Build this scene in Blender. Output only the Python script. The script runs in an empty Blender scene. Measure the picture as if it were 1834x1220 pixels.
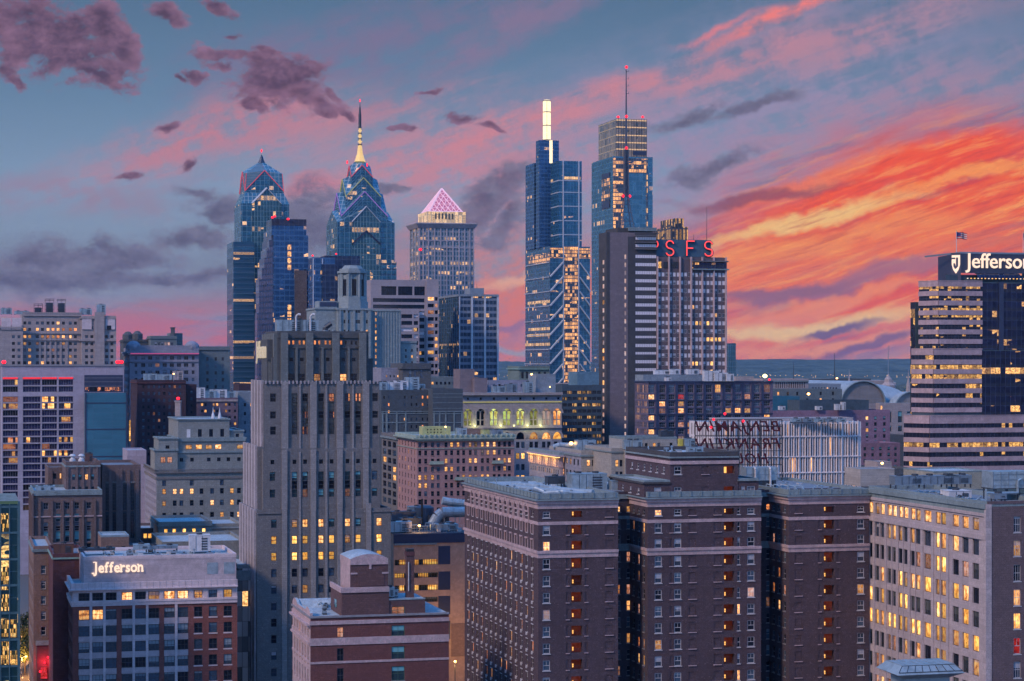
import bpy, math, random
from mathutils import Vector, Matrix
R_ = random.Random(7)
S = bpy.context.scene
# ------------------------------------------------------------------ camera
F_, CX, CY, CZ = 3400.0, 917.0, 648.0, 90.0       # focal length and horizon in photo pixels, eye height in metres
cam = bpy.data.objects.new('camera', bpy.data.cameras.new('camera'))
S.collection.objects.link(cam)
cam.location = (0, 0, CZ); cam.rotation_euler = (math.radians(90), 0, 0)
cam.data.sensor_width = 36; cam.data.lens = 36*F_/1834
cam.data.shift_y = (CY-610)/1834
cam.data.clip_start = 1; cam.data.clip_end = 60000
S.camera = cam
S.view_settings.view_transform = 'Standard'; S.view_settings.look = 'None'
S.view_settings.exposure = 0.0; S.view_settings.gamma = 1
S.cycles.max_bounces = 5; S.cycles.diffuse_bounces = 2; S.cycles.glossy_bounces = 3
S.cycles.transmission_bounces = 2; S.cycles.volume_bounces = 0; S.cycles.transparent_max_bounces = 6
S.cycles.caustics_reflective = False; S.cycles.caustics_refractive = False
S.cycles.sample_clamp_indirect = 3; S.cycles.use_denoising = True

def lin(c):
 return tuple((x/255/12.92 if x/255 <= .04045 else ((x/255+.055)/1.055)**2.4) for x in c[:3])+(1,)

# ------------------------------------------------------------------ node expression helper
class E:
 def __init__(s, t, o): s.t, s.o = t, o
 def m(s, op, *a, clamp=False):
  n = s.t.nodes.new('ShaderNodeMath'); n.operation = op; n.use_clamp = clamp
  for i, x in enumerate((s,)+a):
   if isinstance(x, E): s.t.links.new(x.o, n.inputs[i])
   else: n.inputs[i].default_value = x
  return E(s.t, n.outputs[0])
 def __add__(s, o): return s.m('ADD', o)
 def __radd__(s, o): return s.m('ADD', o)
 def __sub__(s, o): return s.m('SUBTRACT', o)
 def __rsub__(s, o): return E.c(s.t, o).m('SUBTRACT', s)
 def __mul__(s, o): return s.m('MULTIPLY', o)
 def __rmul__(s, o): return s.m('MULTIPLY', o)
 def __truediv__(s, o): return s.m('DIVIDE', o)
 def floor(s): return s.m('FLOOR')
 def fract(s): return s.m('FRACT')
 def gt(s, o): return s.m('GREATER_THAN', o)
 def lt(s, o): return s.m('LESS_THAN', o)
 def max(s, o): return s.m('MAXIMUM', o)
 def min(s, o): return s.m('MINIMUM', o)
 @staticmethod
 def c(t, v):
  n = t.nodes.new('ShaderNodeValue'); n.outputs[0].default_value = v; return E(t, n.outputs[0])
 def ss(s, a, b):      # smoothstep from a to b (a may exceed b)
  n = s.t.nodes.new('ShaderNodeMapRange'); n.interpolation_type = 'SMOOTHSTEP'
  s.t.links.new(s.o, n.inputs[0])
  if a < b: n.inputs[1].default_value, n.inputs[2].default_value, n.inputs[3].default_value, n.inputs[4].default_value = a, b, 0, 1
  else: n.inputs[1].default_value, n.inputs[2].default_value, n.inputs[3].default_value, n.inputs[4].default_value = b, a, 1, 0
  return E(s.t, n.outputs[0])
def comb(t, x, y, z=0.0):
 n = t.nodes.new('ShaderNodeCombineXYZ')
 for i, v in enumerate((x, y, z)):
  if isinstance(v, E): t.links.new(v.o, n.inputs[i])
  else: n.inputs[i].default_value = v
 return n.outputs[0]
def noise(t, vec, scale, detail=4, rough=.55, dist=0, col=False):
 n = t.nodes.new('ShaderNodeTexNoise'); n.inputs['Scale'].default_value = scale
 n.inputs['Detail'].default_value = detail; n.inputs['Roughness'].default_value = rough; n.inputs['Distortion'].default_value = dist
 if vec is not None: t.links.new(vec, n.inputs['Vector'])
 return n.outputs['Color'] if col else E(t, n.outputs['Fac'])
def white(t, vec):
 n = t.nodes.new('ShaderNodeTexWhiteNoise'); n.noise_dimensions = '3D'; t.links.new(vec, n.inputs['Vector'])
 return E(t, n.outputs['Value'])
def mixc(t, f, a, b, bt='MIX'):
 n = t.nodes.new('ShaderNodeMix'); n.data_type = 'RGBA'; n.blend_type = bt
 for i, v in ((0, f), (6, a), (7, b)):
  if isinstance(v, E): t.links.new(v.o, n.inputs[i])
  elif isinstance(v, (float, int)): n.inputs[i].default_value = v
  elif isinstance(v, tuple): n.inputs[i].default_value = v if len(v) == 4 else v+(1,)
  else: t.links.new(v, n.inputs[i])
 return n.outputs[2]
def ramp(t, f, stops):
 n = t.nodes.new('ShaderNodeValToRGB'); el = n.color_ramp.elements
 while len(el) < len(stops): el.new(.5)
 for e, (p, c) in zip(el, stops): e.position = p; e.color = c
 t.links.new(f.o, n.inputs[0]); return n.outputs[0]

# ------------------------------------------------------------------ dusk sky
W = bpy.data.worlds.new('World'); S.world = W; W.use_nodes = True
t = W.node_tree; t.nodes.clear()
tc = t.nodes.new('ShaderNodeTexCoord'); sp = t.nodes.new('ShaderNodeSeparateXYZ')
t.links.new(tc.outputs['Generated'], sp.inputs[0])
dx, dy, dz = (E(t, sp.outputs[i]) for i in range(3))
yy = dy.m('ABSOLUTE').max(.06)
k = F_/1000
X = dx/yy*k + CX/1000          # bearing, thousandths of a turn-ish
Y = (dz/yy*(-k)) + CY/1000     # height of the direction, 0.648 is the horizon
P = comb(t, X, Y)
w1 = noise(t, P, 3.2, 5, .6); w2 = noise(t, comb(t, X+7.3, Y+2.1), 3.2, 5, .6)
wx = (w1-.5)*.16; wy = (w2-.5)*.16
Xw, Yw = X+wx, Y+wy
f1 = noise(t, P, 11, 7, .62); f2 = noise(t, comb(t, X, Y, 3.7), 26, 5, .6)
ca, sa = math.cos(math.radians(19)), math.sin(math.radians(19))
sx = (X*ca - Y*sa); sy = (X*sa + Y*ca)          # along and across the cirrus streaks
st1 = noise(t, comb(t, sx*1.3+wx*.6, sy*7+wx*2.0), 1.7, 8, .6)
st2 = noise(t, comb(t, sx*2.2+4+wx, sy*16+wx*3), 1.9, 7, .62)
flat = noise(t, comb(t, X*1.6+2, Y*9+wx*1.5), 1.8, 7, .6)
PW0 = comb(t, Xw, Yw); PW = PW0; nlay = 0
def after(sock):
 # same coordinates, but evaluated after sock, so that few values are alive at once
 n = t.nodes.new('ShaderNodeVectorMath'); n.operation = 'SCALE'; n.inputs['Scale'].default_value = 1e-7; t.links.new(sock, n.inputs[0])
 m = t.nodes.new('ShaderNodeVectorMath'); m.operation = 'ADD'; t.links.new(PW0, m.inputs[0]); t.links.new(n.outputs[0], m.inputs[1]); return m.outputs[0]
def ell(cx, cy, rx, ry, ang=0, amp=.9, a=1.15, b=.45, tex=None):
 n = t.nodes.new('ShaderNodeMapping'); n.vector_type = 'TEXTURE'; t.links.new(PW, n.inputs[0])
 n.inputs['Location'].default_value = (cx/1000, cy/1000, 0); n.inputs['Rotation'].default_value = (0, 0, math.radians(-ang))
 n.inputs['Scale'].default_value = (rx/1000, ry/1000, 1)
 l = t.nodes.new('ShaderNodeVectorMath'); l.operation = 'LENGTH'; t.links.new(n.outputs[0], l.inputs[0])
 return (tex or f1).m('MULTIPLY_ADD', amp*2, E(t, l.outputs['Value'])).ss(a+amp, b+amp)
base = ramp(t, Y.m('MULTIPLY', 1/.66), [(0, lin((88, 116, 146))), (.25, lin((104, 132, 162))), (.5, lin((130, 152, 180))), (.72, lin((132, 144, 166))), (1, lin((150, 140, 160)))])
col = base
def lay(mask, c, amt=1.0):
 global col, PW, nlay
 c = c if not (isinstance(c, tuple) and max(c) > 1) else lin(c)
 col = mixc(t, mask*min(amt, 1.0) if amt != 1 else mask, col, c); nlay += 1
 if nlay % 5 == 0: PW = after(col)
wisp = (st2*.55+f2*.45).ss(.38, .58)*.8+.2
# broad lavender and pink veils
lay(ell(1300, 230, 640, 200, 20, .5, 1.5, .1, st1)*wisp, (150, 142, 174), .85)
lay(ell(420, 232, 310, 56, 14, .8, 1.5, .1, st1)*wisp, (196, 126, 140), .9)
lay(ell(800, 275, 320, 100, 4, .9, 1.6, .1, st1)*wisp, (198, 134, 148), .85)
lay(ell(650, 70, 330, 75, 12, .9, 1.4, .1, st1)*wisp, (128, 114, 146), .8)
lay(ell(900, 60, 260, 40, 25, .8, 1.3, .1, st1)*wisp, (142, 118, 148), .7)
lay(ell(1150, 165, 430, 30, 17, .7, 1.3, .1, st1)*wisp, (212, 132, 142), .8)
lay(ell(1450, 95, 440, 55, 16, .8, 1.4, .1, st1)*wisp, (186, 134, 150), .65)
lay(ell(1400, 32, 200, 18, 22, .9, 1.3, .1, st2)*wisp, (238, 128, 124), 1.0)
lay(ell(1290, 50, 90, 12, 18, .9, 1.2, .2, st2)*wisp, (216, 128, 138), .9)
lay(ell(1600, 200, 460, 70, 16, .9, 1.5, .1, st1)*wisp, (170, 132, 154), .65)
lay(ell(150, 345, 260, 40, 0, .8, 1.4, .1, flat)*wisp, (158, 122, 144), .6)
# fading purple bank low on the left
lay(Y.ss(.36, .50)*X.ss(1.0, .75)*flat.ss(.36, .66), (110, 112, 138), .55)
lay(Y.ss(.44, .54)*X.ss(1.02, 1.25)*st1.ss(.25, .5), (232, 136, 104), .85)
low = Y.ss(.50, .60)
lay(low*X.ss(1.35, .6)*flat.ss(.32, .56), (206, 106, 110), .9)
lay(low*X.ss(1.3, .5)*st2.ss(.52, .68), (120, 116, 144), .8)
lay(ell(960, 540, 260, 130, 0, .5, 1.6, .2, st1)*wisp, (220, 122, 104), 1.0)
lay(ell(930, 478, 130, 9, 6, .6, 1.4, .2, st2), (232, 170, 140), .8)
lay(ell(900, 560, 160, 9, 3, .6, 1.4, .2, st2), (150, 110, 138), .8)
lay(ell(920, 610, 160, 10, 0, .5, 1.4, .2, flat), (140, 160, 176), .7)
lay(ell(555, 335, 70, 18, 12, .7, 1.5, .1, st2), (214, 124, 134), .8)
# the burning west
hotm = ell(1690, 415, 560, 185, 12, .36, 1.3, .6, st1)
hot = ramp(t, (st1*.62+st2*.38).ss(.30, .70), [(0, lin((112, 84, 122))), (.22, lin((164, 88, 112))), (.42, lin((224, 80, 70))), (.64, lin((238, 98, 64))), (.78, lin((244, 146, 88))), (1, lin((242, 190, 120)))])
lay(hotm, hot, 1.0)
lay(ell(1500, 470, 420, 60, 8, .4, 1.5, .3, st1), (238, 126, 84), .75)
lay(ell(1640, 305, 300, 34, 20, .5, 1.3, .3, st1), (240, 88, 62), .95)
lay(ell(1450, 330, 180, 20, 17, .5, 1.3, .3, st2), (240, 118, 80), .8)
lay(ell(1440, 395, 260, 17, 11, .5, 1.2, .3, st2), (240, 196, 128), .9)
lay(ell(1760, 300, 240, 13, 19, .6, 1.2, .3, st2), (246, 150, 86), .9)
lay(ell(1360, 352, 180, 14, 6, .5, 1.2, .3, st2), (138, 78, 98), .8)
lay(ell(1500, 430, 330, 24, 9, .5, 1.2, .3, st2), (240, 140, 86), .8)
st3 = noise(t, comb(t, sx*3.4+9+wx*1.5, sy*34+wx*5), 2.0, 6, .66)
lay(hotm*st3.ss(.50, .66), (190, 70, 74), .5)
lay(hotm*st3.ss(.49, .36), (248, 164, 92), .5)
lay(ell(1560, 505, 300, 24, 9, .5, 1.2, .3, st1), (140, 108, 136), .7)
lay(ell(1420, 520, 150, 14, 3, .5, 1.2, .3, flat), (146, 100, 122), .9)
lay(ell(1480, 545, 260, 15, 7, .5, 1.2, .3, st2), (240, 140, 98), .85)
lay(ell(1420, 578, 320, 17, 1, .5, 1.2, .3, flat), (244, 196, 130), .95)
lay(ell(1560, 615, 330, 13, 0, .5, 1.2, .3, flat), (240, 148, 104), .9)
lay(ell(1500, 585, 110, 11, 4, .6, 1.1, .35, flat), (118, 86, 116), .95)
lay(ell(1560, 622, 120, 13, 6, .5, 1.1, .35, flat), (124, 90, 122), .9)
lay(ell(1380, 636, 160, 7, 0, .5, 1.1, .35, flat), (130, 98, 128), .9)
# dark cumulus scraps
rag = noise(t, comb(t, X*.8+wx*.4, Y*1.25+wy*.4, 1.3), 15, 9, .66)
rag2 = noise(t, comb(t, X*.8+.012, Y*1.25-.016, 1.3), 15, 6, .66)
def scraps(items, edge, core, amt, a=1.5, b=.0, sf=2.2):
 global PW
 tot = None; PW = after(col)
 for i, e in enumerate(items):
  if i and i % 5 == 0: PW = after(tot.o)
       
  q = ell(*e, amp=sf, a=a, b=b, tex=rag); tot = q if tot is None else tot.max(q)
 lay(tot.ss(.05, .75), ramp(t, tot*.55+(rag-rag2)*2.6+.12, [(0, lin(edge)), (.85, lin(core))]), amt)
scraps(((60, 60, 150, 62, -20), (170, 50, 40, 40, -40), (25, 135, 34, 16, -30), (325, 150, 20, 8, -10), (300, 40, 35, 22, -20), (385, 15, 40, 12, -10),
          (420, 62, 25, 12, 0), (390, 105, 60, 22, -10), (490, 100, 48, 12, -5), (505, 145, 84, 52, 0), (430, 108, 46, 20, -15), (400, 128, 40, 14, 0), (470, 118, 50, 20, 0), (585, 168, 26, 12, -30), (210, 70, 40, 30, -50), (120, 95, 60, 20, -20), (540, 175, 40, 26, 0), (570, 185, 14, 24, 0), (450, 205, 26, 13, 20),
          (597, 190, 28, 8, -30), (310, 215, 24, 12, 5), (350, 150, 30, 9, -20), (160, 120, 50, 12, -30), (345, 298, 22, 12, 0), (235, 302, 30, 9, 5),
          (765, 150, 26, 6, 0), (838, 208, 44, 14, -8), (880, 236, 40, 7, -30), (720, 222, 24, 6, 0)), (148, 110, 136), (88, 66, 90), .93)
scraps(((345, 355, 44, 14, -25), (380, 385, 60, 20, -10), (330, 428, 72, 26, 0), (215, 458, 100, 24, -3), (60, 510, 190, 26, 0), (560, 400, 80, 60, 10), (120, 470, 140, 30, 0), (300, 500, 200, 18, 0),
          (890, 350, 95, 32, 28), (700, 350, 60, 10, 0), (1340, 190, 70, 12, 18), (1235, 215, 90, 14, 22), (900, 400, 60, 22, 30), (1290, 300, 80, 16, 20)), (128, 124, 148), (92, 86, 112), .88, 1.8, -.2, 1.9)
# what the photograph does not see: zenith and the eastern twilight behind the camera
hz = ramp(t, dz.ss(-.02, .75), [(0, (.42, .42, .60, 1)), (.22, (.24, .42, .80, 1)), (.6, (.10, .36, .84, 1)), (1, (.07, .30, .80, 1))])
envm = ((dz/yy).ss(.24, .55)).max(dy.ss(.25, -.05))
SKY_BACK = 1.2  # unseen half of the sky, brightened to light the facades
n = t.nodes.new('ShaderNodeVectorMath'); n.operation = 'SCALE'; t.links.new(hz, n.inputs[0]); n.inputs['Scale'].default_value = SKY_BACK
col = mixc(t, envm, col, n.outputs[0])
col = mixc(t, dz.ss(.0, -.03), col, (.05, .06, .09, 1))
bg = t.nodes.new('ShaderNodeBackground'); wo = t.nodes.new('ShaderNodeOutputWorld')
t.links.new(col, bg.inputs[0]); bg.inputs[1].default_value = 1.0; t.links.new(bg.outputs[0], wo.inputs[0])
W.cycles.sampling_method = 'MANUAL'; W.cycles.sample_map_resolution = 512
# added warm key from behind left, away from the sunset, to light the facades
sun = bpy.data.objects.new('sun', bpy.data.lights.new('sun', 'SUN')); S.collection.objects.link(sun)
sun.data.energy = 2.3; sun.data.angle = math.radians(9); sun.data.color = (1, .70, .50)
sun.rotation_euler = Vector((.60, .52, -.60)).to_track_quat('-Z', 'Y').to_euler()
S.cycles.use_adaptive_sampling = True; S.cycles.adaptive_threshold = .025; S.cycles.adaptive_min_samples = 10
# ------------------------------------------------------------------ materials
M = {}
def mat_new(name):
 m = bpy.data.materials.new(name); m.use_nodes = True; t = m.node_tree; t.nodes.clear()
 o = t.nodes.new('ShaderNodeOutputMaterial'); p = t.nodes.new('ShaderNodeBsdfPrincipled'); t.links.new(p.outputs[0], o.inputs[0])
 M[name] = m; m.cycles.emission_sampling = 'NONE'
 return m, t, p
def uvxy(t):
 n = t.nodes.new('ShaderNodeUVMap'); s_ = t.nodes.new('ShaderNodeSeparateXYZ'); t.links.new(n.outputs[0], s_.inputs[0])
 return E(t, s_.outputs[0]), E(t, s_.outputs[1]), n.outputs[0]
def setin(t, p, name, v):
 if isinstance(v, E): t.links.new(v.o, p.inputs[name])
 elif hasattr(v, 'links') or hasattr(v, 'is_linked'): t.links.new(v, p.inputs[name])
 else: p.inputs[name].default_value = v
def bump(t, p, h, dist=.05, st=.5):
 b = t.nodes.new('ShaderNodeBump'); b.inputs['Distance'].default_value = dist; b.inputs['Strength'].default_value = st
 t.links.new(h.o, b.inputs['Height']); t.links.new(b.outputs[0], p.inputs['Normal'])
def masonry(name, c, c2=None, mortar=None, bw=.0, bh=.0, joint=.0, var=.35, streak=.35, rough=.9, grain=1.0, gs=1.0):
 """stone, brick or render: patches, rain streaks, courses and grain of the material itself"""
 m, t, p = mat_new(name); u, v, uv = uvxy(t); kf = 1.3 if 'brick' not in name else 1.08
 c = tuple(min(.82, x*kf) for x in c); c2 = c2 and tuple(x*kf for x in c2)
 c2 = c2 or tuple(x*.62 for x in c)
 big = noise(t, uv, .07, 5, .65); mid = noise(t, uv, .55, 5, .7)
 fine = noise(t, uv, 1.25*gs, 5, .85)
 st = noise(t, comb(t, u*.9, v*.06), 1.0, 5, .7)
 a = mixc(t, (big*.45+mid*.55).ss(.40, .60)*min(1, var*2.2), c+(1,), c2+(1,))
 a = mixc(t, st.ss(.50, .72)*streak, a, tuple(x*.5 for x in c)+(1,))
 a = mixc(t, fine.ss(.44, .60)*(.62*grain), a, tuple(x*.38 for x in c)+(1,))
 a = mixc(t, fine.ss(.52, .66)*(.45*grain), a, tuple(min(.8, x*1.9) for x in c)+(1,))
 if bw:
  row = (v/bh).floor(); off = row.m('MODULO', 2.0)*.5
  cell = white(t, comb(t, (u/bw+off).floor(), row))
  a = mixc(t, cell*.42, a, tuple(x*.55 for x in c)+(1,))
  ju = (u/bw+off).fract().lt(joint/bw); jv = (v/bh).fract().lt(joint/bh)
  a = mixc(t, ju.max(jv)*.7, a, (mortar or tuple(x*.55 for x in c))+(1,))
 setin(t, p, 'Base Color', a); p.inputs['Roughness'].default_value = rough
 p.inputs['Specular IOR Level'].default_value = .25
 bump(t, p, fine+mid, .12, .35)
 return m
def plain(name, c, rough=.6, metal=0.0, var=.25, em=None, es=1.0):
 m, t, p = mat_new(name)
 tcn = t.nodes.new('ShaderNodeTexCoord')
 nz = noise(t, tcn.outputs['Object'], .8, 5, .65)
 setin(t, p, 'Base Color', mixc(t, nz.ss(.35, .7)*(var*2), c+(1,), tuple(x*.6 for x in c)+(1,)))
 p.inputs['Roughness'].default_value = rough; p.inputs['Metallic'].default_value = metal
 if em: p.inputs['Emission Color'].default_value = em+(1,); p.inputs['Emission Strength'].default_value = es
 return m
def glow(name, c, s, sample='NONE'):
 m, t, p = mat_new(name); p.inputs['Base Color'].default_value = tuple(x*.15 for x in c)+(1,)
 p.inputs['Emission Color'].default_value = c+(1,); p.inputs['Emission Strength'].default_value = s
 m.cycles.emission_sampling = sample
 return m
def pane(name, base, lit=None, s=1.0, blind=None, bl=.5, rough=.12, detail=1.0, spec=.7, cells=0):
 """window pane, uv 0..1: glass tint, optional blind over the upper part, optional lit room with furniture shapes"""
 m, t, p = mat_new(name); u0, v0, uv = uvxy(t)
 g = t.nodes.new('ShaderNodeNewGeometry'); pos = g.outputs['Position']; oi = t.nodes.new('ShaderNodeObjectInfo')
 u, v = u0.fract(), v0.fract()
 r = white(t, comb(t, u0.floor(), v0.floor(), E(t, oi.outputs['Random'])))*.6+.2; q = noise(t, pos, 1.9, 3, .6)
 a = mixc(t, q.ss(.35, .7)*.6, base+(1,), tuple(x*.4 for x in base)+(1,))
 bm = None
 if blind:
  lvl = (r*1.6-.3+(1-bl)).min(.92).max(.08)
  bm = v.m('GREATER_THAN', lvl)
  a = mixc(t, bm, a, blind+(1,))
 setin(t, p, 'Base Color', a); p.inputs['Roughness'].default_value = rough; p.inputs['Specular IOR Level'].default_value = spec
 if lit:
  d = noise(t, comb(t, u*1.3, v*1.0, r*40), 2.4, 2, .6)
  e = (d.ss(.28, .55)*.7+.3)*detail + (1-detail)
  e = e*(v.ss(-.2, .5)*.5+.5)*(r.ss(.2, .75)*1.1+.35)
  if cells: e = e*white(t, comb(t, (u*cells).floor(), r*57.0)).gt(.5)
  if bm: e = e*(1-bm*.65)
  setin(t, p, 'Emission Color', mixc(t, d.ss(.35, .75), (lit[0], lit[1]*.55, lit[2]*.35, 1), mixc(t, r.ss(.45, .8)*.6, lit+(1,), (lit[0], min(1, lit[1]*1.25), min(1, lit[2]*2+.08), 1))))
  setin(t, p, 'Emission Strength', e*s)
 return m
def curtain(name, glassc, bay, flo, mull=(.3, .35, .4), mw=.08, sp=.22, spc=None, p_lit=.08, p_row=.0, lit=(1, .62, .25), ls=1.2, metal=.75, rough=.18,
   vary=.5, seed=0.0, off=0.0, sub=1, tilt=.04, vert=0.0, pale=0.0):
 """glass curtain wall, uv in metres: panes, spandrels, mullions, rooms with the light on"""
 m, t, p = mat_new(name); u, v, uv = uvxy(t)
 U, V = u/bay+seed, (v+off)/flo+seed
 ci, cj = U.floor(), V.floor(); fu, fv = U.fract(), V.fract()
 rnd = white(t, comb(t, ci, cj, seed)); rr = white(t, comb(t, cj*1.0, 3.3+seed, .5)); rb = white(t, comb(t, (ci/5).floor(), cj, 9.1+seed))
 area = noise(t, comb(t, u*.012, v*.03), 3.0, 3, .7)
 span = fv.lt(sp) if sp else fv.lt(-1.0)
 a = mixc(t, rnd*vary, tuple(x*.8 for x in glassc)+(1,), tuple(x*.3 for x in glassc)+(1,))
 a = mixc(t, area.ss(.35, .65)*.6, a, tuple(x*.5 for x in glassc)+(1,))
 if pale: a = mixc(t, rb.gt(1-pale)*rnd, a, (.55, .6, .66, 1))
 spc = spc or tuple(x*.55 for x in glassc)
 a = mixc(t, span, a, spc+(1,))
 mm = (u/(bay/sub)+seed*sub).fract().lt(mw/(bay/sub)) if mw else None
 if mw: mm = mm.max(fv.lt(mw*.8/flo))
 if mw: a = mixc(t, mm, a, mull+(1,))
 setin(t, p, 'Base Color', a)
 nf = (1-mm) if mw else E.c(t, 1.0)
 setin(t, p, 'Metallic', nf*metal if not spc or sp == 0 else nf*(1-span*.5)*metal)
 setin(t, p, 'Roughness', rnd*.15+rough)
 thr = area.ss(.35, .68)*(2*p_lit)
 on = rnd.lt(thr*.8).max(rb.lt(thr*.6)*white(t, comb(t, ci, cj, 4.4)).lt(.8))
 if p_row: on = on.max(rr.lt(p_row)*white(t, comb(t, ci, cj, 7.7)).lt(.82))
 d = noise(t, comb(t, u*1.1, v*1.3), 1.0, 3, .7)
 br = white(t, comb(t, ci, cj, 2.2))*1.1+.25
 e = on*(1-span)*nf*br*(d.ss(.3, .62)*.8+.2)*ls
 setin(t, p, 'Emission Color', mixc(t, d.ss(.35, .7), (lit[0]*.9, lit[1]*.6, lit[2]*.4, 1), lit+(1,)))
 setin(t, p, 'Emission Strength', e)
 # panes are never set in quite one plane
 wn = t.nodes.new('ShaderNodeTexWhiteNoise'); wn.noise_dimensions = '3D'; t.links.new(comb(t, ci, cj, 5.0), wn.inputs['Vector'])
 gm = t.nodes.new('ShaderNodeNewGeometry')
 a1 = t.nodes.new('ShaderNodeVectorMath'); a1.operation = 'SUBTRACT'; t.links.new(wn.outputs['Color'], a1.inputs[0]); a1.inputs[1].default_value = (.5, .5, .5)
 a2 = t.nodes.new('ShaderNodeVectorMath'); a2.operation = 'SCALE'; t.links.new(a1.outputs[0], a2.inputs[0]); a2.inputs['Scale'].default_value = tilt
 a3 = t.nodes.new('ShaderNodeVectorMath'); a3.operation = 'ADD'; t.links.new(a2.outputs[0], a3.inputs[0]); t.links.new(gm.outputs['Normal'], a3.inputs[1])
 a4 = t.nodes.new('ShaderNodeVectorMath'); a4.operation = 'NORMALIZE'; t.links.new(a3.outputs[0], a4.inputs[0])
 t.links.new(a4.outputs[0], p.inputs['Normal'])
 return m

# ------------------------------------------------------------------ mesh builder
class MB:
 def __init__(s): s.v = []; s.f = []; s.m = []; s.uv = []; s.mats = []
 def mi(s, name):
  if name not in s.mats: s.mats.append(name)
  return s.mats.index(name)
 def poly(s, pts, mat, uv=None):
  pts = [Vector(p) for p in pts]
  i = len(s.v); s.v += pts; s.f.append(tuple(range(i, i+len(pts)))); s.m.append(s.mi(mat))
  if uv is None:
   n = Vector((0, 0, 0))
   for a in range(len(pts)):
    p, q = pts[a], pts[(a+1) % len(pts)]
    n += Vector(((p.y-q.y)*(p.z+q.z), (p.z-q.z)*(p.x+q.x), (p.x-q.x)*(p.y+q.y)))
   h = Vector((-n.y, n.x, 0))
   if h.length < abs(n.z)*.5 or h.length < 1e-9: uv = [(p.x, p.y) for p in pts]
   else:
    h.normalize(); uv = [(p.dot(h), p.z) for p in pts]
  s.uv += uv
 def prism(s, pts, z0, z1, mat, top=None, bottom=True, pts1=None):
  """pts counter-clockwise from above; pts1 an optional other outline for the top"""
  n = len(pts); a = [Vector((p[0], p[1], z0)) for p in pts]; b = [Vector((p[0], p[1], z1)) for p in (pts1 or pts)]
  for i in range(n): s.poly([a[i], a[(i+1) % n], b[(i+1) % n], b[i]], mat)
  s.poly(b, top or mat)
  if bottom: s.poly(a[::-1], mat)
 def box(s, c, sx, sy, sz, mat, rz=0.0, base=True):
  """box standing on c (or centred on it with base=False)"""
  z0 = c[2] if base else c[2]-sz/2
  ca, sa = math.cos(rz), math.sin(rz)
  s.prism([(c[0]+x*sx/2*ca-y*sy/2*sa, c[1]+x*sx/2*sa+y*sy/2*ca) for x, y in ((-1, -1), (1, -1), (1, 1), (-1, 1))], z0, z0+sz, mat)
 def tube(s, p, q, r, mat, n=6, r2=None, cap=True):
  p, q = Vector(p), Vector(q); d = (q-p); L = d.length
  if L < 1e-6: return
  d.normalize(); a = d.orthogonal().normalized(); b = d.cross(a); r2 = r if r2 is None else r2
  ring = [(math.cos(2*math.pi*i/n), math.sin(2*math.pi*i/n)) for i in range(n)]
  A = [p+(a*x+b*y)*r for x, y in ring]; B = [q+(a*x+b*y)*r2 for x, y in ring]
  for i in range(n):
   j = (i+1) % n; s.poly([A[i], A[j], B[j], B[i]], mat, uv=[(i/n*r*6, 0), ((i+1)/n*r*6, 0), ((i+1)/n*r*6, L), (i/n*r*6, L)])
  if cap: s.poly(A[::-1], mat); s.poly(B, mat)
 def path(s, pts, r, mat, n=6):
  for a, b in zip(pts, pts[1:]): s.tube(a, b, r, mat, n)
 def lathe(s, c, prof, mat, n=16):
  """prof: (radius, height) from below; c base centre"""
  for (r0, z0), (r1, z1) in zip(prof, prof[1:]):
   for i in range(n):
    a0, a1 = 2*math.pi*i/n, 2*math.pi*(i+1)/n
    q = [(c[0]+r0*math.cos(a0), c[1]+r0*math.sin(a0), c[2]+z0), (c[0]+r0*math.cos(a1), c[1]+r0*math.sin(a1), c[2]+z0),
                     (c[0]+r1*math.cos(a1), c[1]+r1*math.sin(a1), c[2]+z1), (c[0]+r1*math.cos(a0), c[1]+r1*math.sin(a0), c[2]+z1)]
    if r1 < 1e-6: q = q[:3]
    elif r0 < 1e-6: q = [q[0], q[2], q[3]]
    s.poly(q, mat)
 def mesh(s, name, origin=(0, 0, 0)):
  me = bpy.data.meshes.new(name); o = Vector(origin)
  me.from_pydata([tuple(p-o) for p in s.v], [], s.f)
  me.polygons.foreach_set('material_index', s.m)
  l = me.uv_layers.new(name='UVMap'); flat_ = []
  for a in s.uv: flat_ += [a[0], a[1]]
  l.data.foreach_set('uv', flat_)
  for n in s.mats: me.materials.append(M[n])
  me.update(); return me

C_ = S.collection
def link(name, data, parent=None, loc=(0, 0, 0), rz=0.0):
 o = bpy.data.objects.new(name, data); C_.objects.link(o); o.location = loc; o.rotation_euler = (0, 0, rz)
 if parent: o.parent = parent
 return o
def tag(o, label, cat, group=None, kind=None):
 if label: o['label'] = label
 if cat: o['category'] = cat
 if group: o['group'] = group
 if kind: o['kind'] = kind
 return o
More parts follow.
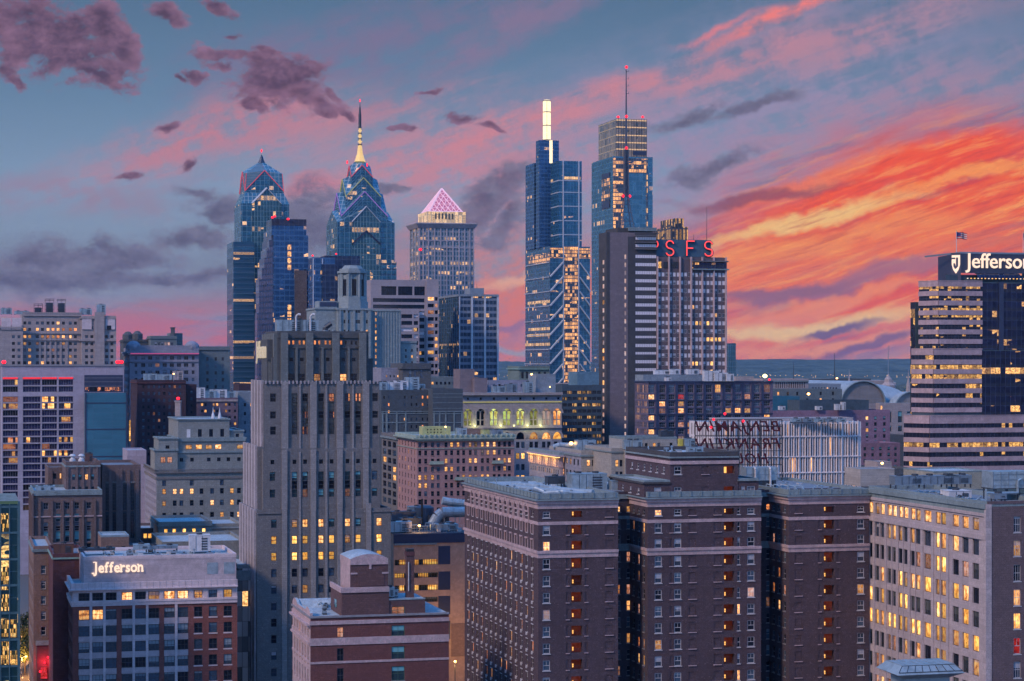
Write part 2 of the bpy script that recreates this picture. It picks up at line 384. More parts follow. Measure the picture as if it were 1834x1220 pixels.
# ------------------------------------------------------------------ street grid and facades
TF, TL = math.radians(13), math.radians(16.4)
EX = Vector((math.cos(TF), math.sin(TF), 0)); EY = Vector((-math.sin(TL), math.cos(TL), 0))
def PX(px, Y): return (px-CX)*Y/F_
def PZ(py, Y): return CZ-(py-CY)*Y/F_
class Rect:
 """footprint: C front-left corner, w along EX, d along EY (away)"""
 def __init__(s, C, w, d): s.C = Vector((C[0], C[1], 0)); s.w, s.d = w, d
 @staticmethod
 def px(x0, x1, Y, d): 
  C = Vector((PX(x0, Y), Y, 0)); r = Rect(C, 1, d); r.w = r.fu(x1); return r
 def fu(s, px, dy=0.0):
  k = (px-CX)/F_; o = s.C + EY*dy; return (k*o.y-o.x)/(EX.x-k*EX.y)
 def lu(s, px):
  k = (px-CX)/F_; return (s.C.x-k*s.C.y)/(-EY.x+k*EY.y)
 def pt(s, u, v, z=0.0): p = s.C+EX*u+EY*v; return Vector((p.x, p.y, z))
 def pts(s, o=0.0): return [s.pt(-o, -o), s.pt(s.w+o, -o), s.pt(s.w+o, s.d+o), s.pt(-o, s.d+o)]
 def sub(s, u0, u1, v0, v1): return Rect(s.pt(u0, v0), u1-u0, v1-v0)
 def Zf(s, py, u=0.0, v=0.0): p = s.pt(u, v); return PZ(py, p.y)
def even(L, n, w, m0=1.0, m1=None):
 m1 = m0 if m1 is None else m1; p = (L-m0-m1)/n
 return [(m0+p*(i+.5)-w/2, m0+p*(i+.5)+w/2) for i in range(n)]
def rows(ztop, pitch, h, n=99, zmin=-1e9):
 """ztop is the head of the topmost row"""
 o = []
 for i in range(n):
  z = ztop-pitch*i
  if z-h < max(zmin, .5): break
  o.append((z-h, z))
 return o
WCACHE = {}
def window_mesh(style, w, h, frame, glass):
 key = (style, round(w, 2), round(h, 2), frame, glass)
 if key in WCACHE: return WCACHE[key]
 m = MB(); put_window(m, Vector((0, 0, 0)), Vector((1, 0, 0)), w, h, style, frame, glass)
 WCACHE[key] = m.mesh('window'); return WCACHE[key]
WR = random.Random(3)
def put_window(m, o, ax, w, h, style, frame, glass, rnd=False):
 """o bottom centre, ax along the wall; outward is ax rotated -90 degrees"""
 nrm = Vector((ax.y, -ax.x, 0)); Z = Vector((0, 0, 1))
 def q(x0, x1, z0, z1, dep, mat, uv=None):
  m.poly([o+ax*x0+Z*z0+nrm*dep, o+ax*x1+Z*z0+nrm*dep, o+ax*x1+Z*z1+nrm*dep, o+ax*x0+Z*z1+nrm*dep], mat, uv)
 a, c = (WR.randrange(60), WR.randrange(60)) if rnd else (0, 0)
 q(-w/2, w/2, 0, h, 0, glass, [(a+.002, c+.002), (a+.998, c+.002), (a+.998, c+.998), (a+.002, c+.998)])
 def bar(x0, x1, z0, z1, dep=.07):
  q(x0, x1, z0, z1, dep, frame)
 if style == 'none': return
 f = min(.13, w*.09) if style != 'sash' else .14
 if style == 'thin': f = .06
 bar(-w/2, -w/2+f, 0, h); bar(w/2-f, w/2, 0, h); bar(-w/2+f, w/2-f, 0, f); bar(-w/2+f, w/2-f, h-f, h)
 if style == 'sash': bar(-w/2+f, w/2-f, h*.5-.06, h*.5+.06, .06); bar(-.035, .035, h*.5+.06, h-f, .05)
 if style == 'sash2': bar(-w/2+f, w/2-f, h*.5-.07, h*.5+.07, .06)
 if style.startswith('g'):
  nx, ny = int(style[1]), int(style[2])
  for i in range(1, nx): x = -w/2+w*i/nx; bar(x-.04, x+.04, f, h-f, .05)
  for i in range(1, ny): z = h*i/ny; bar(-w/2+f, w/2-f, z-.05, z+.05, .06)
def put_sill(m, o, ax, w, mat, kind='sill', h=0):
 nrm = Vector((ax.y, -ax.x, 0)); a = math.atan2(ax.y, ax.x)
 c = o+nrm*.12; m.box((c.x, c.y, o.z-.16), w+.3, .5, .15, mat, a)
 if kind == 'bracket':
  c = o+nrm*.33; m.box((c.x, c.y, o.z-.62), .46, .4, .45, mat, a)
  if h: c = o+nrm*.3; m.box((c.x, c.y, o.z+h+.02), w+.25, .18, .16, mat, a)

class B:
 """one building: an Empty at its base with parts below"""
 def __init__(s, name, x0, x1, Y, d, label, cat='building', group=None):
  s.R = Rect.px(x0, x1, Y, d); s.Y = Y; s.name = name
  c = s.R.pt(s.R.w/2, s.R.d/2); s.org = Vector((c.x, c.y, 0))
  s.root = link(name, None, loc=s.org); s.root.empty_display_size = 5
  tag(s.root, label, cat, group)
  s.parts = []; s.named = {}; s.win = []; s.rng = random.Random(int(x0*7+Y)); s.maxwin = 100
 def z(s, py, u=0.0, v=0.0): return s.R.Zf(py, u, v)
 def fz(s, py, px): u = s.R.fu(px); return s.R.Zf(py, u)
 def part(s, name, parent=None):
  if name not in s.named: s.named[name] = MB(); s.parts.append((name, s.named[name], parent))
  return s.named[name]
 def add(s, name, parent=None):
  m = MB(); s.parts.append((name, m, parent)); return m
 def wall4(s, R, z0, z1, mat, skip='', part='wall', roof=None):
  m = s.part(part); p = R.pts()
  for i, k in enumerate('FRBL'):
   if k not in skip:
    a, b = p[i], p[(i+1) % 4]
    m.poly([(a.x, a.y, z0), (b.x, b.y, z0), (b.x, b.y, z1), (a.x, a.y, z1)], mat)
  if roof:
   m = s.part('roof'); m.poly([(a.x, a.y, z1) for a in p], roof)
 def line(s, R, face):
  return (R.pt(0, 0), EX, R.w) if face == 'F' else (R.pt(0, R.d), -EY, R.d)
 def facade(s, R, face, z0, z1, cols, rws, mat, rec=.25, style='sash2', frame='frame_dark', pick=None, sill=None, holes=None, part='wall', back=None):
  """wall with real openings. pick(i,j)->pane material, None leaves the wall blank there"""
  o, ax, L = s.line(R, face); nrm = Vector((ax.y, -ax.x, 0)); m = s.part(part); Z = Vector((0, 0, 1))
  cols = sorted([(max(.05, a), min(L-.05, b)) for a, b in cols if a > 0 and b < L]); rws = sorted([r for r in rws if r[0] > z0+.02 and r[1] < z1-.02])
  us = [0.0]+[x for c in cols for x in c]+[L]; zs = [z0]+[x for c in rws for x in c]+[z1]
  P_ = lambda u, z, dpt=0.0: o+ax*u+Z*z-nrm*dpt
  for j in range(len(zs)-1):
   if zs[j+1]-zs[j] < 1e-4: continue
   run = None
   for i in range(len(us)-1):
    iswin = (i % 2 == 1) and (j % 2 == 1); g = None
    if iswin:
     g = pick(i//2, len(rws)-1-j//2) if pick else s.choose()
     if g is None: iswin = False
    if not iswin:
     if run is None: run = us[i]
    if iswin or i == len(us)-2:
     e = us[i] if iswin else us[i+1]
     if run is not None and e-run > 1e-4: m.poly([P_(run, zs[j]), P_(e, zs[j]), P_(e, zs[j+1]), P_(run, zs[j+1])], mat)
     run = None
    if iswin:
     a, b, c, d = us[i], us[i+1], zs[j], zs[j+1]; r = rec
     st, fr, sl = style, frame, sill
     if isinstance(g, tuple): g, st, fr, sl, r = (g+(None,)*5)[:5]; st = st or style; fr = fr or frame; r = r or rec; sl = sl if sl is not None else sill
     rev = back or mat
     m.poly([P_(a, c), P_(a, c, r), P_(a, d, r), P_(a, d)][::-1], rev); m.poly([P_(b, c), P_(b, d), P_(b, d, r), P_(b, c, r)][::-1], rev)
     m.poly([P_(a, c), P_(b, c), P_(b, c, r), P_(a, c, r)], rev); m.poly([P_(a, d), P_(a, d, r), P_(b, d, r), P_(b, d)], rev)
     s.win.append((P_((a+b)/2, c, r-.02), ax, b-a, d-c, st, fr, g, sl))
 def lot(s, R, face, z0, z1, cols, rws, mat, mix, **k):
  s.facade(R, face, z0, z1, cols, rws, mat, pick=lambda i, j: s.choose(mix), **k)
 def choose(s, p=None):
  p = p or s.mix; x = s.rng.random()*sum(w for _, w in p)
  for n, w in p:
   x -= w
   if x <= 0: return n
  return p[-1][0]
 mix = [('pane_dark', 5), ('pane_blue', 3), ('lit_warm', 1)]
 def slab(s, R, o, z0, z1, mat, name='cornice', top=None):
  p = R.pts(o); s.part(name).prism([(q.x, q.y) for q in p], z0, z1, mat, top)
 def band(s, R, o, z0, z1, mat, name='band', t=.3, faces='FL'):
  """belt on the front and left walls only, standing o proud of them"""
  m = s.part(name)
  a, b, c, d = R.pt(-o, -o), R.pt(R.w+(o if 'R' in faces else 0), -o), R.pt(R.w+(o if 'R' in faces else 0), t), R.pt(t, t)
  e, f = R.pt(-o, R.d), R.pt(t, R.d)
  if 'F' in faces and 'L' in faces: pts = [a, b, c, d, f, e]
  elif 'F' in faces: pts = [R.pt(0, -o), b, c, R.pt(0, t)]
  else: pts = [R.pt(-o, 0), R.pt(t, 0), f, e]
  m.prism([(p.x, p.y) for p in pts], z0, z1, mat)
 def parapet(s, R, z, h, mat, th=.45, roof='roof_pale', o=0.0, name='parapet'):
  m = s.part(name); p, q = R.pts(o), R.pts(-th)
  for i in range(4):
   j = (i+1) % 4
   m.poly([p[i]+Vector((0, 0, z)), p[j]+Vector((0, 0, z)), p[j]+Vector((0, 0, z+h)), p[i]+Vector((0, 0, z+h))], mat)
   m.poly([q[j]+Vector((0, 0, z)), q[i]+Vector((0, 0, z)), q[i]+Vector((0, 0, z+h)), q[j]+Vector((0, 0, z+h))], mat)
   m.poly([p[i]+Vector((0, 0, z+h)), p[j]+Vector((0, 0, z+h)), q[j]+Vector((0, 0, z+h)), q[i]+Vector((0, 0, z+h))], mat)
  s.part('roof').poly([Vector((a.x, a.y, z+.02)) for a in q], roof)
 def piers(s, R, face, us, w, dep, z0, z1, mat, name='pier', one=True):
  """projecting piers at positions us along the face"""
  o, ax, L = s.line(R, face); nrm = Vector((ax.y, -ax.x, 0)); a = math.atan2(ax.y, ax.x)
  m = s.part(name)
  for u in us:
   c = o+ax*u+nrm*(dep/2-.01); m.box((c.x, c.y, z0), w, dep+.02, z1-z0, mat, a)
 def bands(s, R, face, zs, h, dep, mat, u0=0.0, u1=None, name='band'):
  o, ax, L = s.line(R, face); nrm = Vector((ax.y, -ax.x, 0)); a = math.atan2(ax.y, ax.x); u1 = L if u1 is None else u1
  m = s.part(name)
  for z in zs:
   c = o+ax*((u0+u1)/2)+nrm*(dep/2-.01); m.box((c.x, c.y, z), u1-u0, dep+.02, h, mat, a)
 def panel(s, R, face, u0, u1, z0, z1, dep, mat, name='panel', th=None, one=False):
  o, ax, L = s.line(R, face); nrm = Vector((ax.y, -ax.x, 0)); a = math.atan2(ax.y, ax.x)
  c = o+ax*((u0+u1)/2)+nrm*(dep/2-.01); m = s.add(name) if one else s.part(name); m.box((c.x, c.y, z0), u1-u0, dep+.02, z1-z0, mat, a); return m
 def done(s):
  objs = {}
  for name, m, parent in s.parts:
   if not m.f: continue
   o = link(name, m.mesh(name, s.org), objs.get(parent, s.root)); objs.setdefault(name, o)
  if s.win:
   def size(w):
    o, ax = w[0], w[1]; n = Vector((ax.y, -ax.x, 0)); d = Vector((0, 0, CZ))-o; D = d.length
    py = CY+(CZ-o.z)*F_/o.y; px = CX+o.x*F_/o.y
    return w[2]*w[3]/D**2*max(.02, n.dot(d)/D)*(1 if (py < 1225 and -10 < px < 1844) else .05)
   ws = sorted(s.win, key=size, reverse=True) if len(s.win) > s.maxwin else s.win
   for o, ax, w, h, st, fr, g, sl in ws[:s.maxwin]:
    a = math.atan2(ax.y, ax.x)
    ob = link('window', window_mesh(st, w, h, fr, g), s.root, o-s.org, a)
    if sl:
     k = ('sill', round(w, 2), sl, round(h, 2))
     if k not in WCACHE: m = MB(); put_sill(m, Vector((0, 0, 0)), Vector((1, 0, 0)), w, sl[0], sl[1], h); WCACHE[k] = m.mesh('sill')
     link('sill', WCACHE[k], ob)
   rest = ws[s.maxwin:]
   if rest:
    m = MB()
    for o, ax, w, h, st, fr, g, sl in rest:
     put_window(m, o, ax, w, h, st, fr, g, True)
     if sl: put_sill(m, o, ax, w, sl[0], sl[1], h)
    link('window_rows', m.mesh('window_rows', s.org), s.root)['kind'] = 'stuff'
  return s.root
# ------------------------------------------------------------------ the palette
masonry('brick_brown', (.122, .088, .108), (.085, .064, .085), bw=.9, bh=.35, joint=.06, streak=.6, grain=1.8, var=.8)
masonry('brick_court', (.095, .075, .10), bw=.9, bh=.35, joint=.06)
masonry('stone_pink', (.46, .34, .37), streak=.5)
masonry('stone_teal', (.20, .26, .29), streak=.6)
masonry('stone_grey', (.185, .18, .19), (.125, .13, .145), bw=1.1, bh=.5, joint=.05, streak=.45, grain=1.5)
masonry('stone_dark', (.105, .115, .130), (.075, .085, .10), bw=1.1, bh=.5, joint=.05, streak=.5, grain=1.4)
masonry('stone_rib', (.40, .36, .40), streak=.5)
masonry('cream', (.44, .37, .385), (.36, .31, .35), bw=3, bh=1.2, joint=.05, streak=.35)
masonry('brick_purple', (.235, .175, .235), bw=1.2, bh=.6, joint=.06, var=.5)
masonry('brick_red', (.20, .085, .085), (.145, .065, .072), bw=1.0, bh=.42, joint=.06, var=.6, grain=1.3)
masonry('brick_maroon', (.15, .07, .085), bw=1.0, bh=.42, joint=.06)
masonry('brick_tan', (.30, .20, .175), (.22, .155, .15), bw=1.0, bh=.45, joint=.06, grain=1.3)
masonry('brick_umber', (.185, .135, .15), (.13, .10, .12), bw=1.0, bh=.45, joint=.06, grain=1.3)
masonry('precast', (.64, .53, .57), streak=.18, var=.2, bw=6, bh=2.2, joint=.07, grain=.5)
masonry('metal_panel', (.50, .42, .46), bw=4.5, bh=1.0, joint=.06, streak=.2, grain=.4, rough=.5)
masonry('teal_stone', (.25, .265, .265), (.17, .195, .205), bw=1.6, bh=.7, joint=.06, streak=.5, grain=1.2)
masonry('pink_brick', (.44, .27, .275), (.36, .22, .245), bw=1.2, bh=.5, joint=.05, grain=1.0)
masonry('classic', (.40, .34, .345), (.27, .25, .29), bw=2.5, bh=1.2, joint=.08, streak=.6, grain=1.3)
masonry('classic_blue', (.27, .275, .35), (.20, .21, .28), bw=2.5, bh=1.2, joint=.08, streak=.6)
masonry('concrete', (.36, .31, .34), (.29, .26, .30), bw=8, bh=3.8, joint=.09, streak=.3, grain=.6)
masonry('concrete_blue', (.22, .27, .33), streak=.4)
masonry('dark_brick', (.085, .055, .075), bw=1.2, bh=.5, joint=.06)
masonry('slate', (.075, .075, .085), (.055, .055, .068), bw=2.4, bh=1.6, joint=.05, streak=.3, grain=.7)
masonry('slab_stone', (.19, .155, .175), (.16, .135, .155), bw=2.0, bh=1.4, joint=.04, streak=.3, grain=.5)
masonry('tan_wall', (.40, .27, .22), streak=.3, var=.3, grain=.6)
masonry('purple_wall', (.26, .17, .25), streak=.3)
masonry('roof_pale', (.36, .44, .50), (.24, .31, .37), var=.9, streak=.1, grain=1.2)
masonry('roof_grey', (.20, .24, .29), (.13, .16, .20), var=.9, streak=.1)
masonry('roof_dark', (.08, .095, .12), var=.8, streak=.1)
plain('frame_dark', (.05, .055, .07), .5); plain('frame_white', (.62, .60, .64), .6, var=.3); plain('frame_grey', (.28, .28, .32), .5)
plain('steel', (.30, .36, .42), .45, .6); plain('steel_dark', (.07, .085, .11), .5, .4); plain('galv', (.42, .52, .58), .4, .5, var=.4)
plain('duct', (.38, .47, .55), .45, .3, var=.4); plain('white_paint', (.66, .66, .70), .5, var=.3); plain('navy', (.035, .05, .11), .35)
plain('copper', (.24, .40, .38), .6); plain('rust', (.14, .07, .06), .8); plain('black', (.02, .02, .025), .5)
plain('yellow_paint', (.62, .55, .10), .5); plain('olive_wall', (.42, .42, .20), .7)
pane('pane_dark', (.012, .018, .034), spec=.5); pane('pane_black', (.008, .010, .02), spec=.3)
pane('pane_blue', (.07, .12, .19), blind=(.16, .24, .32)); pane('pane_teal', (.03, .06, .08), blind=(.17, .44, .50), bl=.8)
pane('pane_pale', (.05, .07, .11), blind=(.42, .44, .52), bl=.6)
pane('lit_warm', (.1, .07, .04), (1, .60, .20), 1.25); pane('lit_yellow', (.1, .08, .03), (1, .66, .16), 1.6, detail=.75)
pane('lit_orange', (.1, .05, .03), (1, .42, .12), 1.0); pane('lit_dim', (.05, .05, .06), (1, .55, .3), .45)
pane('lit_blind', (.1, .07, .04), (1, .62, .22), 1.3, blind=(.5, .42, .4), bl=.45); pane('lit_pale', (.3, .28, .3), (1, .72, .55), .5, detail=.3)
pane('lit_green', (.05, .07, .04), (.62, .85, .22), .9); pane('lit_red', (.08, .01, .01), (1, .06, .06), .5)
pane('door_dark', (.14, .045, .03), (.8, .16, .05), .075, detail=.6, spec=.1, rough=.8)  # landing back: the lamplight on it is put in as faint emission
glow('lamp_warm', (1, .5, .12), 1.5); glow('lamp_street', (1, .50, .14), 9); glow('beacon', (1, .012, .03), 2.6); glow('neon', (1, .03, .05), .9)
glow('neon_pink', (1, .03, .14), 1.4); glow('sign_white', (1, .74, .56), 1.15); glow('neon_violet', (.42, .22, .75), .55); glow('neon_yellow', (.5, .5, .2), .5)
glow('spire_gold', (1, .66, .26), .85); glow('mast_white', (1, .80, .48), 1.5)
pane('pane_glz', (.06, .09, .13), blind=(.30, .37, .44), bl=.85)
pane('pane_shade', (.05, .06, .07), blind=(.10, .11, .11), bl=.9)
glow('sign_soft', (.9, .74, .55), .55); plain('frame_green', (.06, .14, .10), .5)
masonry('tan_screen', (.40, .37, .36), bw=9, bh=.55, joint=.07, grain=.3, streak=.1); masonry('olive_wall2', (.36, .35, .30), bw=2, bh=2, joint=.05, streak=.3)
plain('vent_metal', (.36, .43, .47), .45, .3, var=.4)
masonry('crown_pier', (.17, .19, .20), (.11, .13, .145), bw=1.1, bh=.5, joint=.05, streak=.5, grain=1.3)
masonry('brick_stair', (.165, .095, .10), (.12, .075, .085), bw=1.0, bh=.42, joint=.06, var=.5, grain=1.3)
masonry('pier_lt', (.29, .275, .285), (.20, .20, .215), bw=1.1, bh=.5, joint=.05, streak=.4, grain=1.2)
masonry('brick_hosp', (.30, .115, .105), (.22, .085, .08), bw=1.0, bh=.42, joint=.06, var=.5, grain=1.2)
plain('steel_navy', (.03, .06, .12), .45, .2)
pane('lit_strip', (.06, .07, .06), (1, .66, .15), 1.0, blind=(.16, .22, .30), bl=.5, cells=9)
curtain('glass_infill', (.05, .09, .13), 1.5, 3.9, (.05, .06, .08), .12, .0, None, .05, metal=.5, vary=.9, pale=.55)
pane('lit_loft', (.08, .08, .04), (1, .70, .18), 1.0, detail=1.0, cells=5); plain('steel_teal', (.10, .20, .24), .4, .4); plain('grass_roof', (.08, .13, .03), .9)
curtain('glass_left', (.05, .16, .20), 1.8, 6.0, (.12, .2, .24), .08, .05, None, .10, lit=(1, .75, .25), metal=.7, vary=.6)
masonry('brick_tan2', (.21, .155, .155), (.165, .125, .14), bw=.9, bh=.4, joint=.06, streak=.4, grain=1.5)
pane('pane_tall', (.03, .04, .06), blind=(.05, .07, .10), bl=.5)
masonry('precast_v', (.36, .33, .42), streak=.12, var=.2, bw=9, bh=2.9, joint=.1, grain=.4)
pane('pane_night', (.03, .03, .10), spec=.4); pane('lit_flat', (.05, .04, .08), (1, .62, .14), 1.3, detail=1, cells=5); pane('lit_party', (.04, .03, .06), (1, .44, .14), .7, cells=6)
curtain('glass_panel', (.07, .28, .42), 8, 1.9, (.06, .16, .26), .12, .0, None, 0, metal=.35, rough=.4, vary=.25, tilt=.01)
glow('neon_line', (.8, .12, .35), .55)
masonry('stone_teal2', (.16, .20, .22), (.12, .15, .18), bw=1.6, bh=.7, joint=.06, streak=.4)
glow('lamp_green', (.9, .9, .3), 4); glow('gold_lit', (.62, .55, .22), .5)
masonry('copper_stone', (.16, .22, .22), streak=.5)
masonry('teal_brick', (.10, .125, .155), (.075, .095, .12), bw=1.1, bh=.5, joint=.05, grain=1.2, streak=.4)
masonry('olive_wall3', (.42, .44, .20), streak=.3); masonry('copper_pale', (.30, .38, .34), streak=.5)
glow('lamp_gold', (1, .62, .2), 2.2)
masonry('cream_b', (.35, .33, .31), (.27, .27, .28), bw=1.4, bh=.6, joint=.05, streak=.4)
masonry('navy_stone', (.06, .09, .12), streak=.3, grain=.6)
pane('strip_dark', (.02, .03, .05)); pane('strip_lit', (.05, .06, .04), (1, .66, .18), .8, blind=(.10, .16, .08), bl=.4, cells=16)
masonry('concrete_blue2', (.12, .22, .30), bw=5, bh=4, joint=.06, streak=.2, grain=.5)
masonry('white_fin', (.66, .58, .60), streak=.12, var=.2, grain=.3)
glow('lamp_yg', (1, .85, .25), 8); masonry('purple_dk', (.13, .11, .17), streak=.2, grain=.5)
curtain('shed_glass', (.36, .33, .33), 2.6, 2.6, (.22, .24, .28), .18, .0, None, 0, metal=.1, rough=.6, vary=.25); masonry('shed_roof', (.30, .38, .45), bw=6, bh=40, joint=.2, streak=.1, grain=.3)
plain('flag_red', (.55, .06, .06), .8); plain('flag_white', (.7, .62, .6), .8); plain('flag_blue', (.04, .05, .2), .8)
masonry('pink_granite', (.43, .32, .36), bw=1.5, bh=3, joint=.05, streak=.25, grain=.6); plain('sign_box', (.05, .06, .11), .5)
curtain('ribbon', (.03, .04, .08), 1.6, 3.856, (.06, .06, .09), .15, .0, None, .10, .26, lit=(1, .60, .16), ls=1.1, metal=.4, vary=.5)
curtain('dark_curtain', (.03, .04, .11), 2.2, 3.86, (.05, .07, .16), .12, .35, (.02, .025, .05), .13, .10, lit=(1, .6, .2), ls=1.3, metal=.6, vary=.6, off=1.2)
glow('neon_tube', (1, .07, .07), 1.5); plain('mast_grey', (.10, .12, .17), .5, .3); plain('sign_blue', (.06, .13, .20), .6); pane('pane_lamp', (.3, .3, .33), (1, .82, .72), .42, rough=.4, detail=.3); pane('pane_curt', (.10, .11, .15), blind=(.88, .82, .88), bl=1.6); pane('ribbon_pale', (.14, .15, .2), blind=(.80, .74, .80), bl=1.6)
masonry('slab_brown', (.15, .12, .14), bw=1.4, bh=.6, joint=.05, streak=.3); masonry('pier_pink', (.50, .38, .40), streak=.4, grain=.7)
curtain('gold_slots', (.05, .06, .09), 2.6, 30, (.06, .06, .08), 1.2, .0, None, .55, .5, lit=(1, .6, .18), ls=1.0, metal=.2)
curtain('glass_far', (.10, .26, .36), 1.6, 3.6, (.2, .3, .38), .15, .25, None, .03, metal=.6)
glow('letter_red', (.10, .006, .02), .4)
curtain('glass_lib', (.06, .24, .38), 3.6, 4.1, (.14, .30, .40), .34, .28, (.03, .10, .17), .03, .012, ls=1.1, metal=.7, vary=.6)
curtain('glass_lib_b', (.07, .26, .40), 3.6, 4.1, (.14, .26, .34), .3, .45, (.03, .08, .14), .07, .07, ls=1.1, metal=.7, vary=.6)
curtain('glass_bay', (.06, .20, .28), 2.4, 4.1, (.16, .28, .32), .4, .15, (.03, .08, .12), .07, .04, ls=1.1, metal=.6, vary=.5)
curtain('glass_slope', (.13, .34, .46), 3.2, 3.2, (.30, .42, .50), .5, .0, None, .02, metal=.5, vary=.6, rough=.25)
plain('steel_blue', (.12, .26, .36), .4, .4); plain('steel_pale', (.58, .62, .70), .5, .1)
curtain('glass_stripe', (.30, .36, .40), 200, 1.3, (.08, .20, .26), .0, .45, (.08, .18, .24), 0, metal=.3, vary=.2)
curtain('glass_band', (.08, .24, .38), 30, 4.1, (.14, .24, .32), .25, .5, (.05, .12, .20), .10, .05, ls=1.2, metal=.7, vary=.4)
curtain('glass_ritz', (.055, .17, .38), 3.4, 3.9, (.07, .17, .32), .25, .3, (.05, .14, .3), .02, .0, metal=.75, vary=.5)
curtain('glass_dark', (.05, .06, .12), 3.4, 4, (.08, .08, .12), .2, .0, None, 0, metal=.4, vary=.3)
curtain('glass_slat', (.24, .26, .42), 40, 4.0, (.05, .08, .16), .0, .35, (.06, .10, .2), .0, metal=.5, vary=.6)
masonry('rust_wall', (.10, .075, .075), (.16, .13, .13), streak=.6, var=.9, grain=1.5)
curtain('glass_navy', (.04, .07, .16), 3.2, 3.9, (.08, .12, .2), .2, .35, (.03, .05, .1), .04, .0, metal=.6, vary=.5)
curtain('mellon', (.12, .26, .36), 5.0, 4.0, (.30, .33, .40), .9, .35, (.26, .29, .36), .14, .07, ls=1.2, metal=.5, vary=.4, sub=2)
masonry('stone_pale', (.40, .38, .44), streak=.2, grain=.5)
curtain('lantern_wall', (.5, .42, .3), 3.2, 7, (.7, .6, .42), .5, .0, None, 1.0, 1.0, lit=(1, .72, .38), ls=1.0, metal=0, vary=.2, rough=.6)
masonry('grn_stone', (.27, .33, .36), (.20, .25, .29), bw=2.2, bh=1.0, joint=.07, streak=.5, grain=1.1)
curtain('grid_blue', (.05, .10, .18), 2.6, 4.4, (.20, .25, .34), .25, .4, (.20, .24, .32), .05, .03, ls=1.2, metal=.4, vary=.5, pale=.06); curtain('grid_navy', (.03, .06, .13), 2.0, 2.9, (.10, .14, .24), .5, .15, (.06, .1, .18), .04, .0, ls=1, metal=.5, vary=.5)
curtain('lit_floor', (.1, .1, .1), 1.2, 20, (.1, .1, .12), .35, .0, None, 1.0, 1.0, lit=(1, .6, .3), ls=.9, metal=0)
curtain('glass_tech', (.08, .26, .42), 3.2, 4.3, (.10, .28, .42), .22, .2, (.05, .14, .26), .035, .04, lit=(1, .6, .25), ls=1.2, metal=.7, vary=.5)
curtain('glass_tech_up', (.06, .25, .42), 3.2, 4.3, (.08, .24, .38), .25, .25, (.03, .12, .24), .02, .008, lit=(1, .6, .3), ls=1.1, metal=.7, vary=.4)
curtain('glass_tech_lit', (.10, .14, .2), 2.4, 3.6, (.12, .16, .22), .3, .22, (.06, .09, .14), .5, .35, lit=(1, .52, .16), ls=1.5, metal=.3, vary=.5)
curtain('glass_tech_lit2', (.2, .2, .2), 2.4, 30, (.15, .2, .25), .2, .0, None, 1, 1, lit=(1, .66, .28), ls=1.2, metal=.2, vary=.3)
curtain('glass_cc', (.12, .34, .50), 3.0, 4.2, (.10, .26, .38), .22, .14, (.08, .24, .38), .02, .012, ls=1.0, metal=.75, vary=.35, tilt=.02); curtain('glass_cc_dim', (.1, .14, .2), 2.4, 6, (.12, .16, .22), .3, .3, (.1, .14, .2), .6, .4, ls=1.0, metal=.3)
curtain('crown_glow', (.20, .22, .24), 2.2, 6.5, (.22, .24, .26), .3, .0, None, .85, .8, lit=(.62, .48, .34), ls=.28, metal=.3, vary=.3)
glow('crown_strip', (1, .62, .34), .75); glow('crown_strip_dim', (.9, .68, .5), .3)
glow('lamp_far', (1, .55, .2), 2.2)
plain('asphalt', (.05, .05, .055), .9); plain('pavement', (.12, .12, .125), .9); plain('bark', (.06, .045, .035), .9); plain('leaf', (.05, .075, .025), .8)
glow('neon_soft', (.85, .10, .16), .55)
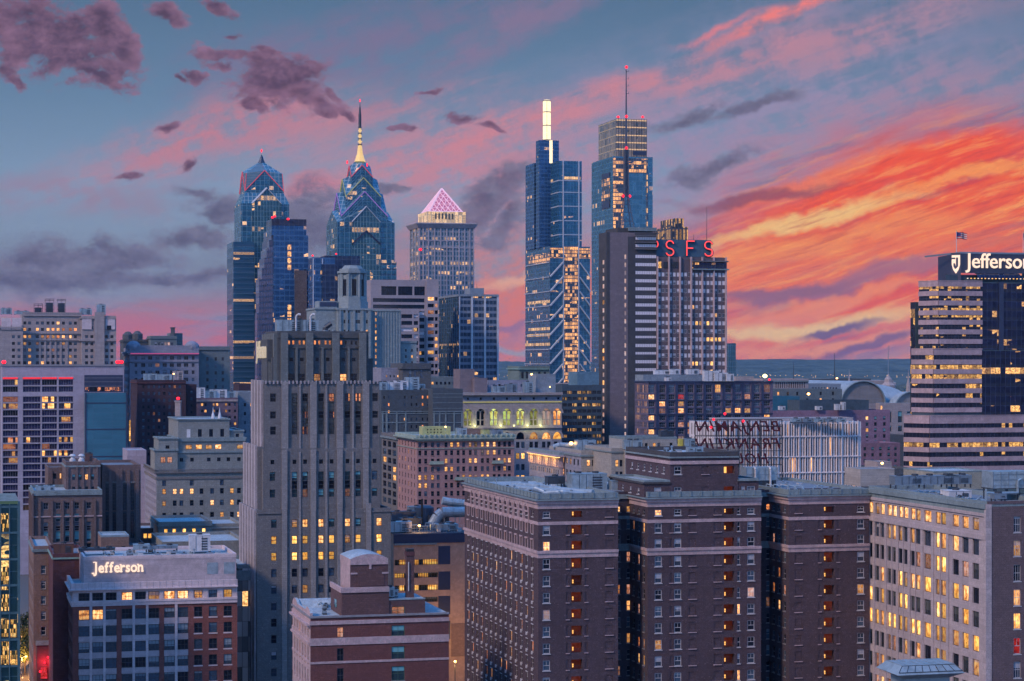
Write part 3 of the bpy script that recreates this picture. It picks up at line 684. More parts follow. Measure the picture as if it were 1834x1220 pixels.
# ================================================================== brown brick apartment house with three wings
def ben():
 b = B('apartment_house', 964, 1557, 400, 60, 'dark brown brick apartment house with three wings and pale stone cornices', 'apartment building')
 R = b.R; zt = b.z(890); zbase = 0
 wings = [(964, 1107), (1160, 1363), (1413, 1557)]; depth = [60, 60, 45]
 pk = 3.565; ztop = b.z(917)
 rw = [(b.z(928), b.z(917)), (b.z(959), b.z(942)), (b.z(987.5), b.z(970.5))]
 rw += rows(b.z(1002), pk, 2.15, 99, 8)
 mixs = [('pane_pale', 6), ('pane_blue', 2), ('lit_warm', 1.1), ('lit_pale', 1), ('pane_dark', 2)]
 def fcols(r, spec):
  return [(r.fu(px)-w/2, r.fu(px)+w/2) for px, w in spec]
 def zcr(r, mat_c='stone_teal'):
  b.band(r, .10, b.z(941), b.z(935), 'stone_pink', 'band'); b.band(r, .35, b.z(992), b.z(987), 'stone_pink', 'band')
  b.band(r, .14, b.z(1000), b.z(992.2), 'stone_pink', 'band'); b.band(r, .5, b.z(903), b.z(897.5), 'stone_pink', 'cornice'); b.band(r, .16, b.z(912), b.z(903.2), 'stone_pink', 'cornice')
  b.band(r, .9, b.z(897.3), b.z(895), 'stone_teal', 'cornice')
 ru = lambda px: R.fu(px)
 w1 = Rect(R.pt(0, 0), ru(1107), 60); w2 = R.sub(ru(1160), ru(1363), 0, 52); w3 = R.sub(ru(1413), ru(1557), 0, 42)
 cw = {0: [(978.7, 1.55, 's'), (1016.7, .55, 'n'), (1033, 2.4, 'o'), (1050, .55, 'n'), (1091, 1.6, 'b')],
          1: [(1179, 1.55, 's'), (1202, .6, 'n'), (1214, 1.55, 's'), (1240, 1.6, 'b'), (1285, 1.6, 'b'), (1306, 2.4, 'o'), (1323, .6, 'w'), (1345, 1.6, 's')],
          2: [(1430, 1.6, 'b'), (1468, .55, 'n'), (1485, 2.4, 'o'), (1501, .55, 'n'), (1541.5, 1.6, 's')]}
 for wi, r in enumerate((w1, w2, w3)):
  spec = cw[wi]; cols = [(r.fu(p)-w/2, r.fu(p)+w/2) for p, w, k in spec]
  def pick(i, j, spec=spec):
   k = spec[i][2]
   if k == 's': return (b.choose(mixs), 'sash', 'frame_white', ('frame_white', 'sill'), .22)
   if k == 'w': return (b.choose(mixs), 'sash2', 'frame_white', ('frame_white', 'sill'), .2)
   if k == 'n': return None if j < 1 else ('brick_brown', 'none', None, ('stone_pink', 'sill'), .14)
   if k == 'b': return ('brick_brown', 'none', None, ('stone_pink', 'sill'), .14)
   return ('door_dark', 'none', None, ('stone_pink', 'sill'), 1.3)
  M.setdefault('brick_brown', M['brick_brown'])
  b.facade(r, 'F', 0, zt, cols, rw, 'brick_brown', pick=pick)
  # glowing doors and lamps at the back of the open landings
  for p, w, k in spec:
   if k == 'o':
    u = r.fu(p)
    for z0, z1 in rw:
     m = b.add('landing_lamp'); c = r.pt(u-.5, 1.15, z0+.35); m.box(c, .26, .1, .75, 'lamp_warm', TF)
     m = b.part('railing')
     for q in range(5): m.tube(r.pt(u-1.1+q*.55, .12, z0), r.pt(u-1.1+q*.55, .12, z0+.85), .03, 'black', 4)
     m.tube(r.pt(u-1.15, .12, z0+.85), r.pt(u+1.15, .12, z0+.85), .04, 'black', 4)
  zcr(r)
 # long west-going side of the first wing with the arcade under the cornice
 Lw = even(w1.d, 14, 1.25, 1.6, 2.2)
 def pl(i, j): return (b.choose([('pane_dark', 5), ('pane_pale', 3), ('lit_warm', 2.2), ('lit_dim', 1), ('lit_orange', 1)]), 'sash2', 'frame_white', ('frame_white', 'bracket' if j > 2 else 'sill'), .3)
 b.facade(w1, 'L', 0, zt, Lw, rw, 'brick_brown', pick=pl)
 o, ax, L = b.line(w1, 'L'); nr = Vector((ax.y, -ax.x, 0)); m = b.part('arcade')
 for (a, c) in Lw[1:13]:
  u = (a+c)/2; zc = b.z(921); n = 9
  for k in range(n):
   t0, t1 = math.pi*k/n, math.pi*(k+1)/n
   for r0, r1, mt in ((1.25, 1.75, 'stone_pink'),):
    pts = [o+ax*(u+r0*math.cos(t0))+Vector((0, 0, zc+r0*1.3*math.sin(t0)))+nr*.28, o+ax*(u+r1*math.cos(t0))+Vector((0, 0, zc+r1*1.3*math.sin(t0)))+nr*.28,
                       o+ax*(u+r1*math.cos(t1))+Vector((0, 0, zc+r1*1.3*math.sin(t1)))+nr*.28, o+ax*(u+r0*math.cos(t1))+Vector((0, 0, zc+r0*1.3*math.sin(t1)))+nr*.28]
    m.poly(pts, mt); m.poly([pts[0], pts[3], pts[3]-nr*.27, pts[0]-nr*.27], mt); m.poly([pts[1], pts[1]-nr*.27, pts[2]-nr*.27, pts[2]], mt)
  m.box(o+ax*u+Vector((0, 0, zc-.1))+nr*.12, 2.2, .3, .35, 'stone_pink', math.atan2(ax.y, ax.x))
  for du in (-1.5, 1.5): m.box(o+ax*(u+du)+Vector((0, 0, b.z(941)))+nr*.1, .42, .22, zc-b.z(941), 'stone_pink', math.atan2(ax.y, ax.x))
 for u in [x for a, c in Lw for x in ((a+c)/2,)]:
  for zz in (b.z(959), b.z(987.5)):
   m.box(o+ax*u+Vector((0, 0, zz+2.05))+nr*.12, 1.9, .3, .3, 'stone_pink', math.atan2(ax.y, ax.x)); 
   for du in (-.85, .85): m.box(o+ax*(u+du)+Vector((0, 0, zz))+nr*.08, .25, .2, 2.0, 'stone_pink', math.atan2(ax.y, ax.x))
 # courts
 mx = [('pane_blue', 5), ('pane_dark', 4), ('lit_warm', 1), ('lit_orange', .6), ('lit_dim', 1)]
 for r, prev, px0 in ((w2, w1, 1128), (w3, w2, 1378)):
  dl = r.lu(px0); rr = Rect(r.pt(0, 0), 1, dl)
  b.facade(rr, 'L', 0, zt, even(dl, 3, 1.2, .8), rw, 'brick_court', pick=lambda i, j: (b.choose(mx), 'sash2', 'frame_grey', ('frame_grey', 'sill'), .25))
  u0, u1 = prev.w, (r.C-prev.C).dot(EX)/1.0
  u1 = prev.fu(px0, dl)+.5; bk = Rect(prev.pt(prev.w, dl), max(2, u1-prev.w), 5)
  W_ = bk.w
  b.facade(bk, 'F', 0, zt, [(.5, 1.4), (W_*.5-.9, W_*.5+.9), (W_-1.2, W_-.4)], rw, 'brick_court', pick=lambda i, j: (b.choose(mx), 'sash2', 'frame_grey', ('frame_grey', 'sill'), .25))
  for q in (bk,):
   b.band(q, .12, b.z(1000), b.z(987), 'stone_teal', 'band', faces='F'); b.band(q, .4, b.z(903), b.z(895), 'stone_teal', 'cornice', faces='F'); b.band(q, .1, b.z(941), b.z(935), 'stone_teal', 'band', faces='F')
 # plain far sides and roof
 m = b.part('wall')
 for r in (w1, w2, w3):
  p = r.pts()
  m.poly([(p[1].x, p[1].y, 0), (p[2].x, p[2].y, 0), (p[2].x, p[2].y, zt), (p[1].x, p[1].y, zt)], 'brick_court')
  m.poly([(p[2].x, p[2].y, 0), (p[3].x, p[3].y, 0), (p[3].x, p[3].y, zt), (p[2].x, p[2].y, zt)], 'brick_court')
 back = R.sub(w1.w-.2, ru(1557)-.3, 13, 42); b.wall4(back, 0, zt-.05, 'brick_court', skip='')
 b.part('roof').poly([(q.x, q.y, zt-.04) for q in back.pts()], 'roof_grey')
 for r in (w1, w2, w3): b.parapet(r, zt-.5, 1.15, 'stone_teal', .5, 'roof_pale', o=.06)
 for r in (w1, w2, w3):   # balustrade posts
  for u in [x*2.4 for x in range(int(r.w/2.4)+1)]: c = r.pt(u, -.12, zt-.45); b.part('parapet').box(c, .3, .2, 1.16, 'stone_teal', TF)
 for v in [x*2.6 for x in range(23)]: c = w1.pt(-.12, v, zt-.45); b.part('parapet').box(c, .2, .3, 1.16, 'stone_teal', TL)
 # penthouses
 P0 = w2.pt(w2.fu(1202), 0); z1 = b.z(820)
 pa = Rect(w2.pt(w2.fu(1203), .8), w2.fu(1325)-w2.fu(1203), 28)
 zz = lambda py: PZ(py, pa.C.y)
 specs = [(1214, 1.6, 's'), (1263, 1.6, 'b'), (1306, 2.4, 'o')]
 def pick(i, j):
  k = specs[i][2]
  return (b.choose(mixs), 'sash', 'frame_white', ('frame_white', 'sill'), .2) if k == 's' else ('brick_brown', 'none', None, ('stone_pink', 'sill'), .14) if k == 'b' else ('door_dark', 'none', None, ('stone_pink', 'sill'), 1.3)
 b.facade(pa, 'F', zt-.6, z1, [(pa.fu(p)-w/2, pa.fu(p)+w/2) for p, w, k in specs], [(zz(886), zz(873)), (zz(850), zz(836))], 'brick_brown', pick=pick)
 m = b.add('landing_lamp'); m.box(pa.pt(pa.fu(1302), 1.1, zz(849)), .6, .1, 1.3, 'lamp_warm', TF)
 b.facade(pa, 'L', zt-.6, z1, even(28, 6, 1.2, 2), [(zz(850), zz(838))], 'brick_brown', pick=lambda i, j: ('pane_pale', 'sash2', 'frame_white', ('frame_white', 'sill'), .2))
 b.wall4(pa, zt-.6, z1, 'brick_court', skip='FL')
 b.band(pa, .25, zz(832), zz(826), 'stone_pink', 'band'); b.band(pa, .35, zz(821), zz(818), 'stone_teal', 'cornice'); b.parapet(pa, z1-.1, .9, 'slate', .4, 'roof_pale')
 pb = Rect(w2.pt(w2.fu(1156), .9), pa.C.x and (w2.fu(1203)-w2.fu(1156)), 22); zb = b.z(868)
 b.facade(pb, 'F', zt-.6, zb, [(pb.fu(1178)-.8, pb.fu(1178)+.8)], [(zz(886), zz(873))], 'brick_brown', pick=lambda i, j: ('pane_pale', 'sash', 'frame_white', ('frame_white', 'sill'), .2))
 b.facade(pb, 'L', zt-.6, zb, even(22, 4, 1.2, 1), [(zz(886), zz(875))], 'brick_brown', pick=lambda i, j: ('pane_pale', 'sash2', 'frame_white', ('frame_white', 'sill'), .2))
 b.band(pb, .3, zb-.3, zb+.1, 'slate', 'cornice'); b.parapet(pb, zb, .5, 'stone_teal', .4, 'roof_pale')
 pc = Rect(w2.pt(w2.fu(1326), .9), w2.fu(1363)-w2.fu(1326)-.2, 18)
 b.facade(pc, 'F', zt-.6, b.z(866), [(pc.fu(1331)-.4, pc.fu(1331)+.4), (pc.fu(1345)-.9, pc.fu(1345)+.9)], [(zz(884), zz(873))], 'brick_brown', pick=lambda i, j: ('pane_pale', 'g22', 'frame_white', ('frame_white', 'sill'), .2))
 b.wall4(pc, zt-.6, b.z(866), 'brick_court', skip='F'); b.band(pc, .3, b.z(867.5), b.z(865), 'stone_teal', 'cornice'); b.parapet(pc, b.z(866), .4, 'stone_teal', .4, 'roof_grey')
 b.maxwin = 100; b.done()
 for r, z_, n_, lb in ((w1, zt-.45, 22, 'first wing roof of the brown apartment house'), (w2, zt-.45, 6, 'middle wing roof of the brown apartment house'), (w3, zt-.45, 14, 'third wing roof of the brown apartment house'), (pa, z1, 8, 'brick penthouse roof')): clutter(r, z_, n_, lb, n_)
 def at(r, u, v, z): p = r.pt(u, v); return (p.x, p.y, z)
 def duct(r, pts, rad, label):
  m = MB()
  for a, c in zip(pts, pts[1:]): m.tube(at(r, *a), at(r, *c), rad, 'duct', 8)
  for a in pts[1:-1]: p = at(r, *a); m.lathe((p[0], p[1], p[2]-rad), [(0, 0), (rad*.8, rad*.3), (rad, rad), (rad*.8, rad*1.7), (0, rad*2)], 'duct', 8)
  o = link('roof_duct', m.mesh('roof_duct')); tag(o, label, 'duct')
 z = zt-.45
 duct(w1, [(2.5, 34, z+.5), (5, 24, z+.6), (6.5, 18, z+.6), (8, 12, z+.6)], .55, 'long pale curved duct on the apartment house roof nearest its left edge')
 duct(w1, [(6, 40, z+.5), (9, 30, z+.7), (9.5, 22, z+.7), (12, 14, z+.6), (15, 9, z+.6)], .6, 'long pale bent duct across the middle of the apartment house roof')
 duct(w1, [(5, 12, z+.4), (8, 8.5, z+.9), (13, 7.5, z+.4)], .4, 'short arched pale duct near the front edge of the apartment house roof')
 duct(w1, [(3.5, 20, z+.4), (4.6, 17, z+1.1), (6, 15, z+.4)], .45, 'short humped pale duct near the arcade side of the apartment house roof')
 u = w1.w
 rooftop_unit(at(w1, w1.fu(1051, 22), 22, z), 8, 5, 3.9, 'galv', 'large blue grey air handling unit on the first wing of the brown apartment house')
 rooftop_unit(at(w1, w1.fu(994, 27), 27, z+.6), 4, 3, 2.4, 'steel_dark', 'dark fan unit on legs beside the large blue grey roof unit', legs=True)
 rooftop_unit(at(w1, w1.fu(1103, 19), 19, z), 2.6, 3, 2.4, 'galv', 'small pale unit between the large roof unit and the low brick penthouse')
 rooftop_unit(at(pa, 9, 9, z1), 3.4, 2, 1.4, 'galv', 'small pale unit on top of the brick penthouse')
 # cooling plant beside the penthouse
 c = at(w2, w2.fu(1360, 19), 19, zt-.3); cooling(c)
 m = MB()
 for i in range(5): p = at(w3, 1.5+i*1.1, 16-i*1.5, zt-.4); m.path([p, (p[0]+.3, p[1], p[2]+1.3), (p[0]+1.6, p[1]-.4, p[2]+1.0), (p[0]+2.2, p[1]-.6, p[2])], .12, 'galv', 5)
 tag(link('roof_pipes', m.mesh('roof_pipes')), 'tangle of thin pale pipes on the third wing of the apartment house', 'pipes')
def rooftop_unit(c, w, d, h, mat, label, legs=False, group=None, rz=TF):
 o = link('rooftop_unit', None, loc=c, rz=rz); tag(o, label, 'rooftop unit', group)
 m = MB(); z0 = .8 if legs else .25
 m.box((0, 0, z0), w, d, h-z0, mat); m.box((0, 0, h), w+.15, d+.15, .1, mat)
 for k in range(1, int(w/1.6)): m.box((-w/2+k*1.6, -d/2-.03, z0+.1), .08, .08, h-z0-.2, 'steel_dark')
 link('casing', m.mesh('casing'), o)
 m = MB()
 for x in (-1, 1):
  for y in (-1, 1): m.box((x*(w/2-.2), y*(d/2-.2), 0), .25, .25, z0, 'steel_dark')
 link('frame', m.mesh('frame'), o)
 for k in range(max(1, int(w/3))):
  m = MB(); m.lathe((-w/2+(k+.5)*w/max(1, int(w/3)), 0, h+.08), [(.75, 0), (.75, .4), (.6, .4), (.6, .2), (0, .25)], 'steel_dark', 12); link('fan', m.mesh('fan'), o)
 m = MB()
 for k in range(5): m.box((w*.22, -d/2-.05, z0+.35+k*(h-z0-.7)/5), w*.28, .08, (h-z0-.7)/9, 'steel_dark')
 link('louvre', m.mesh('louvre'), o)
def cooling(c):
 o = link('cooling_tower', None, loc=c, rz=TF); tag(o, 'pale blue twin cooling tower with bent white pipes beside the brick penthouse', 'cooling tower')
 m = MB(); m.box((0, 0, 1.9), 7.4, 3.4, 3.0, 'galv')
 for k in range(6): m.box((-3.7+k*1.48, -1.74, 1.95), .1, .1, 2.9, 'steel')
 m.box((0, -1.75, 3.3), 7.3, .1, .1, 'steel'); link('casing', m.mesh('casing'), o)
 for x in (-1.7, 1.9):
  m = MB(); m.path([(x, -2.1, 0), (x, -2.1, 4.4), (x, -1.7, 4.8), (x, -.9, 4.85)], .24, 'white_paint', 8); link('pipe', m.mesh('pipe'), o)
 for x in (-2.2, 2.2):
  m = MB(); m.tube((x, -1.76, .9), (x, -1.5, .9), .85, 'black', 16); m.tube((x, -1.8, .9), (x, -1.77, .9), .2, 'steel', 8); link('fan', m.mesh('fan'), o)
 m = MB(); m.box((0, 0, 0), 7.0, 3.0, 1.9, 'steel_dark'); link('base', m.mesh('base'), o)
def clutter(R, z, n, lb, seed, u0=.08, u1=.92, v0=.12, v1=.85):
 """little vents, pipes and hatches of a flat roof"""
 rr = random.Random(seed); gp = 'small vents on the '+lb
 kinds = []
 for kd in range(4):
  m = MB()
  if kd == 0: m.tube((0, 0, 0), (0, 0, 1.1), .16, 'galv', 8); m.lathe((0, 0, 1.0), [(.34, 0), (.34, .2), (0, .45)], 'steel', 8)
  elif kd == 1: m.box((0, 0, 0), 1.3, 1.0, .7, 'white_paint'); m.box((0, 0, .7), 1.45, 1.15, .12, 'galv')
  elif kd == 2: m.path([(0, 0, 0), (0, 0, .9), (.4, 0, 1.1), (.7, 0, .8)], .13, 'galv', 6); m.box((0, 0, 0), .5, .5, .2, 'steel_dark')
  else: m.box((0, 0, 0), .9, 1.6, .35, 'steel_dark'); m.box((0, 0, .35), .8, 1.5, .5, 'steel'); m.tube((0, 0, .85), (0, 0, 1.05), .3, 'black', 8)
  kinds.append(m.mesh('roof_vent'))
 for i in range(n):
  kd = rr.randrange(4); p = R.pt(R.w*rr.uniform(u0, u1), R.d*rr.uniform(v0, v1), z)
  tag(link('roof_vent', kinds[kd], loc=p, rz=TF+rr.choice((0, 1.57))), ('small capped grey vent pipe', 'small white hatch box', 'small hooked vent pipe', 'small dark fan box')[kd]+' on the '+lb, 'vent', gp)
ben()

DK = [('pane_dark', 6), ('pane_blue', 3), ('lit_warm', 1.2), ('lit_dim', .6)]
OFF = [('pane_dark', 5), ('pane_blue', 4), ('lit_yellow', 1), ('lit_dim', 1)]
def gb(name, label, x0, x1, Y, d, ytop, wall, nF=0, wF=8, nL=0, wL=1.4, r0=None, rp=12, rh=7, bot=None, mix=DK, style='thin', mF=(6, 6), roof='roof_grey', par=.9, cor=None, frame='frame_dark',
       rec=.3, cat='building', group=None, sill=None, bandm=None, every=0, nr=99, zb=0, parm=None, done=True, side=None, pF=None):
 """an ordinary block: window grid on the two street sides, cornice, parapet; sizes in photo pixels at the front corner"""
 b = B(name, x0, x1, Y, d, label, cat, group); R = b.R; k = Y/F_; zt = b.z(ytop); b.mix = mix; b.k = k; b.zt = zt
 zmin = max(zb+.5, PZ(bot, Y+d) if bot else PZ(1260, Y+d)) if r0 else 0
 rw = rows(b.z(r0), rp*k, rh*k, nr, zmin) if r0 else []
 b.rw = rw
 cF = even(R.w, nF, wF*k, mF[0]*k, mF[1]*k) if nF else []
 if pF: cF = [(R.fu(p)-wF*k/2, R.fu(p)+wF*k/2) for p in pF]
 b.cF = cF
 if cF: b.facade(R, 'F', zb, zt, cF, rw, wall, rec, style, frame, sill=sill)
 else: b.wall4(R, zb, zt, wall, skip='RBL')
 if nL: b.facade(R, 'L', zb, zt, even(d, nL, wL, 1.2), rw, side or wall, rec, style, frame, sill=sill)
 else: b.wall4(R, zb, zt, side or wall, skip='FRB')
 b.wall4(R, zb, zt, side or wall, skip='FL')
 b.parapet(R, zt-.06, par, parm or wall, .4, roof, .03)
 if cor:
  for o, y0, h, mt in cor: b.band(R, o, b.z(y0)-h*k, b.z(y0), mt, 'cornice')
 if every:
  for i, (a, c) in enumerate(rw):
   if i % every == 0: b.band(R, .12, a-1.1*k, a-.15*k, bandm, 'band')
 if done: b.done()
 return b
def bevel_text(body, size, mat, name, parent=None, bold=0.0, ext=.08, shear=0.0, space=1.0, align='LEFT'):
 cu = bpy.data.curves.new('text', 'FONT'); cu.body = body; cu.size = size; cu.extrude = ext; cu.offset = bold; cu.shear = shear; cu.space_character = space; cu.align_x = align
 cu.resolution_u = 3
 o = bpy.data.objects.new('tmp', cu); C_.objects.link(o); dg = bpy.context.evaluated_depsgraph_get()
 me = bpy.data.meshes.new_from_object(o.evaluated_get(dg)); bpy.data.objects.remove(o); me.name = name
 me.materials.clear(); me.materials.append(M[mat]); me.transform(Matrix.Rotation(math.radians(90), 4, 'X'))
 return me
def serif_word(word, width, cap, mat):
 # letters set one by one, heavier strokes, with slab serifs on the stems
 x = 0; m = MB(); bm_ = []; hs = cap/.73
 for ch in word:
  me = bevel_text(ch, hs, mat, 'letter', bold=hs*.022, ext=.12); xs = [v.co.x for v in me.vertices]; a, c = min(xs), max(xs); w = c-a
  if ch == 'J': w = w*1.25
  bm_.append((me, x-a, ch, w)); sw = hs*.085
  st = {'J': [(x+w*.30, cap, 1)], 'f': [(x+w*.36, 0, 1)], 'r': [(x+sw*.6, 0, 1), (x+sw*.2, cap*.72, .6)], 'n': [(x+sw*.6, 0, .9), (x+w-sw*.6, 0, .9), (x+sw*.2, cap*.72, .6)]}.get(ch, [])
  if ch == 'J': m.box((x-hs*.02, -.02, -hs*.10), hs*.2, .2, hs*.09, mat)
  for sx_, sz, q in st: m.box((sx_, -.02, sz-(hs*.05 if sz > 0 else 0)), hs*.24*q, .2, hs*.055, mat)
  x += w+hs*.035
 k = width/x; o = link('sign', None)
 for me, dx_, ch, w in bm_: me.transform(Matrix.Translation((dx_, 0, 0))); me.transform(Matrix.Diagonal((k, 1, 1, 1))); link('letter', me, o)
 m.v = [Vector((p.x*k, p.y, p.z)) for p in m.v]; link('serif', m.mesh('serif'), o); return o
def beacon(p, label, r=.7):
 m = MB(); m.lathe((0, 0, .25), [(r*.5, 0), (r, r*.6), (r*.8, r*1.3), (0, r*1.6)], 'beacon', 10); m.tube((0, 0, 0), (0, 0, .3), r*.6, 'steel_dark', 8)
 tag(link('warning_light', m.mesh('warning_light'), loc=p), label, 'warning light', 'red aircraft warning lights')
def mastpole(p, h, r, label, name='antenna', arms=0):
 m = MB(); m.tube((0, 0, 0), (0, 0, h), r, 'steel_dark', 6, r*.4)
 for i in range(arms): z = h*(.45+.5*i/max(1, arms)); m.tube((0, 0, z), (h*.03+.3, 0, z), r*.5, 'steel_dark', 4)
 tag(link(name, m.mesh(name), loc=p), label, 'antenna')
# ------------------------------------------------------------------ hospital block with the lit name, lower left
def hospital():
 b = B('hospital_building', 130, 425, 461, 26, 'white banded and red brick office block with a lit name on its pale roof storey', 'office building'); R = b.R; k = 461/F_
 z = b.z; zt = z(1064); fu = R.fu
 nm = [('pane_blue', 5), ('pane_pale', 3), ('pane_dark', 2), ('lit_dim', .25)]
 cx = [150.5, 175, 199, 227.5, 251.5, 275.5, 303.5, 327.5, 355, 381.5, 408]
 cols = [(fu(p)-9.6*k, fu(p)+9.6*k) for p in cx[:8]]+[(fu(p)-7.4*k, fu(p)+7.4*k) for p in cx[8:]]
 rw = rows(z(1093), 29.3*k, 18.6*k, 9, 4)
 def pick(i, j):
  if j == 0 and i < 2: return ('lit_blind', 'g32')
  return (b.choose([('pane_glz', 5), ('pane_dark', 3), ('pane_blue', 3)]), 'g32' if i < 8 else 'g22')
 b.facade(R, 'F', 0, z(1082), cols, rw, 'brick_hosp', .28, 'g32', 'frame_dark', pick=pick)
 # pale framed bays standing on the brick
 for g in (range(0, 3), range(3, 6), range(6, 8)):
  g = list(g)
  for i, q in enumerate(g):
   a, c = cols[q]
   for (z0, z1), (y0, _) in zip(rw, rw[1:]+[(z(1235), 0)]):
    b.panel(R, 'F', a, c, (rw[rw.index((z0, z1))+1][1] if rw.index((z0, z1))+1 < len(rw) else 0), z0, .05, 'metal_panel', 'spandrel', one=True)
   if i < len(g)-1: b.panel(R, 'F', c, cols[g[i+1]][0], 0, z(1082), .22, 'precast', 'pier')
 for q in (8, 9, 10):
  for z0, z1 in rw: b.panel(R, 'F', cols[q][0]-.1, cols[q][1]+.1, z0-.3, z0, .12, 'precast', 'sill_course')
 Lc = even(26, 5, 2.6, 1)
 b.lot(R, 'L', 0, z(1082), Lc, rw, 'brick_red', nm, style='g22')
 b.wall4(R, 0, z(1064), 'brick_red', skip='FL')
 # band between
 b.band(R, .45, z(1081), z(1077), 'precast', 'cornice', t=.2); b.band(R, .3, z(1087), z(1081), 'precast', 'cornice', t=.2)
 R2 = R
 def pick2(i, j): return ([('pane_dark'), ('pane_dark'), ('pane_black'), ('lit_blind'), ('pane_dark'), ('lit_blind'), ('lit_warm'), ('lit_blind'), ('lit_blind'), ('pane_blue'), ('lit_yellow')][i], 'g32')
 b.facade(R, 'F', z(1082), z(1057), cols, [(z(1080), z(1063))], 'precast', .25, pick=pick2)
 b.lot(R, 'L', z(1082), z(1057), Lc, [(z(1080), z(1063))], 'precast', nm, style='g22')
 for i in range(10):
  u = (cols[i][1]+cols[i+1][0])/2; w_ = cols[i+1][0]-cols[i][1]
  b.panel(R, 'F', u-w_*.35, u+w_*.35, z(1077), z(1057), .3, 'precast', 'pier')
 b.band(R, .9, z(1058), z(1056), 'precast', 'cornice', t=.3); b.band(R, .35, z(1056), z(1045), 'precast', 'cornice', t=.4)
 for q in range(26): u = .6+q*(R.w-1)/25; b.panel(R, 'F', u, u+.12, z(1056), z(1045), .42, 'metal_panel', 'cornice')
 b.part('roof').poly([Vector((q.x, q.y, z(1052))) for q in R.pts(-.2)], 'roof_pale')
 # roof storey
 d0 = 1.6; u0 = R.fu(150, d0); u1 = R.fu(423, d0); T = R.sub(u0, u1, d0, 24); zr = T.Zf(1001)
 b.wall4(T, z(1052), zr, 'metal_panel', part='roof_storey'); b.parapet(T, zr-.4, .9, 'precast', .5, 'roof_pale', .05)
 for px in (380, 410): b.panel(T, 'F', T.fu(px)-1.25, T.fu(px)+1.4, T.Zf(1034), T.Zf(1013), .06, 'duct', 'louvre', one=True)
 b.part('roof_storey')
 R_t = T; c = T.pt(T.fu(167), -.22, T.Zf(1026))
 o = serif_word('Jefferson', T.fu(257)-T.fu(167), T.Zf(1007)-T.Zf(1026), 'sign_white'); o.parent = b.root; o.location = c-b.org; o.rotation_euler = (0, 0, TF)
 b.done()
 clutter(T, zr-.35, 22, 'roof of the lit name block', 8)
 rooftop_unit(T.pt(T.fu(368), 12, zr), 5.2, 4, 4.2, 'white_paint', 'white box unit standing on the roof of the lit name block')
 rooftop_unit(T.pt(T.fu(262), 13, zr), 4, 3, 2, 'galv', 'teal grey unit at the middle of the lit name block roof', legs=True)
 rooftop_unit(T.pt(T.fu(300), 14, zr), 8, 3, 1.5, 'steel', 'low row of grey fans beside the white box roof unit', legs=True)
 rooftop_unit(T.pt(T.fu(180), 13, zr), 9, 3, 1.3, 'steel_dark', 'low dark plant above the lit name at the left roof end', legs=True)
hospital()
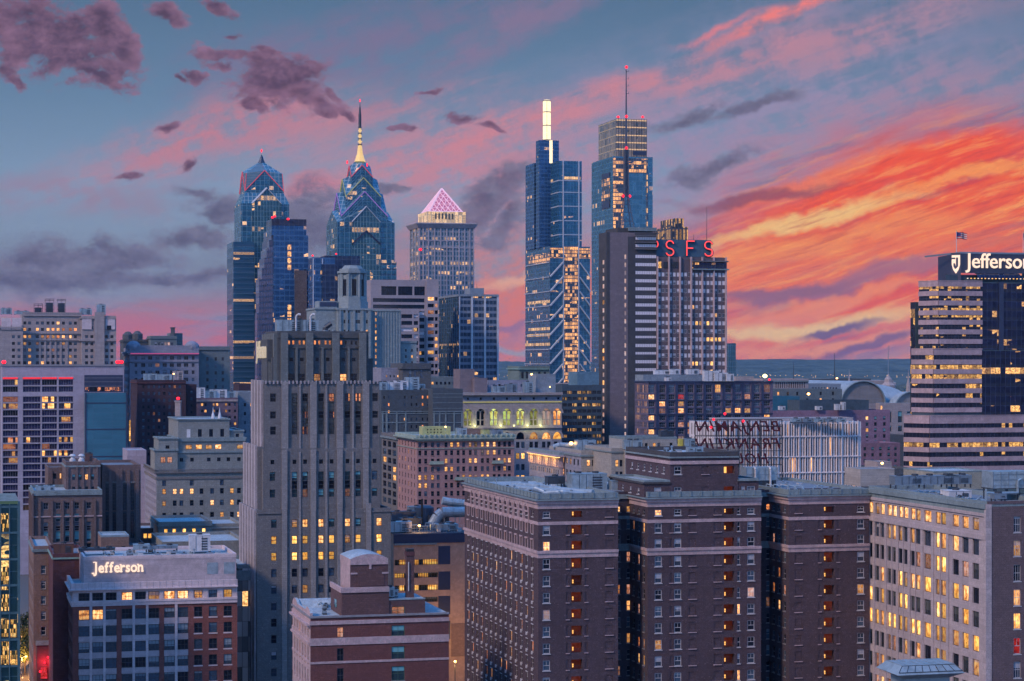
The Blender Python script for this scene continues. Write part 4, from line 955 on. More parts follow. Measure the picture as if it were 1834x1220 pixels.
# ------------------------------------------------------------------ tall stepped setback tower
def deco():
 b = B('setback_tower', 460, 700, 480, 40, 'tall grey stone setback tower with dark ribbed crown and lit yellow windows', 'tower'); R = b.R; k = 480/F_; z = b.z
 b.mix = DK
 TEAL = [('pane_teal', 6), ('pane_blue', 2), ('pane_dark', 2)]
 def cols(r, pxs, w=10): return [(r.fu(p)-w*k/2, r.fu(p)+w*k/2) for p in pxs]
 # base block: centre front, two flanking lower shoulders
 zs = z(918); zm = z(805); zu = z(690); zc = z(596)
 base = R.sub(R.fu(460), R.fu(700), 0, 40)
 def row_kind(y):
  if 985 < y < 1018: return [('lit_yellow', 9), ('pane_pale', 1)]
  if 955 < y < 985: return [('lit_yellow', 9), ('lit_blind', 2)]
  if 925 < y < 955: return [('lit_blind', 3), ('pane_teal', 4)]
  return [('pane_pale', 3), ('pane_dark', 5), ('pane_blue', 3), ('lit_warm', .5)]
 ys = [938.5+i*29.6 for i in range(11)]
 cen = [527.5, 546.5, 575, 594, 622.5, 641.5]; pxs = [490.5]+cen+[679]
 rw = [(z(y+8), z(y-7)) for y in ys]
 b.facade(base, 'F', 0, zs, cols(base, pxs), rw, 'stone_grey', .35, 'sash2', pick=lambda i, j: b.choose(row_kind(ys[j])))
 for p in (509.5, 561, 608.5, 660): b.panel(base, 'F', base.fu(p)-4.6*k, base.fu(p)+4.6*k, 0, z(905), .4, 'pier_lt', 'pier')
 for p in (537, 584.5, 632): b.panel(base, 'F', base.fu(p)-2*k, base.fu(p)+2*k, 0, z(905), .22, 'pier_lt', 'pier')
 b.bands(base, 'F', [z(921)], 2.0*k, .25, 'stone_grey', base.fu(460), base.fu(503)); b.bands(base, 'F', [z(921)], 2.0*k, .25, 'stone_grey', base.fu(663), base.fu(700))
 # ribbed left side; darker stone between the ribs paints in their shade
 def ribs(r, z0, z1, n, mat='stone_rib', dark='stone_dark'):
  n = max(4, n-4)
  for i in range(n): u = (i+.5)*r.d/n; b.panel(r, 'L', u-.32*r.d/n, u+.28*r.d/n, z0, z1, .55, mat, 'rib')
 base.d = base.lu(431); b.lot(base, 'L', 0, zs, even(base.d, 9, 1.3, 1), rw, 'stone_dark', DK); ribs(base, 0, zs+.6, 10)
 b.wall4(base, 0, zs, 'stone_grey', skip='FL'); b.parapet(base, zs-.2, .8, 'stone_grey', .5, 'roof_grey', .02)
 # middle shaft
 mid = R.sub(R.fu(471, 1.2), R.fu(681, 1.2), 1.2, 38); mid.d = mid.lu(447)
 pm = [488]+cen+[671]
 ym = [880, 913] ; rm = []
 spec = [(846, 862, 'T'), (862.2, 877, 'D'), (877.2, 892, 'T2'), (907, 923, 'P')]
 rws = [(mid.Zf(a[1]), mid.Zf(a[0])) for a in spec]
 def pk(i, j):
  if i in (0, 7): return None if j == 1 else b.choose(TEAL if j < 3 else [('lit_yellow', 1), ('pane_teal', 1)])
  kd = spec[j][2]
  return {'T': b.choose([('pane_teal', 1)]), 'D': 'pane_black', 'T2': b.choose([('pane_teal', 4), ('lit_dim', 1)]), 'P': b.choose([('pane_pale', 3), ('pane_dark', 1)])}[kd]
 sm = [(820, 828)]
 b.facade(mid, 'F', zs-.5, mid.Zf(835), cols(mid, pm), rws, 'stone_grey', .35, 'sash2', pick=pk)
 b.facade(mid, 'F', mid.Zf(835), mid.Zf(804), cols(mid, pm, 7), [(mid.Zf(832), mid.Zf(824))], 'stone_grey', .3, 'thin', pick=lambda i, j: 'pane_dark')
 for p in (509.5, 561, 608.5, 655): b.panel(mid, 'F', mid.fu(p)-5*k, mid.fu(p)+5*k, zs, mid.Zf(806), .4, 'pier_lt', 'pier')
 for p in (537, 584.5, 632): b.panel(mid, 'F', mid.fu(p)-1.8*k, mid.fu(p)+1.8*k, zs, mid.Zf(810), .2, 'pier_lt', 'pier')
 b.wall4(mid, zs-.5, mid.Zf(804), 'stone_grey', skip='F')
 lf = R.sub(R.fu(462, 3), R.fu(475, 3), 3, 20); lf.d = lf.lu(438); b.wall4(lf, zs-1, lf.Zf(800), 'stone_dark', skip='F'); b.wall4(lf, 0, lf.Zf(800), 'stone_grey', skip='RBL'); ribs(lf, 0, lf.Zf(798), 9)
 # upper shaft
 up = R.sub(R.fu(473, 3), R.fu(679, 3), 3, 36); up.d = up.lu(452); zu = up.Zf(684)
 spec2 = [(705, 720, 'O'), (720.2, 737, 'D'), (737.2, 750, 'O'), (750.2, 764, 'D'), (764.2, 779, 'O'), (793, 807, 'O')]
 r2 = [(up.Zf(a[1]), up.Zf(a[0])) for a in spec2]
 def pk2(i, j):
  if spec2[j][2] == 'D': return None if i in (0, 7) else 'pane_shade'
  return b.choose([('pane_black', 5), ('lit_party', 2.4), ('lit_yellow', .4), ('pane_shade', 2)] if i not in (0, 7) else [('pane_dark', 1)])
 b.facade(up, 'F', mid.Zf(806), zu, cols(up, [489]+cen+[672], 10.5), r2, 'stone_grey', .4, 'sash2', pick=pk2)
 for p in (510, 561, 608.5, 655): b.panel(up, 'F', up.fu(p)-6*k, up.fu(p)+6*k, mid.Zf(806), up.Zf(684), .5, 'pier_lt', 'pier')
 for p in (537, 584.5, 632): b.panel(up, 'F', up.fu(p)-1.8*k, up.fu(p)+1.8*k, mid.Zf(806), up.Zf(688), .25, 'pier_lt', 'pier')
 for q in range(30): u = up.fu(476)+q*(up.fu(676)-up.fu(476))/29; b.panel(up, 'F', u-.18, u+.18, up.Zf(688), up.Zf(682), .45, 'stone_rib', 'crest')
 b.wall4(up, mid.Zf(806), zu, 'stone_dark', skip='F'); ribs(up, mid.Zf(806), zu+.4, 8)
 b.part('roof').poly([Vector((q.x, q.y, mid.Zf(806))) for q in mid.pts()], 'roof_grey'); b.part('roof').poly([Vector((q.x, q.y, zu)) for q in up.pts()], 'roof_grey')
 # crown
 cr = R.sub(R.fu(497, 5), R.fu(660, 5), 5, 30); cr.d = cr.lu(475); zc = cr.Zf(597)
 g = [521.5, 540.5, 568, 587, 615, 633.5]
 b.facade(cr, 'F', zu, cr.Zf(640), cols(cr, g, 12.5), [(cr.Zf(683), cr.Zf(669.5))], 'stone_dark', .35, 'g22', pick=lambda i, j: ['pane_dark', 'pane_dark', 'lit_warm', 'pane_dark', 'lit_blind', 'pane_dark'][i])
 b.facade(cr, 'F', cr.Zf(655), cr.Zf(625), cols(cr, g, 6), [(cr.Zf(647), cr.Zf(640.5))], 'stone_dark', .25, 'thin', pick=lambda i, j: 'pane_dark') if 0 else None
 b.facade(cr, 'F', cr.Zf(640), cr.Zf(620), [], [], 'stone_dark')
 gg = [x for p in g for x in (p-3.8, p+3.8)]
 b.facade(cr, 'F', cr.Zf(620), zc, cols(cr, gg, 3.6), [(cr.Zf(617), cr.Zf(610))], 'stone_dark', .3, 'none', pick=lambda i, j: 'lit_orange' if i not in (9, 10, 11) else 'pane_dark')
 for p in (509, 554, 601, 649): b.panel(cr, 'F', cr.fu(p)-6.5*k, cr.fu(p)+6.5*k, zu, cr.Zf(596), .9, 'crown_pier', 'pier')
 for p in (531, 577.5, 624.5): b.panel(cr, 'F', cr.fu(p)-2*k, cr.fu(p)+2*k, zu, cr.Zf(622), .35, 'crown_pier', 'pier')
 for p in g: b.panel(cr, 'F', cr.fu(p)-3*k, cr.fu(p)+3*k, cr.Zf(647), cr.Zf(640.5), .03, 'pane_black', 'small_window', one=True)
 b.bands(cr, 'F', [cr.Zf(624)], 1.8*k, .3, 'stone_dark'); b.bands(cr, 'F', [cr.Zf(605)], 1.2*k, .35, 'stone_dark')
 b.wall4(cr, zu, zc, 'stone_dark', skip='F')
 for i in range(7): u = (i+.5)*cr.d/7; b.panel(cr, 'L', u-1.2, u+1.2, zu, zc, .9, 'crown_pier', 'rib')
 for p0, p1, v0 in ((487, 498, 5.5), (478, 489, 7.5)): q = R.sub(R.fu(p0, v0), R.fu(p1, v0), v0, v0+9); b.wall4(q, zu-.2, q.Zf(640), 'stone_dark', roof='roof_dark'); b.panel(q, 'F', .4, q.w-.4, zu-.2, q.Zf(642), .3, 'crown_pier', 'pier')
 q = R.sub(R.fu(659, 7), R.fu(668, 7), 7, 30); b.wall4(q, zu-.2, q.Zf(642), 'stone_dark', roof='roof_dark')
 b.parapet(cr, zc-.1, .7, 'stone_dark', .5, 'roof_dark', .03)
 # lit name on the south side of the crown
 me = bevel_text('Jefferson', 4.4, 'sign_soft', 'sign', bold=.02, ext=.15)
 xs = [v.co.x for v in me.vertices]; L_ = cr.d*.78; me.transform(Matrix.Diagonal((L_/max(xs), 1, 1.45, 1)))
 q = cr.pt(-2.6, cr.d*.9, cr.Zf(641)); link('sign', me, b.root, q-b.org, TL-math.pi/2)
 b.panel(cr, 'L', cr.d*.1, cr.d*.9, cr.Zf(645), cr.Zf(608), 2.3, 'stone_dark', 'sign_panel')
 b.done()
 z0 = zc+.2
 rooftop_unit(cr.pt(cr.fu(532), 12, z0), 7, 4, 3.4, 'galv', 'pale teal tank house on the crown of the setback tower')
 rooftop_unit(cr.pt(cr.fu(562), 12, z0), 6.5, 4, 3.4, 'galv', 'pale teal plant box with white pipes on the crown of the setback tower')
 for i, p in enumerate((540, 566)):
  m = MB(); m.path([(0, 0, 0), (0, 0, 4.3), (.5, 0, 4.9), (1.2, 0, 4.8)], .28, 'white_paint', 6); tag(link('vent_pipe', m.mesh('vent_pipe'), loc=cr.pt(cr.fu(p), 8, z0)), ('left', 'right')[i]+' white bent vent pipe on the crown of the setback tower', 'pipe')
 m = MB(); m.path([(0, 0, 0), (.1, 0, 1.5), (1.6, 0, 2.6)], .7, 'steel_dark', 8); m.tube((0, 0, 0), (0, 0, .8), .85, 'steel', 8); tag(link('exhaust_pipe', m.mesh('exhaust_pipe'), loc=cr.pt(cr.fu(594), 9, z0)), 'dark slanting exhaust pipe on the crown of the setback tower', 'pipe')
 m = MB()
 for i in range(12): p = cr.pt(cr.fu(504)+i*1.9, .4, z0+.2); m.tube(p, p+Vector((0, 0, .35+.3*(i % 3))), .16, 'galv', 5)
 tag(link('roof_vents', m.mesh('roof_vents')), 'row of little pale vents along the crown edge of the setback tower', 'vents')
deco()
# ------------------------------------------------------------------ red brick building with curved gable and chimney
def chimney_house():
 b = B('warehouse_building', 556, 804, 400, 22, 'red brick building with pale bands, a rounded stair tower and a chimney', 'building'); R = b.R; k = 400/F_; z = b.z; fu = R.fu
 zt = z(1106)
 cols = [(fu(609.5+0)-6*k, fu(609.5)+6*k), (fu(713)-12*k, fu(713)+12*k)]
 rw = [(z(1144), z(1125)), (z(1188), z(1163)), (z(1225), z(1199)), (z(1262), z(1237))]
 b.facade(R, 'F', 0, zt, cols, rw, 'brick_red', .3, pick=lambda i, j: (['lit_dim', 'pane_dark', 'pane_dark', 'pane_dark'][j] if i == 0 else 'pane_teal', 'g22', 'frame_dark' if i == 0 else 'frame_green', ('frame_grey', 'sill'), .25))
 for y0, y1, o in ((1113, 1120, .22), (1144, 1157, .18), (1186, 1190, .15)):
  b.band(R, o, z(y1), z(y0), 'stone_pink', 'band')
 b.band(R, .3, z(1107.5), z(1104), 'frame_grey', 'cornice')
 Lr = [(z(1118), z(1100)), (z(1148), z(1128)), (z(1195), z(1162)), (z(1235), z(1202))]
 b.facade(R, 'L', 0, zt, even(22, 6, 1.5, 1.2), Lr, 'stone_pink', .4, pick=lambda i, j: (b.choose([('pane_dark', 4), ('lit_warm', 1.4 if j < 2 else .2)]), 'sash2', 'frame_white', None, .3))
 b.band(R, .8, z(1122), z(1118.5), 'stone_pink', 'cornice', faces='L'); b.band(R, .5, z(1155), z(1151), 'stone_pink', 'cornice', faces='L')
 b.wall4(R, 0, zt, 'brick_red', skip='FL'); b.part('roof').poly([Vector((q.x, q.y, zt+.02)) for q in R.pts(-.05)], 'roof_pale')
 # curved parapet gables: near one at the west corner, far one, and one at the right
 m = b.part('gable')
 for v0, v1 in ((.1, 6), (15.5, 21.9)):
  n = 10; a = [R.pt(0, v0+(v1-v0)*i/n, zt-.1+2.0*math.sin(math.pi*(.12+.76*i/n))**.7) for i in range(n+1)]; e = [q+EX*.5 for q in a]
  for i in range(n):
   bt = [Vector((q.x, q.y, zt-.1)) for q in (a[i], a[i+1])]
   m.poly([bt[1]-EX*.04, bt[0]-EX*.04, a[i]-EX*.04, a[i+1]-EX*.04], 'stone_pink'); m.poly([a[i]-EX*.04, e[i], e[i+1], a[i+1]-EX*.04], 'roof_pale'); m.poly([bt[0]+EX*.5, bt[1]+EX*.5, e[i+1], e[i]], 'roof_pale')
  m.poly([R.pt(0, v0, zt-.1), R.pt(.5, v0, zt-.1), e[0], a[0]], 'stone_pink')
 b.wall4(R.sub(.0, .45, 6, 15.5), zt, zt+1.0, 'stone_pink', part='parapet', roof='roof_pale')
 # vaulted roof behind the far gable
 m = b.part('vault'); n = 10
 for i in range(n):
  f = lambda q: R.pt(.5, 15.5+6.4*q/n, zt+1.7*math.sin(math.pi*q/n)); g2 = lambda q: R.pt(9, 15.5+6.4*q/n, zt+1.7*math.sin(math.pi*q/n))
  m.poly([f(i), g2(i), g2(i+1), f(i+1)], 'roof_pale')
 # stair tower, two stages
 t1 = R.sub(fu(620), fu(694), .6, 11); za = t1.Zf(1053)
 low = R.sub(fu(620), fu(762), .25, 11); zl = low.Zf(1076)
 b.facade(low, 'F', zt, zl, [(low.fu(713)-12*k, low.fu(713)+12*k)], [(low.Zf(1103), low.Zf(1089))], 'brick_stair', .25, pick=lambda i, j: ('lit_dim', 'g22', 'frame_green', ('frame_grey', 'sill'), .25))
 b.wall4(low, zt, zl, 'brick_stair', skip='F', roof='roof_pale'); b.band(low, .12, zl-.15, zl+.12, 'galv', 'coping')
 t0 = R.sub(fu(612), fu(697), .05, 12); b.wall4(t0, zt-.02, t0.Zf(1061), 'brick_stair', skip=''); b.band(t0, .25, t0.Zf(1062), t0.Zf(1053), 'stone_pink', 'band')
 b.panel(t0, 'L', 4, 6.5, t0.Zf(1095), t0.Zf(1080), .05, 'pane_teal', 'side_window', one=True)
 t2 = R.sub(fu(628), fu(696), .5, 11); zb2 = t2.Zf(1012)
 b.wall4(t2, t0.Zf(1061), zb2, 'brick_stair', skip='L'); m = b.part('wall'); p = t2.pts(); m.poly([(p[3].x, p[3].y, t0.Zf(1061)), (p[0].x, p[0].y, t0.Zf(1061)), (p[0].x, p[0].y, zb2), (p[3].x, p[3].y, zb2)], 'stone_pink')
 b.panel(t2, 'F', t2.fu(640), t2.fu(688), t2.Zf(1050), t2.Zf(1022), .1, 'brick_stair', 'blind_arch')
 for p0, p1 in ((628, 640), (684, 696)): b.panel(t2, 'F', t2.fu(p0), t2.fu(p1), t2.Zf(1029), t2.Zf(1026), .16, 'stone_pink', 'block')
 b.panel(t2, 'F', t2.fu(661), t2.fu(665), t2.Zf(1020), t2.Zf(1012), .16, 'stone_pink', 'block')
 # curved top band
 m = b.part('curved_cap'); n = 12
 def zz(q): return t2.Zf(1007)+(t2.Zf(993)-t2.Zf(1007))*math.sin(math.pi*(.1+.8*q/n))**.8
 for i in range(n):
  ua, ub = t2.w*i/n, t2.w*(i+1)/n; A = t2.pt(ua, -.2); Bp = t2.pt(ub, -.2); A2 = t2.pt(ua, 11); B2 = t2.pt(ub, 11)
  V_ = lambda q, h: Vector((q.x, q.y, h))
  m.poly([V_(A, zb2), V_(Bp, zb2), V_(Bp, zz(i+1)), V_(A, zz(i))], 'stone_pink'); m.poly([V_(A, zz(i)), V_(Bp, zz(i+1)), V_(B2, zz(i+1)), V_(A2, zz(i))], 'roof_pale')
 q = t2.pts(.0); m.poly([Vector((t2.pt(0, 11).x, t2.pt(0, 11).y, zb2)), Vector((t2.pt(0, -.2).x, t2.pt(0, -.2).y, zb2)), Vector((t2.pt(0, -.2).x, t2.pt(0, -.2).y, zz(0))), Vector((t2.pt(0, 11).x, t2.pt(0, 11).y, zz(0)))], 'stone_pink')
 # chimney
 m = b.part('chimney'); c = R.pt(fu(740), 3.2); w_ = 14*k
 m.box((c.x, c.y, zt), w_, w_, z(999)-zt, 'brick_stair', TF); m.box((c.x, c.y, z(1002)), w_+.25, w_+.25, .9, 'brick_maroon', TF); m.box((c.x, c.y, z(999)+.3), w_, w_, .8, 'black', TF)
 for i in range(4): m.box((c.x, c.y, z(1000)), w_+.1, w_+.1, .1, 'brick_maroon', TF)
 pth = R.pt(fu(736.2), 2.2); m.tube((pth.x, pth.y, z(1066)), (pth.x, pth.y, z(1013)), .12, 'white_paint', 5)
 b.done()
 clutter(R, zt, 8, 'red brick chimney building roof', 11, .05, .3)
 rooftop_unit(low.pt(low.fu(702), 3, zl), 2.2, 2, 2.2, 'galv', 'pale blue roof unit between the stair tower and the chimney'); rooftop_unit(low.pt(low.fu(713), 4, zl), 1.6, 2, 1.6, 'galv', 'smaller pale blue roof unit next to the chimney')
chimney_house()
# ------------------------------------------------------------------ cream office block at the right, brick end nearest
def cream():
 b = B('office_block', 1768, 1900, 370, 72, 'long cream office block with many lit windows and a dark brick end wall', 'office building'); R = b.R; k = 370/F_; z = b.z
 zt = z(905)
 rp = 41.5*k; rw = [(z(988+41.6*i-0), z(960+41.6*i)) for i in range(0)]
 zs = [(z(955), z(926)), (z(998), z(969)), (z(1043), z(1013)), (z(1087), z(1057)), (z(1129), z(1100)), (z(1174), z(1144)), (z(1217), z(1187))]
 zs += [(a-43.3*k*n, c-43.3*k*n) for n in (1, 2, 3) for a, c in zs[-1:]]
 pickb = ['pane_pale', 'lit_blind', 'pane_dark', 'lit_blind', 'lit_yellow', 'lit_red', 'pane_pale', 'pane_pale', 'pane_dark', 'lit_warm']
 b.facade(R, 'F', 0, zt, [(R.fu(1822)-7*k, R.fu(1822)+7*k)], zs, 'brick_umber', .3, 'g32', 'frame_white', pick=lambda i, j: (pickb[j], 'g32' if j != 5 else 'sash', 'frame_white', ('frame_white', 'sill'), .3))
 d = R.lu(1556); R.d = d
 # bays of the long side, measured from the far end
 pxc = [1560, 1571.5, 1580.5, 1593, 1602, 1613.5, 1622.5, 1635, 1644.5, 1661.5, 1680, 1689.5, 1711.5, 1729, 1747.5]
 cols = []
 for p in pxc:
  c = d-R.lu(p); w = 2.0 if p not in (1661.5, 1711.5, 1729, 1747.5) else (3.0 if p == 1661.5 else 2.45); cols.append((c-w/2, c+w/2))
 LT = [('lit_yellow', 6), ('lit_warm', 3), ('lit_blind', 3), ('pane_dark', 3), ('pane_shade', 2)]
 DKR = [('pane_shade', 5), ('pane_dark', 2), ('lit_dim', 2), ('lit_blind', 1)]
 def pick(i, j):
  mx = {0: [('lit_blind', 6), ('lit_warm', 3), ('pane_dark', 1)], 1: [('lit_blind', 3), ('pane_pale', 4)], 2: DKR, 3: LT, 4: [('pane_shade', 3), ('lit_yellow', 3)], 5: [('lit_yellow', 7), ('lit_warm', 1)]}.get(j, DKR)
  if i in (10, 11): mx = [('lit_yellow', 3), ('lit_warm', 4)]
  return b.choose(mx)
 zl = [(a, c) for a, c in zs]
 zl = [(z(y1), z(y0)) for y0, y1 in ((930.5, 953), (969, 998), (1013, 1042), (1057, 1086), (1100, 1129), (1144, 1173), (1187, 1217), (1231, 1260), (1275, 1303), (1318, 1346), (1360, 1388))]
 b.facade(R, 'L', 0, zt, cols, zl, 'cream', .4, 'g21', 'frame_dark', pick=pick)
 # pilasters and belts
 edges = [1557, 1566, 1587, 1608, 1629, 1652, 1671, 1698, 1762]
 for p in edges: c = d-R.lu(p); b.panel(R, 'L', max(.1, c-.5), min(d-.1, c+.5), 0, z(1000) if 0 else z(959), .22, 'cream', 'pilaster')
 for p in (1576, 1597.5, 1618, 1640, 1684.7): c = d-R.lu(p); b.panel(R, 'L', c-.16, c+.16, 0, z(959), .15, 'cream', 'pilaster')
 for y0, y1, o in ((968, 960, .35), (926, 920, .3)): b.band(R, o, z(y0), z(y1), 'cream', 'band', faces='L')
 b.band(R, .55, z(912), z(903), 'stone_teal', 'cornice', faces='L'); b.band(R, .2, z(920), z(912.2), 'stone_teal', 'cornice', faces='L')
 m = b.part('corner_pier'); c = R.pt(.25, -.05); m.prism([(q.x, q.y) for q in (R.pt(-.32, -.12), R.pt(.9, -.12), R.pt(.9, .6), R.pt(-.32, .6))], 0, zt+.2, 'cream')
 b.wall4(R, 0, zt, 'brick_umber', skip='FL'); b.parapet(R, zt-.3, 1.0, 'stone_teal', .5, 'roof_grey', .02); b.band(R, .12, zt+.2, zt+.75, 'brick_umber', 'coping', faces='F')
 b.done(); z0 = zt-.2; clutter(R, zt-.25, 24, 'cream office block roof', 9, .05, .3)
 # penthouse wall (pale panel) at the far end and plant on the roof
 p = gb('roof_screen', 'long pale panelled screen wall on the far end of the cream office roof', 1541, 1602, 436, 8, 841, 'tan_screen', zb=z0-.5, par=.2, cat='screen', roof='roof_grey')
 q = gb('plant_room', 'low pale plant room with small square windows on the cream office roof', 1672, 1768, 425, 14, 846, 'olive_wall2', pF=[1692, 1740, 1759], wF=7, r0=864, rp=30, rh=11, nr=1, zb=z0-.5, par=.3, cat='plant room', roof='roof_pale', parm='stone_teal')
 for i, (px, w, lb) in enumerate(((1625, 7, 'leftmost long blue grey fan unit behind the pale screen wall'), (1680, 8, 'second blue grey fan unit in front of the plant room'), (1712, 6, 'short blue grey fan unit right of the second one'))):
  rooftop_unit(R.pt(R.fu(px, 40), 40, z0+.9), w, 3, 2.6, 'steel', lb, legs=True)
 rooftop_unit(R.pt(R.fu(1712, 20), 20, z0), 5, 4, 1.7, 'white_paint', 'low white box on the near part of the cream office roof')
 # big cooling plant at the frame edge
 o = link('cooling_tower', None, loc=R.pt(R.fu(1803, 17), 17, z0), rz=TF); tag(o, 'large glassy blue cooling plant on a dark steel frame at the right frame edge', 'cooling tower')
 m = MB(); m.box((0, 0, 2.4), 8.6, 5, 3.4, 'galv'); 
 for q in range(6): m.box((-4.3+q*1.72, -2.55, 2.4), .1, .1, 3.4, 'steel')
 for q in range(3): m.box((0, -2.55, 3+q*1.1), 8.6, .1, .08, 'steel')
 link('casing', m.mesh('casing'), o); m = MB()
 for x in (-4, -1.3, 1.3, 4):
  for y in (-2.2, 2.2): m.box((x, y, 0), .2, .2, 2.4, 'steel_dark')
 m.box((0, 0, 2.2), 8.8, 5.2, .2, 'steel_dark'); m.box((0, -2.2, 1.2), 8.4, .15, .15, 'steel_dark'); link('frame', m.mesh('frame'), o)
 m = MB(); m.path([(-6, -2.8, 1.5), (1, -2.8, 1.5), (1, -2.8, 3.9), (1.8, -2.8, 4.3)], .28, 'galv', 8); m.path([(-6, -2.8, 2.3), (-6, -2.8, 0)], .22, 'galv', 6); link('pipe', m.mesh('pipe'), o)
 rooftop_unit(R.pt(R.fu(1788, 8), 8, z0), 2.6, 2, 1.8, 'steel', 'small grey motor box under the large cooling plant', legs=True)
cream()
# ------------------------------------------------------------------ mushroom shaped ventilator on a roof just below the frame
def vent():
 o = link('ventilator', None, loc=(PX(1648, 190), 190, 0), rz=TF); tag(o, 'large pale metal roof ventilator with a faceted hood at the bottom right', 'ventilator')
 k = 190/F_; top = PZ(1186, 190); m = MB()
 def ring(hx, hy, z): return [(-hx, -hy), (hx, -hy), (hx, hy), (-hx, hy)]
 w = 64*k
 m.prism(ring(w*.93, 2.4, 0), top-.55, top, 'vent_metal', pts1=ring(w*.78, 1.9, 0)); m.prism(ring(w, 2.6, 0), top-.8, top-.55, 'vent_metal', pts1=ring(w*.93, 2.4, 0)); m.prism(ring(w*.66, 1.6, 0), top-1.35, top-.8, 'vent_metal', pts1=ring(w, 2.6, 0))
 link('hood', m.mesh('hood'), o); m = MB()
 for i in range(9):
  x = -1+2*i/8; m.tube((x*w*.78, -1.9, top+.02), (x*w*.95, -2.45, top-.58), .035, 'steel_dark', 4); m.tube((x*w*.78, -1.9, top+.02), (x*w*.78, 1.9, top+.02), .035, 'galv', 4)
 m.tube((-w*.78, -1.9, top), (w*.78, -1.9, top), .04, 'steel_dark', 4); m.tube((-w*.95, -2.47, top-.57), (w*.95, -2.47, top-.57), .04, 'steel_dark', 4)
 link('seam', m.mesh('seam'), o); m = MB(); m.prism(ring(w*.68, 1.6, 0), top-5, top-1.35, 'vent_metal'); link('shaft', m.mesh('shaft'), o)
 m = MB(); m.box((0, 0, top-60), 14, 12, 55, 'brick_umber'); link('base', m.mesh('base'), o)
vent()




